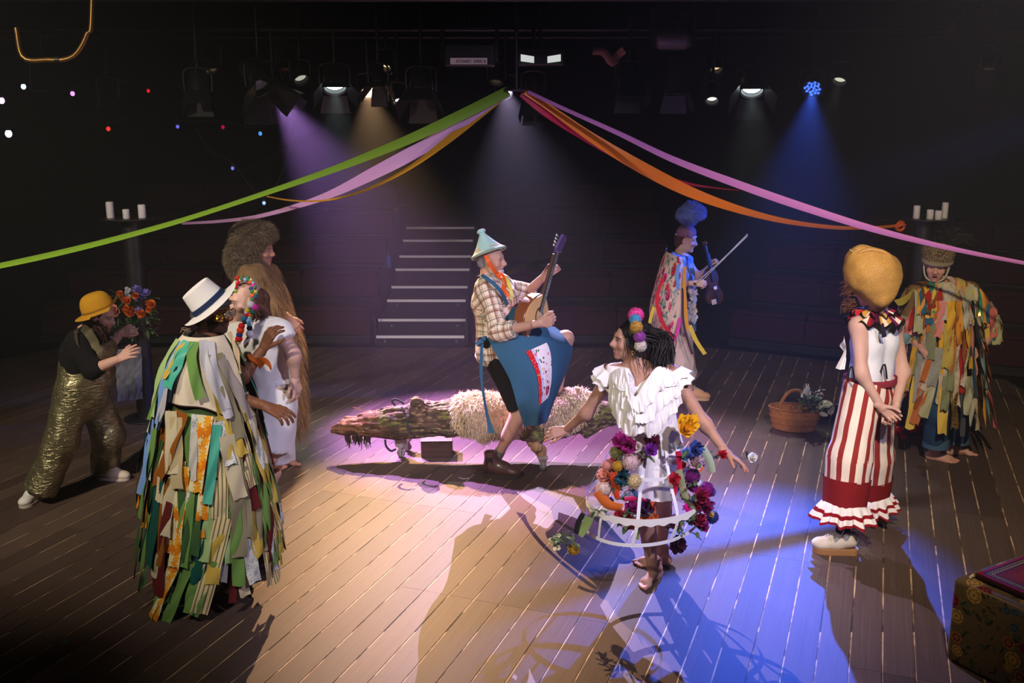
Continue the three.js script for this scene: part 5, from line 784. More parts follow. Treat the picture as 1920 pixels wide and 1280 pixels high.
  part(t, 'skirt', sheet((u, v) => { const a = u * 6.2832, c = lerpV(wc, hc, v), r = lerp(0.115, 0.155, Math.pow(v, 0.7)) + 0.006 * v * Math.sin(a * 14); return ring(c, r, r * 0.86, a); }, 80, 20, 10, 4), cloth('#ffffff', { map: laceTex }), 'white eyelet lace skirt');
  part(t, 'waist_frill', sheet((u, v) => { const a = lerp(-0.9, 1.5, u), c = lerpV(at(1228, 800, 5.6), at(1230, 838, 5.6), v), r = lerp(0.12, 0.165, v) + 0.008 * v * Math.sin(a * 20); return ring(c, r, r, a); }, 40, 6), whiteCloth);
  for (const q of [0.2, 0.34]) part(t, 'lace_fringe', strip([at(1185 + q * 60, 800, 5.43), at(1190 + q * 60, 825, 5.42), at(1186 + q * 70, 850, 5.43)], 0.05, V(0, 0, 1), { wave: 0.006 }), whiteCloth);
  // hoops, tapes
  const tape = cloth([0.80, 0.80, 0.80]), HC = at(1212, 930, 5.6); HC.y = 0;
  const hoop = (h, r, rz, tx, tz, dx = 0, dz = 0) => { const p = []; for (let i = 0; i <= 48; i++) { const a = i / 48 * 6.2832; p.push(V(HC.x + dx + Math.cos(a) * r, h + Math.cos(a) * r * tx + Math.sin(a) * rz * tz, HC.z + dz + Math.sin(a) * rz)); } return p; };
  const H1 = hoop(0.415, 0.345, 0.33, 0.10, -0.06, -0.03, 0), H2 = hoop(0.575, 0.36, 0.34, 0.08, -0.10, 0, 0.0), H3 = hoop(0.79, 0.25, 0.25, 0.04, -0.12, -0.0, 0);
  const hoops = part(t, 'hoop_skirt', strip(H1, 0.022, (q, p) => p.clone().sub(V(HC.x, p.y, HC.z)), { seg: 96 }), tape, 'white hoop cage');
  part(hoops, 'hoop', strip(H2, 0.030, (q, p) => p.clone().sub(V(HC.x, p.y, HC.z)), { seg: 96 }), tape); part(hoops, 'hoop', strip(H3, 0.024, (q, p) => p.clone().sub(V(HC.x, p.y, HC.z)), { seg: 80 }), tape);
  part(hoops, 'lace_trim', sheet((u, v) => { const k = lerp(2, 24, u), p = curve(H2).getPoint(k / 48), o = p.clone().sub(V(HC.x, p.y, HC.z)).normalize(); return p.addScaledVector(o, 0.006).add(V(0, lerp(0.02, -0.024, v) + 0.006 * Math.sin(u * 90) * v, 0)); }, 80, 4, 14, 1), laceCloth);
  for (const k of [2, 9, 14, 19, 27, 33, 40]) part(hoops, 'tape', strip([ring(wc, 0.12, 0.12, k / 48 * 6.2832), H3[k], H2[k], H1[k]], 0.02, (q, p) => p.clone().sub(V(HC.x, p.y, HC.z)), { seg: 20 }), tape);
  // flowers and pompons: px, py, distance, radius, colour
  const pom = [[1157, 848, 5.36, 0.043, [0.25, 0.24, 0.09]], [1158, 874, 5.34, 0.032, [0.52, 0.30, 0.03]], [1183, 867, 5.33, 0.047, [0.72, 0.52, 0.50]], [1189, 902, 5.31, 0.043, [0.66, 0.52, 0.26]], [1140, 872, 5.40, 0.036, [0.72, 0.33, 0.27]], [1298, 893, 5.36, 0.046, [0.16, 0.012, 0.14]], [1324, 918, 5.40, 0.048, [0.20, 0.012, 0.17]], [1335, 969, 5.44, 0.040, [0.035, 0.05, 0.22]], [1076, 1029, 5.36, 0.036, [0.48, 0.28, 0.02]], [1311, 846, 5.42, 0.033, [0.62, 0.28, 0.14]], [1131, 915, 5.36, 0.045, [0.75, 0.56, 0.46]]];
  for (const [x, y, D, r, c] of pom) part(hoops, 'pompon', pompon(at(x, y, D), r, 340), fm(c));
  const flw = [[1164, 831, .05, [0.38, .02, .20], 5], [1180, 834, .05, [.34, .015, .16], 6], [1220, 832, .052, [.10, .008, .03], 7], [1219, 844, .04, [.24, .03, .36], 5], [1276, 792, .05, [.85, .52, .01], 6], [1292, 797, .055, [.88, .52, .01], 6], [1284, 806, .05, [.80, .42, .01], 6], [1300, 840, .048, [.05, .09, .34], 6], [1284, 858, .05, [.30, .42, .62], 6], [1135, 893, .05, [.72, .34, .24], 7], [1184, 954, .046, [.40, .02, .24], 7], [1163, 967, .036, [.45, .01, .03], 6], [1187, 985, .045, [.72, .10, .01], 7], [1213, 952, .05, [.06, .012, .07], 6], [1262, 976, .045, [.55, .16, .12], 5], [1312, 930, .05, [.30, .008, .05], 7], [1318, 948, .05, [.28, .008, .10], 7], [1308, 978, .045, [.34, .01, .06], 7], [1266, 1020, .058, [.045, .006, .02], 7], [1316, 990, .04, [.3, .02, .16], 6], [1262, 897, .04, [.55, .02, .04], 6], [1352, 855, .03, [.45, .01, .02], 5], [1300, 870, .05, [.62, .44, .48], 6], [1168, 895, .05, [.03, .12, .16], 6], [1325, 952, .038, [.25, .38, .6], 6]];
  for (const [x, y, r, c, n] of flw) part(hoops, 'flower', bloom(at(x, y, 5.34 + rr(-.02, .06)), V((x - 1212) / 160 + rr(-.3, .3), 0.5 + rr(-.3, .3), 0.8), r, n, 3, 0.5), fm(c));
  const small = [[.40, .02, .22], [.5, .02, .05], [.66, .30, .24], [.30, .40, .62], [.14, .01, .12], [.72, .14, .02], [.70, .62, .52], [.06, .10, .36], [.55, .36, .05]];
  for (const [x0, x1, y0, y1, n] of [[1128, 1176, 860, 945, 12], [1268, 1322, 845, 985, 20], [1160, 1225, 945, 985, 7], [1290, 1335, 905, 985, 9], [1168, 1200, 838, 880, 4]]) for (let i = 0; i < n; i++) { const x = rr(x0, x1), y = rr(y0, y1); part(hoops, 'flower', bloom(at(x, y, 5.38 + rr(-.03, .06)), V((x - 1212) / 160 + rr(-.4, .4), 0.4 + rr(-.4, .4), 0.8), rr(0.022, 0.036), 6, 2, 0.5), fm(pick(small))); }
  const lf = (x0, x1, y0, y1, n, l = 0.06, D = 5.36) => { for (let i = 0; i < n; i++) { const a = at(rr(x0, x1), rr(y0, y1), D + rr(-.04, .05)); part(hoops, 'leaf', leafG(a, V(rr(-1, 1), rr(-.6, .6), rr(0, 1)), rr(l * 0.7, l * 1.3), l * 0.38), fm(pick(greens))); } };
  lf(1158, 1206, 955, 985, 26); lf(1036, 1082, 1002, 1026, 24, 0.055); lf(1258, 1312, 970, 1000, 30); lf(1196, 1222, 838, 866, 9); lf(1272, 1330, 830, 960, 34); lf(1322, 1346, 845, 862, 10, 0.045, 5.4); lf(1150, 1180, 880, 945, 14); lf(1115, 1130, 952, 965, 6, 0.045);
  for (const [p, w, c] of [[[[1148, 885], [1152, 910], [1158, 935]], 0.035, [.6, .06, .02]], [[[1157, 882], [1160, 900], [1157, 932]], 0.022, [.78, .16, .01]], [[[1185, 916], [1200, 940], [1208, 965]], 0.025, [.03, .09, .2]], [[[1120, 920], [1140, 945], [1165, 952]], 0.06, [.62, .14, .02]], [[[1271, 845], [1274, 885], [1262, 930]], 0.03, [.5, .01, .05]], [[[1272, 880], [1285, 930], [1300, 955]], 0.04, [.30, .32, .16]], [[[1283, 945], [1294, 962], [1300, 972]], 0.03, [.6, .01, .22]], [[[1105, 968], [1098, 985], [1086, 1002]], 0.055, [.22, .30, .09]], [[[1094, 962], [1084, 980], [1080, 1000]], 0.03, [.012, .014, .014]], [[[1170, 935], [1198, 935], [1215, 945]], 0.03, [.5, .01, .08]], [[[1223, 940], [1215, 965], [1195, 975]], 0.03, [.7, .10, .01]], [[[1316, 838], [1330, 862], [1335, 885]], 0.045, [.36, .44, .32]], [[[1245, 975], [1225, 985], [1205, 982]], 0.02, [.55, .24, .2]], [[[1196, 985], [1194, 995], [1193, 1010]], 0.035, [.22, .26, .08]]]) part(hoops, 'ribbon', strip(p.map(([x, y], i) => at(x, y, 5.33 + 0.01 * i)), w, V(0.1, 0.2, 1), { cup: 0.3, twist: 0.6 }), satin(c));
  for (let i = 0; i < 5; i++) { const a = at(1066 + rr(-8, 12), 1010 + rr(-6, 12), 5.36); part(hoops, 'twig', tube([a, a.clone().add(V(rr(-.08, -.02), rr(-.02, .04), 0)), a.clone().add(V(rr(-.13, -.06), rr(-.03, .05), 0))], 0.0016, 8, 4), fm(greens[0])); }
  for (let i = 0; i < 9; i++) part(hoops, 'flower', bloom(at(rr(1030, 1050), rr(1004, 1030), 5.36), V(-0.5, 0.6, 1), 0.014, 5, 1, 0.3), fm([0.66, 0.62, 0.36]));
  { const c = at(1408, 858, 5.36); part(hoops, 'flower', bloom(c, V(0.4, 0.4, 1), 0.03, 5, 3, 0.6), fm([0.8, 0.78, 0.7])); part(hoops, 'leaf', leafG(at(1400, 858, 5.37), V(-0.3, 1, 0.3), 0.04, 0.02), fm(greens[2])); part(hoops, 'twig', tube([at(1330, 855, 5.42), at(1368, 860, 5.40), at(1406, 859, 5.36)], 0.002, 12, 4), fm(greens[0])); }
  // hair
  const black = cloth([0.010, 0.008, 0.009], { roughness: 0.5, specularIntensity: 0.6 }), hair = [];
  const cap = blob([ball(V(0, 0.035, -0.022), 0.086, 0.092, 0.10), ball(V(0, -0.03, -0.05), 0.08, 0.07, 0.065)], 0.03, 0.007, { cut: [{ p: V(0, 0.02, 0.044), n: V(0, -0.55, 1) }], warp: (x, y, z) => 0.004 * noise(x * 70, y * 20, z * 70) }).applyMatrix4(hm);
  const hr = part(t, 'hair', cap, black, 'long black hair');
  for (let i = 0; i < 300; i++) { const a = V(rr(-.075, .075), rr(-.02, .09), rr(-.11, -.02)).applyMatrix4(hm), e = at(lerp(1218, 1264, rnd()), rr(668, 694), 5.56 + rr(-.12, .14)), m = lerpV(a, e, 0.5).add(V(0.05 + rr(0, .03), 0.05, 0)); hair.push(taperTube([a, m, e], rr(0.0035, 0.0065), 0.0015, 9, 4)); }
  for (let i = 0; i < 8; i++) { const a = at(1190 + rr(-4, 10), 640, 5.53), e = at(1200 + rr(-6, 22), rr(690, 712), 5.44); hair.push(taperTube([a, lerpV(a, e, 0.4).add(V(rr(-.02, .02), 0, .03)), e], 0.0035, 0.001, 12, 4)); }
  for (let i = 0; i < 10; i++) { const a = V(0.075, 0.06, 0.03).add(V(rr(-.02, .0), rr(-.02, .02), rr(-.03, .02))).applyMatrix4(hm), e = at(1176 + rr(-2, 16), rr(648, 668), 5.52); hair.push(taperTube([a, lerpV(a, e, 0.5).add(V(-0.008, 0, 0.012)), e], 0.006, 0.0015, 8, 4)); }
  part(hr, 'hair_mass', blob([cone(V(0, 0.03, -0.07).applyMatrix4(hm), at(1225, 652, 5.62), 0.085, 0.07), cone(at(1225, 652, 5.62), at(1246, 680, 5.6), 0.07, 0.035)], 0.04, 0.009, { warp: (x, y, z) => 0.012 * noise(x * 40, y * 9, z * 40) }), black);
  part(hr, 'locks', merge(hair), black);
  const band = part(t, 'pompon_headband', tube([at(1194, 596, 5.66), at(1191, 604, 5.52), at(1196, 628, 5.50), at(1201, 650, 5.51)], 0.008, 20, 6), black);
  for (const [x, y, r, c, D] of [[1192.5, 591, 0.046, [.72, .07, .30], 5.58], [1191, 600, 0.034, [.08, .32, .5], 5.52], [1193, 613, 0.038, [.52, .30, .06], 5.49], [1199, 631, 0.036, [.32, .07, .34], 5.49], [1201, 648, 0.036, [.66, .60, .50], 5.49]]) part(band, 'pompon', pompon(at(x, y, D), r, 420), fm(c));
  part(t, 'earring', merge([new THREE.TorusGeometry(0.009, 0.0025, 6, 16).translate(...at(1187, 661, 5.5).toArray()), new THREE.SphereGeometry(0.006, 8, 6).translate(...at(1186, 664, 5.5).toArray())]), M.brass);
}
// ---------------------------------------------------------------- the girl in striped trousers, seen from behind
const skinFair = [0.55, 0.34, 0.27];
{
  const base = floorAt(1600, 1005), t = person('woman seen from behind in a straw hat, white vest and striped trousers', base);
  const J = joints({ nk: [1640, 590, 6.28], sL: [1608, 611, 6.22], eL: [1615, 700, 6.12], wL: [1652, 763, 6.06], sR: [1676, 611, 6.40], eR: [1694, 698, 6.32], wR: [1678, 766, 6.10], hL: [1612, 748, 6.2], hR: [1644, 748, 6.34], kL: [1592, 860, 6.1], aL: [1577, 1003, 6.04], kR: [1637, 855, 6.45], aR: [1629, 955, 6.52] });
  const fr = V(-0.75, 0, -0.65), B = limbs(J, { front: fr, w: 0.92, arm: 0.92, leg: 0.95, chest: 0.95 });
  const hm = headM(at(1632, 540, 6.26), V(-0.75, -0.25, -0.6), V(0.05, 1, 0.12), 0.99);
  body(t, J, B, { skin: skinFair, neck: 0.9, head: { m: hm }, hands: { L: { dir: V(0.8, -0.55, 0.1), palm: V(0.2, -0.2, 1), curl: [0.55, 0.6, 0.7, 0.8], thumb: [0.6, 0.3], size: 0.95 }, R: { dir: V(-0.35, -0.9, 0.2), palm: V(-0.6, 0.1, 0.7), curl: [0.7, 0.8, 0.9, 1.0], thumb: [0.5, 0.4], size: 0.95 } } });
  const vest = part(t, 'vest', boxUV(garment(B.torso.map((p) => grow(p, 0.014)), 0, { folds: 0.006, k: 0.035, cut: [{ p: at(1640, 600, 6.28), n: V(0, 1, 0) }, { p: at(1630, 716, 6.25), n: V(0, -1, 0) }, { ...ball(J.sL.clone().add(V(-0.035, 0.0, 0.02)), 0.075, 0.11, 0.075), ks: 0.01 }, { ...ball(J.sR.clone().add(V(0.035, 0.0, 0.03)), 0.075, 0.11, 0.075), ks: 0.01 }] }), 20), cloth([0.74, 0.77, 0.82], { bumpMap: weaveTex, bumpScale: 0.0008 }), 'white ribbed vest');
  part(vest, 'shirt_tail', sheet((u, v) => lerpV(lerpV(at(1582, 628, 6.16), at(1576, 650, 6.18), u), lerpV(at(1571, 690, 6.16), at(1590, 694, 6.1), u), v).add(V(0.02 * Math.sin(v * 4), 0, 0.02 * Math.sin(u * 5))), 8, 10), whiteCloth);
  for (const [x, y, D] of [[1596, 698, 6.07], [1657, 694, 6.18]]) part(vest, 'clip', merge([tube([at(x - 6, y + 14, D), at(x - 4, y - 2, D - 0.02), at(x + 1, y - 12, D - 0.02), at(x + 4, y - 2, D - 0.02), at(x + 6, y + 16, D)], 0.006, 20, 6), tube([at(x - 4, y - 2, D - 0.02), at(x - 16, y + 16, D - 0.01)], 0.004, 8, 5)]), M.black);
  // trousers
  const stripeT = tex(128, 64, (g, w, h) => { g.fillStyle = '#e8dccb'; g.fillRect(0, 0, w, h); g.fillStyle = '#8e2c26'; g.fillRect(8, 0, 52, h); for (let i = 0; i < 700; i++) { g.fillStyle = pick(['rgba(255,255,255,.12)', 'rgba(60,10,10,.10)']); g.fillRect(rr(0, w), rr(0, h), 1, 4); } }, 1 / 0.082, 1);
  const hemL = lerpV(J.kL, J.aL, 0.28), hemR = lerpV(J.kR, J.aR, 0.40);
  const bones = [cone(lerpV(J.hL, J.hR, 0.12).add(V(0, 0.06, 0)), J.kL, 0.128, 0.138), cone(J.kL, hemL, 0.138, 0.142, true), cone(lerpV(J.hL, J.hR, 0.85).add(V(0, 0.06, 0)), J.kR, 0.125, 0.132), cone(J.kR, hemR, 0.132, 0.136, true)];
  const tr = garment([...bones, cone(at(1625, 716, 6.26), at(1626, 745, 6.26), 0.125, 0.15)], 0, { folds: 0.010, freq: 8, k: 0.05, cut: [{ p: at(1630, 711, 6.25), n: V(0, 1, 0) }] });
  const trs = part(t, 'trousers', boneUV(tr, bones), cloth('#ffffff', { map: stripeT }), 'red and cream striped wide trousers');
  const red = cloth([0.22, 0.012, 0.012]);
  part(trs, 'waistband', (() => { const p = []; for (let i = 0; i <= 40; i++) { const a = i / 40 * 6.2832; p.push(at(1631, 710, 6.26).add(V(Math.cos(a) * 0.172, 0.012 * Math.sin(a * 3) * 0.3, Math.sin(a) * 0.145))); } return strip(p, 0.045, (q, c) => c.clone().sub(at(1631, 710, 6.26)), { seg: 80, wave: 0.004 }); })(), cloth([0.26, 0.03, 0.05]));
  const cuff = (a, b, r, len1, len2) => {
    const ax = b.clone().sub(a).normalize(), e1 = V(1, 0, 0).addScaledVector(ax, -ax.x).normalize(), e2 = ax.clone().cross(e1), P = (h, rad, an) => a.clone().addScaledVector(ax, h).addScaledVector(e1, Math.cos(an) * rad).addScaledVector(e2, Math.sin(an) * rad);
    part(trs, 'cuff_band', sheet((u, v) => P(lerp(-0.02, len1, v), r + 0.004 - 0.012 * v + 0.004 * Math.sin(u * 25), u * 6.2832), 48, 6), red, 'red cuff band');
    part(trs, 'cuff_ruffle', sheet((u, v) => { const an = u * 6.2832, f = Math.pow(v, 0.8); return P(len1 - 0.012 + len2 * v * (1 - 0.10 * Math.sin(an * 9)), lerp(r - 0.012, r + 0.055, f) + 0.022 * f * Math.sin(an * 17 + 1.5 * Math.sin(an * 3)), an); }, 190, 10), cloth('#ffffff', { map: tex(32, 128, (g, w, h) => { g.fillStyle = '#f0ebe6'; g.fillRect(0, 0, w, h); g.fillStyle = '#8a0f18'; g.fillRect(0, 0, w, 16); g.fillRect(0, 50, w, 24); }) }), 'white ruffle with red bands');
  };
  cuff(hemL, J.aL, 0.144, 0.155, 0.125); cuff(hemR, J.aR, 0.136, 0.12, 0.115);
  const shU = mat([0.66, 0.60, 0.50], 0.7), shS = mat([0.34, 0.17, 0.06], 0.6), lc = cloth([0.6, 0.55, 0.46]);
  for (const [s, f, d] of [['L', floorAt(1577, 1036), V(-1, 0, -0.16)], ['R', floorAt(1630, 975), V(-0.9, 0, -0.25)]]) { part(t, 'sock', bar(f.clone().add(V(0, 0.08, 0)), lerpV(J['a' + s], J['k' + s], 0.5), 0.045, 16), cloth([0.012, 0.012, 0.014])); const sm = footM(f, d, V(0, 1, 0), 1.12), u = shoe(t, sm, { upper: shU, sole: shS, soleH: 0.036, lace: lc }); part(u, 'side_label', box(0.004, 0.011, 0.028, -0.0445, 0.075, 0.03, 0.001).applyMatrix4(sm), mat([0.3, 0.3, 0.32], 0.6)); }
  // ruffled collar
  const cc = at(1640, 590, 6.28), patch = tex(512, 64, (g, w, h) => { for (let x = 0; x < w; x += 22) { g.fillStyle = pick(['#7a1030', '#5c0f4a', '#b58a3c', '#8d1a22', '#d9c9b4', '#4a0d2a', '#a51d2c']); g.fillRect(x, 0, 22, h); } g.fillStyle = '#d8ccb8'; g.fillRect(0, 54, w, 4); g.fillStyle = '#0c0a0c'; g.fillRect(0, 0, w, 9); }, 2, 1);
  const cl = part(t, 'ruffled_collar', sheet((u, v) => { const a = u * 6.2832, r = lerp(0.075, 0.185, v) + 0.01 * v * Math.sin(a * 11); return cc.clone().add(V(Math.cos(a) * r, lerp(0.035, -0.045, v) + 0.020 * v * Math.sin(a * 11 + 1) + 0.03 * Math.cos(a) * 0, Math.sin(a) * r * 0.85)); }, 140, 8), cloth('#ffffff', { map: patch }), 'patchwork ruffled collar with black edge');
  part(cl, 'ruffle_layer', sheet((u, v) => { const a = u * 6.2832, r = lerp(0.07, 0.145, v) + 0.012 * v * Math.sin(a * 13 + 2); return cc.clone().add(V(Math.cos(a) * r, lerp(0.045, 0.012, v) + 0.018 * v * Math.sin(a * 13), Math.sin(a) * r * 0.85)); }, 140, 6), cloth('#ffffff', { map: patch }));
  part(cl, 'ribbon_tail', strip([at(1655, 606, 6.08), at(1656, 618, 6.08), at(1658, 632, 6.09)], 0.028, V(0, 0, 1), { wide: (q) => 0.5 + 0.7 * q }), cloth([0.02, 0.015, 0.03]));
  // hat
  const strawT = tex(512, 512, (g, w, h) => { g.fillStyle = '#b98a3e'; g.fillRect(0, 0, w, h); for (let y = 0; y < h; y += 7) for (let x = 0; x < w; x += 9) { g.fillStyle = pick(['#cfa152', '#a8782e', '#dcb468', '#96681f', '#c4933f']); g.fillRect(x + (y / 7 % 2) * 4, y, 8, 5.4); } }, 1 / 0.11), strawB = tex(64, 64, (g, w, h) => { g.fillStyle = '#222'; g.fillRect(0, 0, w, h); g.fillStyle = '#fff'; for (let y = 0; y < h; y += 8) g.fillRect(0, y, w, 5); }, 1 / 0.066, 1 / 0.066, false);
  const hax = cone(at(1622, 478, 6.22), at(1650, 566, 6.14), 0.15, 0.08);
  const hatG = blob([ball(at(1632, 512, 6.2), 0.165, 0.150, 0.150), cone(at(1634, 515, 6.16), at(1651, 556, 6.13), 0.125, 0.072), cone(at(1613, 484, 6.24), at(1672, 500, 6.26), 0.085, 0.055), ball(at(1650, 520, 6.2), 0.125, 0.14, 0.13)], 0.06, 0.0085, { warp: (x, y, z) => 0.008 * noise(x * 14, y * 14, z * 14) });
  const hat = part(t, 'straw_hat', boneUV(hatG, [hax]), mat('#ffffff', 0.6, { map: strawT, bumpMap: strawB, bumpScale: 0.003 }), 'golden woven straw hat tipped back');
  part(hat, 'folded_brim', tube([at(1600, 490, 6.2), at(1612, 474, 6.16), at(1636, 468, 6.14), at(1664, 477, 6.13), at(1682, 500, 6.16)], 0.013, 40, 8), mat([0.42, 0.22, 0.05], 0.7));
  const strawM = mat([0.6, 0.45, 0.2], 0.8); for (const [x, y] of [[1608, 474], [1612, 470], [1631, 464], [1600, 471], [1684, 522]]) part(hat, 'loose_straw', tube([at(x, y + 6, 6.18), at(x - 2, y, 6.18), at(x - 6 + rr(-3, 3), y - 4, 6.18)], 0.002, 6, 4), strawM);
  // hair: two short curly bunches
  const brown = cloth([0.13, 0.05, 0.025]), hr = part(t, 'hair', blob([ball(V(0, 0.02, -0.03), 0.084, 0.085, 0.09), ball(V(0, -0.05, -0.06), 0.06, 0.05, 0.045)], 0.03, 0.008, { cut: [{ p: V(0, 0, 0.03), n: V(0, -0.3, 1) }] }).applyMatrix4(hm), brown);
  for (const [x, y, n] of [[1588, 538, 34], [1590, 568, 46]]) { const g = []; for (let i = 0; i < n; i++) { const a = at(1602, y + rr(-8, 8), 6.2), e = at(x + rr(-16, 6), y + rr(-8, 22), 6.16 + rr(-.05, .05)), m = lerpV(a, e, 0.5).add(V(rr(-.03, .03), rr(-.02, .03), rr(-.03, .03))); g.push(taperTube([a, m, e], 0.0038, 0.001, 10, 4)); } part(hr, 'bunch', merge(g), brown); }
}
// ---------------------------------------------------------------- the violin player
const floral = (bg, cols, n = 60, r0 = 8, r1 = 26, rep = 1) => tex(256, 256, (g, w, h) => { g.fillStyle = bg; g.fillRect(0, 0, w, h); for (let i = 0; i < n; i++) { const x = rr(0, w), y = rr(0, h), r = rr(r0, r1), c = pick(cols); for (let k = 0; k < 6; k++) { g.fillStyle = c; g.globalAlpha = 0.75; g.beginPath(); g.ellipse(x + Math.cos(k) * r * 0.5, y + Math.sin(k) * r * 0.5, r * 0.5, r * 0.36, k, 0, 6.3); g.fill(); } g.globalAlpha = 0.5; g.fillStyle = '#fff0e0'; g.beginPath(); g.arc(x, y, r * 0.2, 0, 6.3); g.fill(); g.globalAlpha = 1; } }, rep);
{
  const base = floorAt(1298, 748), t = person('violin player in a rose-patterned shawl with a tall blue hair puff', base);
  const J = joints({ nk: [1277, 478, 9.6], sR: [1263, 490, 9.45], eR: [1268, 533, 9.38], wR: [1300, 531, 9.25], sL: [1286, 487, 9.75], eL: [1308, 520, 9.72], wL: [1327, 503, 9.6], hR: [1263, 602, 9.5], hL: [1278, 602, 9.65], kR: [1272, 672, 9.5], aR: [1294, 728, 9.62], kL: [1262, 670, 9.7], aL: [1262, 728, 9.95] });
  const fr = V(1, 0, 0.2), B = limbs(J, { front: fr, w: 0.95, arm: 0.9 });
  const hm = headM(at(1286, 451, 9.6), V(1, -0.12, 0.35), V(0.06, 1, 0), 0.98);
  body(t, J, B, { skin: skinFair, head: { m: hm, lips: [0.4, 0.05, 0.06] }, hands: { R: { dir: V(1, 0.05, 0.3), palm: V(0, -0.6, -0.7), curl: [0.9, 1, 1, 1], thumb: [0.4, 0.4] }, L: { dir: V(0.4, 0.9, 0.2), palm: V(0.7, -0.3, 0.3), curl: [0.9, 0.9, 1, 1], thumb: [0.4, 0.3] } } });
  const blouse = floral('#5f7fb8', ['#2c4d8c', '#3f6aa8', '#8fa6c8', '#37507a', '#9c7f58'], 70, 6, 16, 3);
  part(t, 'blouse', boxUV(garment([...B.torso.map((p) => grow(p, 0.022)), cone(lerpV(B.mh, B.ms, 0.3), B.mh.clone().add(V(0.03, -0.1, 0)), 0.15, 0.16, true)], 0, { folds: 0.008, cut: [{ p: J.nk.clone().add(V(0, 0.01, 0)), n: V(0.3, 1, 0) }] })), cloth('#ffffff', { map: blouse }));
  part(t, 'trousers', garment([cone(J.hR.clone().add(V(0, 0.04, 0)), lerpV(J.kR, J.aR, 0.1), 0.15, 0.14), cone(lerpV(J.kR, J.aR, 0.1), lerpV(J.kR, J.aR, 0.62), 0.14, 0.135, true), cone(J.hL.clone().add(V(-0.02, 0.04, 0)), lerpV(J.kL, J.aL, 0.6), 0.14, 0.13, true)], 0, { folds: 0.016, k: 0.06 }), cloth([0.62, 0.50, 0.46]), 'wide cream trousers');
  const tan = mat([0.62, 0.34, 0.18], 0.8); shoe(t, footM(floorAt(1300, 748), V(1, 0, 0.25)), { upper: tan, sole: mat([0.6, 0.42, 0.28], 0.8), soleH: 0.024, lace: cloth([0.7, 0.6, 0.5]) }); shoe(t, footM(floorAt(1264, 741), V(1, 0, 0.1)), { upper: tan, sole: mat([0.6, 0.42, 0.28], 0.8), soleH: 0.024 });
  // shawl
  const roses = tex(256, 512, (g, w, h) => { g.fillStyle = '#cfb9a8'; g.fillRect(0, 0, w, h); for (let i = 0; i < 150; i++) { g.fillStyle = pick(['#4b7a68', '#6d9484', '#3d6a66', '#88a592']); g.save(); g.translate(rr(0, w * 0.78), rr(0, h)); g.rotate(rr(0, 6)); g.beginPath(); g.ellipse(0, 0, rr(8, 18), rr(3, 7), 0, 0, 6.3); g.fill(); g.restore(); } for (let i = 0; i < 26; i++) { const x = rr(15, w * 0.72), y = 14 + i * h / 26, r = rr(14, 25), c = pick([['#c23a4c', '#8e1c34'], ['#d8607e', '#a82c56'], ['#cf5a4e', '#8e2a2a'], ['#c72c74', '#7e1648']]); for (let k = 8; k > 0; k--) { g.fillStyle = c[k % 2]; g.beginPath(); g.ellipse(x + Math.cos(k * 2.4) * r * 0.2, y + Math.sin(k * 2.4) * r * 0.2, r * k / 8, r * k / 9, k, 0, 6.3); g.fill(); } } });
  const sa = curve([at(1258, 476, 9.36), at(1247, 505, 9.3), at(1236, 545, 9.28), at(1226, 590, 9.3), at(1232, 630, 9.32), at(1246, 668, 9.34)]), sb = curve([at(1280, 482, 9.3), at(1283, 510, 9.22), at(1281, 545, 9.2), at(1276, 594, 9.2), at(1266, 630, 9.26), at(1254, 676, 9.32)]);
  const shawl = part(t, 'shawl', sheet((u, v) => { const p = lerpV(sa.getPoint(v), sb.getPoint(v), u); return p.add(V(0, 0, 0.07 * Math.sin(u * 3.1) + 0.02 * Math.sin(u * 12 + v * 5) * v)); }, 20, 44), cloth('#ffffff', { map: roses }), 'cream shawl printed with red roses and green leaves');
  part(shawl, 'back_fold', sheet((u, v) => { const p = lerpV(sa.getPoint(v * 0.8), sa.getPoint(v * 0.8).add(V(0.02, 0, -0.35)), u); return p.add(V(-0.03 * Math.sin(u * 3.1), 0.02 * u, 0)); }, 8, 20), cloth('#ffffff', { map: roses }));
  for (const [p, w, c] of [[[[1243, 520], [1232, 560], [1240, 600], [1262, 632]], 0.035, [.5, .01, .02]], [[[1226, 575], [1221, 592], [1218, 606]], 0.03, [.62, .5, .04]], [[[1275, 596], [1270, 622], [1260, 645]], 0.03, [.6, .04, .35]], [[[1284, 500], [1283, 545], [1287, 600], [1288, 618]], 0.035, [.6, .28, .02]], [[[1280, 540], [1281, 600], [1290, 640], [1298, 664]], 0.02, [.05, .015, .03]], [[[1293, 610], [1305, 638], [1322, 664]], 0.04, [.62, .48, .05]], [[[1272, 496], [1270, 520], [1272, 542]], 0.03, [.12, .3, .75]]]) part(shawl, 'ribbon', strip(p.map(([x, y]) => at(x, y, 9.14)), w, V(0.1, 0, 1), { twist: 0.5 }), satin(c));
  for (let i = 0; i < 26; i++) { const x = rr(1290, 1304), y = rr(530, 590); part(t, 'rag_strip', strip([at(x, y, 9.35), at(x + 2, y + 10, 9.34), at(x + rr(0, 5), y + rr(16, 26), 9.34)], 0.035, V(0.5, 0, 1), { ragged: 0.01, wave: 0.01 }), cloth(pick([[.55, .45, .42], [.3, .36, .5], [.5, .38, .3], [.62, .55, .55]]))); }
  // cap and puff of hair
  part(t, 'knit_cap', lathe([[0.1, 0], [0.102, 0.015], [0.098, 0.03], [0.1, 0.045], [0.094, 0.06], [0.085, 0.08], [0.06, 0.1], [0.0, 0.11]], 32).translate(0, 0.045, -0.008).applyMatrix4(hm), cloth([0.25, 0.13, 0.2], { bumpMap: weaveTex, bumpScale: 0.004 }));
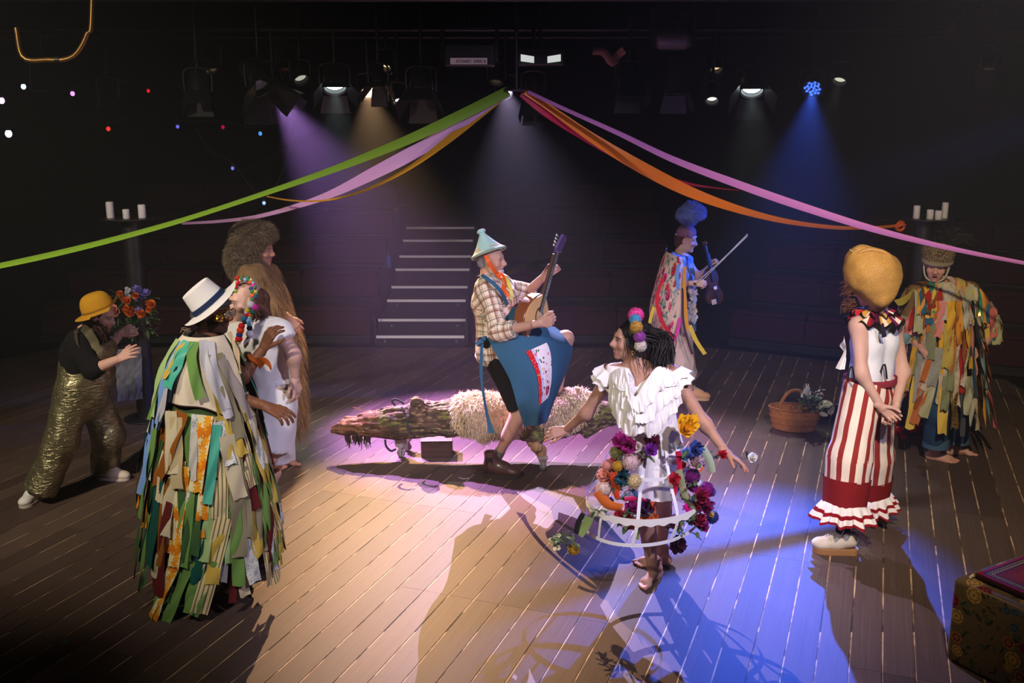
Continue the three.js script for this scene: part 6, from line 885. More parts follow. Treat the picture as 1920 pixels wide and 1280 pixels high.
  part(t, 'cap_edge', new THREE.TorusGeometry(0.098, 0.007, 8, 36).rotateX(Math.PI / 2).scale(0.86, 1, 1.05).translate(0, 0.05, -0.008).applyMatrix4(hm), cloth([0.6, 0.55, 0.55]));
  const puffG = blob([ball(at(1294, 400, 9.6), 0.105, 0.085, 0.10), ball(at(1282, 404, 9.6), 0.07, 0.062, 0.07), ball(at(1309, 399, 9.6), 0.075, 0.07, 0.07), ball(at(1297, 390, 9.6), 0.08, 0.06, 0.07), ball(at(1292, 415, 9.6), 0.05)], 0.03, 0.009, { warp: (x, y, z) => 0.018 * noise(x * 28, y * 28, z * 28) });
  const puff = part(t, 'hair_puff', puffG, cloth([0.12, 0.18, 0.44]), 'tall fluffy puff of blue hair'); add(puff, 'curls', tufts(puffG, 2600, 0.022, 0.003, { bend: 0.6, curl: 0.004, seg: 4 }), cloth([0.14, 0.20, 0.48])).userData.kind = 'stuff';
  part(t, 'hair', blob([ball(V(0, 0.02, -0.03), 0.08, 0.08, 0.088), ball(V(0, -0.05, -0.07), 0.05, 0.04, 0.04)], 0.03, 0.008, { cut: [{ p: V(0, 0, 0.02), n: V(0, -0.3, 1) }] }).applyMatrix4(hm), cloth([0.06, 0.025, 0.02]));
}
{ const a = at(1303, 532, 9.2), b = at(1402, 439, 9.35), t = thing('violin_bow', 'long thin violin bow pointing up to the right', 'bow', a); part(t, 'stick', tube([a, lerpV(a, b, 0.5).add(V(0.006, -0.008, 0)), b], 0.0055, 20, 6), mat([0.45, 0.36, 0.34], 0.4)); part(t, 'hair', bar(a.clone().add(V(0.02, -0.012, 0.01)), b.clone().add(V(0, -0.012, 0.01)), 0.002, 4), mat([0.75, 0.72, 0.7], 0.5)); part(t, 'frog', box(0.03, 0.02, 0.014, 0, 0, 0, 0.003).applyMatrix4(frame(a, b.clone().sub(a))), M.black); }
{ // violin held by the neck, hanging down
  const a = at(1330, 497, 9.5), b = at(1344, 570, 9.45), ax = a.clone().sub(b).normalize(), m = frame(b, V(0.55, 0.1, 0.8).addScaledVector(ax, -V(0.55, 0.1, 0.8).dot(ax)), ax), t = thing('violin', 'dark violin hanging in the left hand of the shawl wearer', 'violin', b.clone()), put = (g) => g.applyMatrix4(m), wood = mat([0.06, 0.018, 0.008], 0.25, { clearcoat: 0.7 });
  const S = new THREE.Shape(); S.moveTo(0, 0); S.bezierCurveTo(0.10, 0, 0.12, 0.09, 0.08, 0.13); S.bezierCurveTo(0.05, 0.16, 0.055, 0.2, 0.075, 0.225); S.bezierCurveTo(0.10, 0.27, 0.06, 0.35, 0, 0.355); S.bezierCurveTo(-0.06, 0.35, -0.10, 0.27, -0.075, 0.225); S.bezierCurveTo(-0.055, 0.2, -0.05, 0.16, -0.08, 0.13); S.bezierCurveTo(-0.12, 0.09, -0.10, 0, 0, 0);
  part(t, 'body', put(new THREE.ExtrudeGeometry(S, { depth: 0.03, bevelEnabled: true, bevelSize: 0.006, bevelThickness: 0.008, bevelSegments: 3 }).translate(0, 0, -0.03)), wood);
  part(t, 'neck', put(box(0.026, 0.26, 0.02, 0, 0.45, 0, 0.006)), M.blackGloss); part(t, 'fingerboard', put(box(0.03, 0.27, 0.006, 0, 0.36, 0.018)), M.blackGloss); part(t, 'scroll', put(new THREE.TorusGeometry(0.018, 0.01, 8, 18).rotateY(1.57).translate(0, 0.6, -0.004)), wood);
  part(t, 'bridge', put(box(0.04, 0.03, 0.005, 0, 0.16, 0.022)), mat([0.7, 0.62, 0.5], 0.4)); part(t, 'tailpiece', put(box(0.03, 0.11, 0.006, 0, 0.075, 0.02, 0.002)), M.blackGloss); part(t, 'chin_rest', put(box(0.06, 0.05, 0.014, -0.05, 0.03, 0.02, 0.006)), mat([0.5, 0.45, 0.4], 0.2));
}
// ---------------------------------------------------------------- rag strips shared by the two rag costumes
const RAG = {
  stripe: cloth('#ffffff', { map: tex(64, 64, (g, w, h) => { g.fillStyle = '#cfc08e'; g.fillRect(0, 0, w, h); g.fillStyle = '#6e6547'; for (const x of [6, 22, 38, 54]) g.fillRect(x, 0, 5, h); }) }),
  print: cloth('#ffffff', { map: tex(128, 256, (g, w, h) => { g.fillStyle = '#ccd0cc'; g.fillRect(0, 0, w, h); g.strokeStyle = '#4e565c'; g.lineWidth = 2; for (let i = 0; i < 26; i++) { g.beginPath(); g.ellipse(rr(0, w), rr(0, h), rr(8, 22), rr(6, 16), rr(0, 3), 0, 6.3); g.stroke(); } g.fillStyle = '#2f3940'; for (let i = 0; i < 5; i++) for (let k = 0; k < 6; k++) { g.save(); g.translate(rr(20, 100), rr(0, h)); g.rotate(k); g.fillRect(0, 0, 12, 3); g.restore(); } }, 1, 0.5) }),
  orange: cloth('#ffffff', { map: tex(128, 256, (g, w, h) => { g.fillStyle = '#d8cfa0'; g.fillRect(0, 0, w, h); for (let i = 0; i < 9; i++) { g.fillStyle = pick(['#d98a1c', '#e09a24', '#cf7414']); const x = rr(0, w), y = rr(0, h); for (let k = 0; k < 7; k++) { g.beginPath(); g.ellipse(x + Math.cos(k * 0.9) * 18, y + Math.sin(k * 0.9) * 24, 24, 10, k * 0.9, 0, 6.3); g.fill(); } } }, 1, 0.4) }),
  flower: cloth('#ffffff', { map: floral('#b9ae94', ['#8c2f2a', '#a85a3a', '#5e4a38', '#c08a4a', '#6c6a58'], 60, 5, 12, 1) }),
  denim: cloth('#ffffff', { map: tex(64, 128, (g, w, h) => { g.fillStyle = '#8e8f80'; g.fillRect(0, 0, w, h); for (let i = 0; i < 300; i++) { g.fillStyle = pick(['rgba(60,64,60,.3)', 'rgba(190,190,170,.3)']); g.fillRect(rr(0, w), rr(0, h), 2, 6); } }) }),
  sequin: mat('#ffffff', 0.3, { metalness: 0.6, map: tex(64, 128, (g, w, h) => { g.fillStyle = '#3a2a10'; g.fillRect(0, 0, w, h); for (let y = 0; y < h; y += 5) for (let x = 0; x < w; x += 5) { g.fillStyle = pick(['#7a5a20', '#c99a3a', '#f2d890', '#4a3212', '#8a6a28']); g.beginPath(); g.arc(x + 2, y + 2, 2.2, 0, 6.3); g.fill(); } }) }),
};
const ragCol = {}; const rag = (c, shiny) => ragCol[c.join() + shiny] ??= shiny ? satin(c) : cloth(c);
{
  const base = floorAt(1757, 862), t = person('barefoot man in a tunic of many coloured rag strips and knitted cap', base);
  const J = joints({ nk: [1768, 533, 7.78], sR: [1718, 548, 7.76], eR: [1698, 622, 7.82], wR: [1734, 660, 7.62], sL: [1820, 546, 7.84], eL: [1864, 618, 7.9], wL: [1838, 655, 7.72], hR: [1750, 692, 7.76], hL: [1790, 692, 7.82], kR: [1756, 772, 7.66], aR: [1755, 842, 7.78], kL: [1800, 770, 7.78], aL: [1792, 832, 7.98] });
  const fr = V(-0.3, 0, 0.95), B = limbs(J, { front: fr, w: 1.05, chest: 1.06 }), sk = [0.50, 0.27, 0.19];
  const hm = headM(at(1756, 499, 7.72), V(-0.42, -0.16, 0.9), V(0.02, 1, 0.1), 1.0);
  body(t, J, B, { skin: sk, head: { m: hm, open: 0.7, brow: [0.03, 0.018, 0.012], nose: 1.1 }, hands: { R: { dir: V(0.6, -0.6, 0.3), palm: V(0.3, -0.2, -1), curl: 0.7 }, L: { dir: V(-0.7, -0.5, 0.2), palm: V(-0.3, -0.2, -1), curl: 0.6 } }, feet: { R: footM(floorAt(1754, 862), V(0.75, 0, 0.5), V(0, 1, 0), 1.06), L: footM(floorAt(1790, 852), V(0.7, 0, 0.1), V(0, 1, 0), 1.04) } });
  const jeans = cloth([0.018, 0.05, 0.10], { bumpMap: weaveTex, bumpScale: 0.001 });
  part(t, 'jeans', garment([cone(J.hR, J.kR, 0.12, 0.098), cone(J.kR, lerpV(J.kR, J.aR, 0.78), 0.098, 0.098, true), cone(J.hL, J.kL, 0.12, 0.1), cone(J.kL, lerpV(J.kL, J.aL, 0.72), 0.1, 0.1, true)], 0, { folds: 0.008, k: 0.04 }), jeans);
  for (const s of ['R', 'L']) { const a = lerpV(J['k' + s], J['a' + s], 0.72), b = lerpV(J['k' + s], J['a' + s], 1.02), g = new THREE.CylinderGeometry(0.104, 0.106, 0.085, 28, 3, true), m = lerpV(a, b, 0.25); part(t, 'turn_up', g.translate(m.x, m.y, m.z), cloth([0.05, 0.10, 0.16])); }
  part(t, 'undershirt', garment(B.torso.map((p) => grow(p, 0.016)).concat([cone(J.sR, J.eR, 0.07, 0.075, true), cone(J.sL, J.eL, 0.07, 0.075, true)]), 0, { k: 0.04 }), cloth([0.16, 0.09, 0.03]));
  const cowl = part(t, 'cowl', (() => { const pr = []; for (let k = 0; k < 3; k++) for (let i = 0; i < 14; i++) { const P = (j) => { const a = j / 14 * 6.2832, r = 0.074 + k * 0.020; return V(J.nk.x - 0.008 + Math.cos(a) * r, J.nk.y + 0.032 - k * 0.026 - Math.sin(a) * r * 0.28, J.nk.z + 0.012 + Math.sin(a) * r * 0.92); }; pr.push(cone(P(i), P(i + 1), 0.021)); } return blob(pr, 0.012, 0.007, { warp: (x, y, z) => 0.009 * noise(x * 26, y * 40, z * 26) }); })(), cloth([0.46, 0.38, 0.26]), 'beige cowl');
  // strips in tiers round the body
  const cols = [[.30, .016, .012], [.55, .24, .02], [.42, .32, .06], [.02, .10, .17], [.16, .30, .30], [.02, .22, .13], [.50, .12, .10], [.22, .06, .015], [.34, .34, .16], [.60, .34, .02], [.40, .12, .02], [.18, .20, .10], [.02, .025, .035], [.55, .20, .16], [.44, .42, .34], [.05, .055, .06], [.36, .36, .22], [.6, .42, .06]];
  const tunic = part(t, 'rag_tunic', garment([cone(at(1768, 610, 7.8), at(1768, 720, 7.8), 0.15, 0.19)], 0, { k: 0.02, cell: 0.02 }), cloth([0.03, 0.025, 0.02]), 'tunic of hanging rag strips');
  const C0 = (h) => at(1768, h, 7.8), tiers = [[536, 52, 30, 0.15, 0.245], [556, 66, 38, 0.225, 0.275], [596, 82, 40, 0.25, 0.29], [640, 86, 42, 0.275, 0.315], [690, 84, 40, 0.29, 0.345]];
  tiers.forEach(([y0, len, n, r0, r1], k) => { for (let i = 0; i < n; i++) {
    const a = (i + rr(0, 0.8)) / n * 6.2832, l = len * rr(0.65, 1.25), sw = rr(-.10, .16) + (k > 2 ? 0.10 : 0), P = (v) => { const c = C0(y0 + l * v), r = lerp(r0, r1 + k * 0.008, v) + 0.012 * (i % 3), an = a + sw * v; return c.add(V(Math.cos(an) * r * 1.02, 0, Math.sin(an) * r * 0.86)); };
    const o = (q, p) => p.clone().sub(V(J.nk.x, p.y, J.nk.z)), m = rnd() < 0.14 ? RAG.flower : rnd() < 0.08 ? RAG.sequin : rnd() < 0.08 ? RAG.denim : rag(pick(cols), rnd() < 0.25);
    part(tunic, 'rag_strip', strip([P(0), P(0.33), P(0.66), P(1)], rr(0.045, 0.085), o, { seg: 8, twist: rr(-.25, .25), wave: 0.008, ragged: 0.014, cup: rr(-.15, .2) }), m);
  } });
  for (const s of ['R', 'L']) for (let i = 0; i < 22; i++) { const q = rr(0, 0.75), p = lerpV(J['s' + s], J['e' + s], q), an = rr(-0.6, 3.7), e1 = V(s === 'R' ? -1 : 1, 0.1, 0), o = V(Math.cos(an) * e1.x * 0.9, 0.35, Math.sin(an)).normalize(), b = p.clone().addScaledVector(o, 0.085), l = rr(0.12, 0.24); part(tunic, 'rag_strip', strip([b, b.clone().add(V(e1.x * 0.03, -l * 0.4, 0.01)), b.clone().add(V(e1.x * 0.045, -l, 0.015))], rr(0.05, 0.085), o.clone().setY(0), { seg: 7, twist: rr(-.3, .3), wave: 0.008, ragged: 0.014 }), rag(pick(cols), rnd() < 0.2)); }
  for (const s of ['R', 'L']) for (let i = 0; i < 9; i++) for (const f of [1, 1, -1]) { const p0 = lerpV(J.nk, J['s' + s], 0.35 + i * 0.09).add(V(0, 0.075 - 0.004 * i, 0)), l = rr(0.16, 0.34), sx = rr(-.03, .03); part(tunic, 'rag_strip', strip([p0, p0.clone().add(V(0, -0.015, f * 0.075)), p0.clone().add(V(sx * 0.5, -l * 0.45, f * 0.135)), p0.clone().add(V(sx, -l, f * 0.165))], rr(0.05, 0.08), V(0, 0.5, f), { seg: 9, wave: 0.006, ragged: 0.01, twist: rr(-.2, .2) }), rnd() < 0.12 ? RAG.sequin : rag(pick(cols), rnd() < 0.2)); }
  part(tunic, 'rag_strip', sheet((u, v) => lerpV(lerpV(at(1714, 540, 7.66), at(1706, 560, 7.62), v), lerpV(at(1676, 562, 7.7), at(1684, 572, 7.66), v), u).add(V(0, -0.02 * Math.sin(u * 3), 0)), 6, 3), rag([.30, .24, .03], false));
  // knitted cap, chin strap
  const knit = cloth('#ffffff', { map: tex(256, 128, (g, w, h) => { g.fillStyle = '#4a3a22'; g.fillRect(0, 0, w, h); for (let i = 0; i < 1500; i++) { g.strokeStyle = pick(['#a8946a', '#8a7450', '#c2ae84', '#6e5a3a']); g.lineWidth = 2.4; const x = rr(0, w), y = rr(0, h); g.beginPath(); g.arc(x, y, rr(2, 5), rr(0, 3), rr(3, 6)); g.stroke(); } }, 3, 1), bumpMap: weaveTex, bumpScale: 0.006 });
  const cap = part(t, 'knitted_cap', lathe([[0, 0.145], [0.09, 0.145], [0.122, 0.135], [0.126, 0.10], [0.118, 0.06], [0.112, 0.03]], 40).translate(0, 0.02, -0.006).applyMatrix4(hm), knit, 'brown knitted drum cap');
  part(cap, 'brim_roll', new THREE.TorusGeometry(0.108, 0.017, 10, 40).rotateX(Math.PI / 2).scale(0.95, 1, 1.08).translate(0, 0.045, -0.004).applyMatrix4(hm), cloth([0.42, 0.35, 0.23], { bumpMap: weaveTex, bumpScale: 0.006 }));
  for (const s of [-1, 1]) part(cap, 'chin_strap', tube([V(s * 0.094, 0.04, 0.03), V(s * 0.085, -0.03, 0.045), V(s * 0.062, -0.085, 0.05), V(s * 0.01, -0.118, 0.05)].map((p) => p.applyMatrix4(hm)), 0.0075, 16, 6), cloth([0.42, 0.36, 0.25]));
}
// ---------------------------------------------------------------- the man in the rag cloak
{
  const base = floorAt(400, 1085), t = person('man in a white hat and long cloak of green, gold and blue rag strips', base);
  const J = joints({ nk: [388, 632, 5.5], sR: [372, 655, 5.40], eR: [426, 738, 5.42], wR: [500, 762, 5.36], sL: [404, 650, 5.66], eL: [456, 704, 5.56], wL: [494, 652, 5.62], hR: [376, 838, 5.42], hL: [404, 838, 5.6], kR: [366, 960, 5.38], aR: [350, 1086, 5.42], kL: [432, 950, 5.62], aL: [462, 1050, 5.68] });
  const fr = V(1, 0, -0.1), B = limbs(J, { front: fr, w: 1.12, chest: 1.1 }), sk = [0.17, 0.068, 0.032];
  const hm = headM(at(398, 585, 5.5), V(1, -0.06, 0.24), V(0.02, 1, 0.02), 1.05);
  body(t, J, B, { skin: sk, head: { m: hm, brow: [0.01, 0.006, 0.005], lips: [0.20, 0.06, 0.05], stubble: [0.05, 0.022, 0.014], nose: 1.25 }, hands: { L: { dir: V(0.45, 0.85, 0.1), palm: V(0.7, -0.2, -0.8), curl: [0.45, 0.5, 0.55, 0.6], spread: 1.5, thumb: [0.6, 0.1], size: 1.1 }, R: { dir: V(0.95, -0.35, 0.2), palm: V(0.1, -0.8, -0.4), curl: [0.35, 0.45, 0.5, 0.5], spread: 1.4, thumb: [0.7, 0.2], size: 1.1 } } });
  part(t, 'trousers', garment([cone(J.hR, J.kR, 0.115, 0.1), cone(J.kR, lerpV(J.kR, J.aR, 0.98), 0.1, 0.1, true), cone(J.hL, J.kL, 0.115, 0.1), cone(J.kL, lerpV(J.kL, J.aL, 0.98), 0.1, 0.1, true)], 0, { folds: 0.01 }), cloth([0.008, 0.008, 0.009]));
  for (const [f, d] of [[floorAt(348, 1112), V(0.75, 0, 0.45)], [floorAt(466, 1070), V(1, 0, -0.05)]]) shoe(t, footM(f, d, V(0, 1, 0), 1.1), { upper: mat([0.008, 0.008, 0.008], 0.5), sole: mat([0.006, 0.006, 0.006], 0.8), soleH: 0.022 });
  part(t, 'shirt', garment([...B.torso.map((p) => grow(p, 0.012))], 0, { cell: 0.016 }), cloth([0.02, 0.016, 0.012]));
  // cloak body: py -> centre px and half widths in metres
  const prof = [[622, 386, 0.10, 0.10], [650, 382, 0.17, 0.17], [690, 383, 0.215, 0.21], [750, 386, 0.26, 0.24], [820, 388, 0.30, 0.27], [900, 392, 0.345, 0.30], [980, 396, 0.375, 0.32], [1060, 400, 0.385, 0.33], [1120, 402, 0.39, 0.33]];
  const cl = (py) => { let i = 0; while (i < prof.length - 2 && prof[i + 1][0] < py) i++; const a = prof[i], b = prof[i + 1], k = clamp((py - a[0]) / (b[0] - a[0]), 0, 1.2), c = at(lerp(a[1], b[1], k), py, 5.46); return { c, rx: lerp(a[2], b[2], k), rz: lerp(a[3], b[3], k) }; };
  const on = (py, an, off = 0) => { const q = cl(py); return q.c.add(V(Math.cos(an) * (q.rx + off), 0, Math.sin(an) * (q.rz + off))); };   // an = pi/2 looks to the camera
  const outw = (q, p) => { const x = at(388, 800, 5.46).x; return V(p.x - x, 0.25, p.z + 5.46); };
  const cloak = part(t, 'cloak', sheet((u, v) => { const py = lerp(626, 1040, v), an = lerp(-0.15, 5.75, u); return on(py, an, -0.012 + 0.02 * v * Math.sin(an * 9)); }, 80, 30), cloth([0.05, 0.085, 0.03]), 'long rag cloak');
  part(cloak, 'cream_layer', sheet((u, v) => { const py = lerp(760, lerp(1010, 960, u), v), an = lerp(0.75, 3.4, u); return on(py, an, -0.004 + 0.018 * v * Math.sin(an * 11 + 1)); }, 60, 16, 10, 8), cloth([0.46, 0.38, 0.16]));
  part(cloak, 'shoulder_cape', sheet((u, v) => { const an = lerp(0.35, 4.6, u), py = lerp(624, lerp(752, 735, u) + 10 * Math.sin(an * 2 + 1) + (an < 1.2 ? 26 * (1.2 - an) : 0), v); return on(py, an, 0.018 + 0.014 * v * Math.sin(an * 8)); }, 80, 16, 8, 4), cloth('#ffffff', { map: tex(128, 128, (g, w, h) => { g.fillStyle = '#cfc4ae'; g.fillRect(0, 0, w, h); for (let i = 0; i < 400; i++) { g.fillStyle = pick(['rgba(120,105,80,.14)', 'rgba(250,245,230,.16)']); g.fillRect(rr(0, w), rr(0, h), rr(1, 8), rr(1, 3)); } }) }), 'cream shoulder cape');
  part(cloak, 'cape_edge', tube([...Array(24)].map((_, i) => { const u = i / 23 * 0.62, an = lerp(0.35, 4.6, u), py = lerp(752, 735, u) + 10 * Math.sin(an * 2 + 1) + (an < 1.2 ? 26 * (1.2 - an) : 0); return on(py, an, 0.02 + 0.014 * Math.sin(an * 8)); }), 0.004, 60, 5), cloth([0.05, 0.02, 0.02]));
  part(cloak, 'raffia_tie', merge([...Array(6)].map(() => { const a = at(350 + rr(-4, 8), 617 + rr(0, 4), 5.34); return tube([a, a.clone().add(V(rr(-.02, .01), rr(0, .02), 0.01)), a.clone().add(V(rr(-.04, .0), rr(-.02, .015), .015))], 0.0009, 6, 4); })), cloth([0.6, 0.5, 0.3]));
  const G = [.13, .26, .06], N = [.008, .022, .05], T = [.06, .38, .27], R = [.24, .075, .008], CR = [.52, .46, .30], Y = [.50, .36, .06], MR = [.10, .012, .012], DG = [.04, .10, .03], DT = [.008, .07, .055], O = [.66, .26, .01], K = [.22, .20, .12], B2 = [.16, .30, .62], GR = [.40, .40, .42], PG = [.30, .44, .18];
  const S = (x0, y0, x1, y1, w, m, o = {}) => { // from one place on the cloak to another, by height and angle read from the picture
    const an = (px, py) => { const q = cl(py), X = (px - 960) / LENS * ((-q.c.z) * cP + (EYE.y - q.c.y) * sP); return Math.acos(clamp((X - q.c.x) / (q.rx + 0.03), -1, 1)); }, a0 = an(x0, y0), a1 = an(x1, y1), k = o.out ?? 0.03;
    const pts = [0, 0.25, 0.5, 0.75, 1].map((v) => on(lerp(y0, y1, v), lerp(a0, a1, v), k + 0.02 * v * v + rr(0, .008)));
    part(cloak, 'rag_strip', strip(pts, w, outw, { seg: 14, twist: o.twist ?? rr(-.25, .25), wave: 0.007, ragged: 0.006, wide: o.wide }), Array.isArray(m) ? rag(m, o.shiny) : m);
  };
  // upper strips, from the neck down
  S(372, 628, 346, 704, 0.075, T, { shiny: 1, out: 0.045 }); S(382, 628, 402, 722, 0.055, G, { out: 0.045 }); S(350, 628, 318, 760, 0.05, PG, { out: 0.04 }); S(356, 630, 328, 770, 0.045, B2, { shiny: 1, out: 0.042 }); S(362, 630, 334, 765, 0.04, GR, { shiny: 1, out: 0.043 }); S(395, 626, 440, 745, 0.045, GR, { shiny: 1, out: 0.045 }); S(404, 628, 446, 760, 0.06, [.46, .46, .50], { shiny: 1, out: 0.04 }); S(340, 640, 305, 790, 0.07, CR, { out: 0.03 }); S(346, 634, 310, 770, 0.045, G, { out: 0.038 }); S(364, 630, 342, 690, 0.03, Y, { out: 0.047 }); S(368, 632, 330, 780, 0.04, N, { out: 0.036 }); S(420, 650, 462, 800, 0.08, K, { out: 0.03 }); S(428, 660, 476, 770, 0.06, [.30, .27, .24], { out: 0.034 }); S(412, 650, 455, 830, 0.06, Y, { out: 0.028 });
  // middle and long strips
  const long = [[302, 770, 282, 870, .07, N], [300, 800, 258, 955, .06, RAG.print], [296, 790, 244, 950, .045, [.36, .16, .08]], [312, 765, 300, 900, .06, B2], [318, 760, 310, 870, .05, RAG.print], [322, 780, 300, 940, .05, G], [326, 800, 288, 1000, .05, DG], [334, 745, 328, 880, .055, R], [345, 760, 332, 905, .05, CR], [352, 745, 362, 850, .06, CR], [372, 745, 338, 862, .07, R], [330, 860, 318, 1020, .06, DT], [318, 870, 290, 1030, .055, DT], [336, 880, 326, 1060, .045, MR], [345, 850, 340, 1015, .05, [.22, .08, .01]], [352, 900, 340, 1065, .05, MR], [362, 755, 372, 875, .06, [.44, .36, .20]], [384, 750, 392, 890, .05, G], [398, 752, 396, 900, .055, RAG.print], [412, 752, 400, 880, .06, RAG.orange], [418, 760, 412, 930, .05, RAG.orange], [430, 770, 420, 900, .04, T, 1], [368, 830, 356, 990, .065, RAG.orange], [378, 838, 368, 1010, .06, RAG.orange], [356, 850, 350, 960, .055, CR], [390, 850, 380, 1010, .06, G], [385, 960, 312, 1122, .09, G], [372, 990, 330, 1108, .055, RAG.orange], [402, 860, 398, 990, .06, DG], [420, 860, 410, 1035, .075, N], [408, 900, 404, 1040, .05, DT, 1], [436, 800, 440, 930, .07, RAG.stripe], [446, 930, 410, 1090, .075, RAG.stripe], [444, 790, 468, 900, .07, CR], [458, 830, 470, 1000, .07, K], [470, 850, 480, 970, .06, K], [462, 920, 470, 1050, .055, G], [478, 960, 492, 1050, .06, RAG.print], [484, 930, 500, 1010, .06, Y], [468, 900, 462, 1080, .035, MR], [452, 880, 458, 1010, .05, PG], [440, 940, 430, 1040, .06, Y], [394, 1000, 350, 1115, .05, G], [408, 1010, 392, 1088, .06, G], [300, 900, 286, 1060, .045, DG], [312, 930, 296, 1075, .04, G], [306, 850, 300, 960, .03, O], [286, 870, 276, 940, .03, O], [326, 960, 330, 1040, .07, CR], [344, 1000, 350, 1075, .05, DG], [426, 1000, 396, 1092, .07, G], [376, 880, 390, 1000, .04, DG], [428, 880, 416, 1000, .05, PG], [310, 1020, 300, 1080, .05, [.05, .16, .06], 1], [474, 1000, 482, 1075, .05, CR], [432, 765, 452, 840, .05, RAG.print], [448, 770, 470, 830, .05, Y], [452, 950, 448, 1040, .03, [.2, .2, .24]], [360, 770, 350, 850, .03, [.34, .30, .05]], [404, 880, 412, 960, .03, O], [394, 780, 398, 860, .03, [.5, .48, .42]]];
  for (const [x0, y0, x1, y1, w, m, sh] of long) S(x0, y0, x1, y1, w * 1.28, m, { shiny: sh, out: rr(0.015, 0.05) });
  for (let i = 0; i < 26; i++) { const an = rr(-0.25, 0.75), y0 = rr(700, 930), y1 = Math.min(1075, y0 + rr(110, 190)), sw = rr(-.15, .15); part(cloak, 'rag_strip', strip([0, 0.35, 0.7, 1].map((v) => on(lerp(y0, y1, v), an + sw * v, 0.015 + 0.025 * v)), rr(0.05, 0.08), outw, { seg: 10, wave: 0.008, ragged: 0.006 }), pick([rag(K, false), rag(Y, false), rag(CR, false), RAG.print, rag(G, false), rag(K, false), RAG.stripe, rag(MR, false)])); }
  for (let i = 0; i < 60; i++) { const an = rr(3.3, 6.0), y0 = rr(640, 900), y1 = Math.min(1085, y0 + rr(110, 230)), sw = rr(-.2, .2); part(cloak, 'rag_strip', strip([0, 0.5, 1].map((v) => on(lerp(y0, y1, v), an + sw * v, 0.02 + 0.02 * v)), rr(0.05, 0.08), outw, { seg: 8, wave: 0.008 }), rag(pick([G, N, T, R, CR, Y, MR, DG, DT, K]), false)); }
  // scarf at the raised wrist
  part(t, 'wrist_scarf', merge([new THREE.TorusGeometry(0.042, 0.016, 8, 22).applyMatrix4(frame(lerpV(J.eL, J.wL, 0.55), J.wL.clone().sub(J.eL))), strip([lerpV(J.eL, J.wL, 0.55).add(V(0.02, -0.01, 0.04)), at(496, 676, 5.5), at(506, 686, 5.48), at(508, 694, 5.48)], 0.07, V(0.1, 0, 1), { wide: (q) => 1.1 - q })]), cloth([0.24, 0.05, 0.006]), 'rust scarf tied at the wrist');
  part(t, 'front_edge', strip([at(430, 622, 5.46), at(438, 645, 5.42), at(447, 672, 5.38), at(450, 700, 5.37)], 0.024, V(0.3, 0, 1), { wave: 0.01, twist: 0.8 }), rag([.46, .36, .22], false)); 
  // hair wrap, spectacles, hat
  const hr = part(t, 'hair', blob([ball(V(0, 0.03, -0.025), 0.082, 0.086, 0.096), ball(V(0, -0.03, -0.07), 0.066, 0.055, 0.045)], 0.03, 0.007, { cut: [{ p: V(0, 0.0, 0.04), n: V(0, -0.2, 1) }], warp: (x, y, z) => 0.006 * noise(x * 60, y * 60, z * 60) }).applyMatrix4(hm), cloth([0.05, 0.045, 0.042])); 
  part(hr, 'head_scarf', new THREE.TorusGeometry(0.091, 0.014, 8, 40).rotateX(Math.PI / 2 - 0.25).scale(0.92, 1, 1.08).translate(0, 0.035, -0.005).applyMatrix4(hm), cloth([0.10, 0.095, 0.085]));
  const gold = mat([0.85, 0.62, 0.22], 0.2, { metalness: 1 });
  const gl = part(t, 'spectacles', merge([...[-1, 1].map((s) => new THREE.TorusGeometry(0.024, 0.0035, 8, 26).scale(1, 0.85, 1).translate(s * 0.034, 0.004, 0.106)), bar(V(-0.01, 0.006, 0.108), V(0.01, 0.006, 0.108), 0.003), bar(V(0.058, 0.008, 0.104), V(0.084, 0.01, 0.0), 0.003), bar(V(-0.058, 0.008, 0.104), V(-0.084, 0.01, 0.0), 0.003)]).applyMatrix4(hm), gold);
  for (const s of [-1, 1]) part(gl, 'spectacle_lens', new THREE.CircleGeometry(0.022, 22).scale(1, 0.85, 1).translate(s * 0.034, 0.004, 0.106).applyMatrix4(hm), mat([0.55, 0.5, 0.42], 0.1, { metalness: 0.5 }));
  part(gl, 'gold_ornament', bloom(V(-0.075, 0.0, 0.085).applyMatrix4(hm), V(0.3, 0, 1), 0.028, 5, 2, 0.3), gold);
  const brimA = at(344, 613, 5.36), brimB = at(437, 531, 5.52), bc = lerpV(brimA, brimB, 0.5).add(V(0.0, 0, -0.03)), along = brimB.clone().sub(brimA).normalize(), up = at(372, 546, 5.46).sub(at(391, 572, 5.44)), upn = up.addScaledVector(along, -up.dot(along)).normalize(), hatM = frame(bc, along, upn.clone().add(V(0, 0, 0.40)));
  const Lb = brimA.distanceTo(brimB) / 2, felt = cloth([0.72, 0.70, 0.68]);
  const hat = part(t, 'hat', sheet((u, v) => { const a = u * 6.2832, r = lerp(0.094, Lb, v); return V(Math.cos(a) * r * 0.86, -0.022 * Math.pow(v, 2) * (Math.abs(Math.cos(a)) * 1.4 - 0.3), Math.sin(a) * r).applyMatrix4(hatM); }, 64, 10), felt, 'white brimmed hat');
  part(hat, 'crown', sheet((u, v) => { const a = u * 6.2832, s = v, h = 0.125 * (s < 0.72 ? s / 0.72 : 1 - 0.10 * ((s - 0.72) / 0.28)), r = (s < 0.72 ? lerp(0.097, 0.080, s / 0.72) : 0.080 * Math.sqrt(Math.max(0, 1 - ((s - 0.72) / 0.28) ** 2))), dent = s > 0.5 ? 0.012 * Math.exp(-((Math.cos(a) * r / 0.03) ** 2)) * (s - 0.5) * 2 : 0; return V(Math.cos(a) * r * 0.9, h - dent, Math.sin(a) * r * 1.12).applyMatrix4(hatM); }, 56, 26), felt);
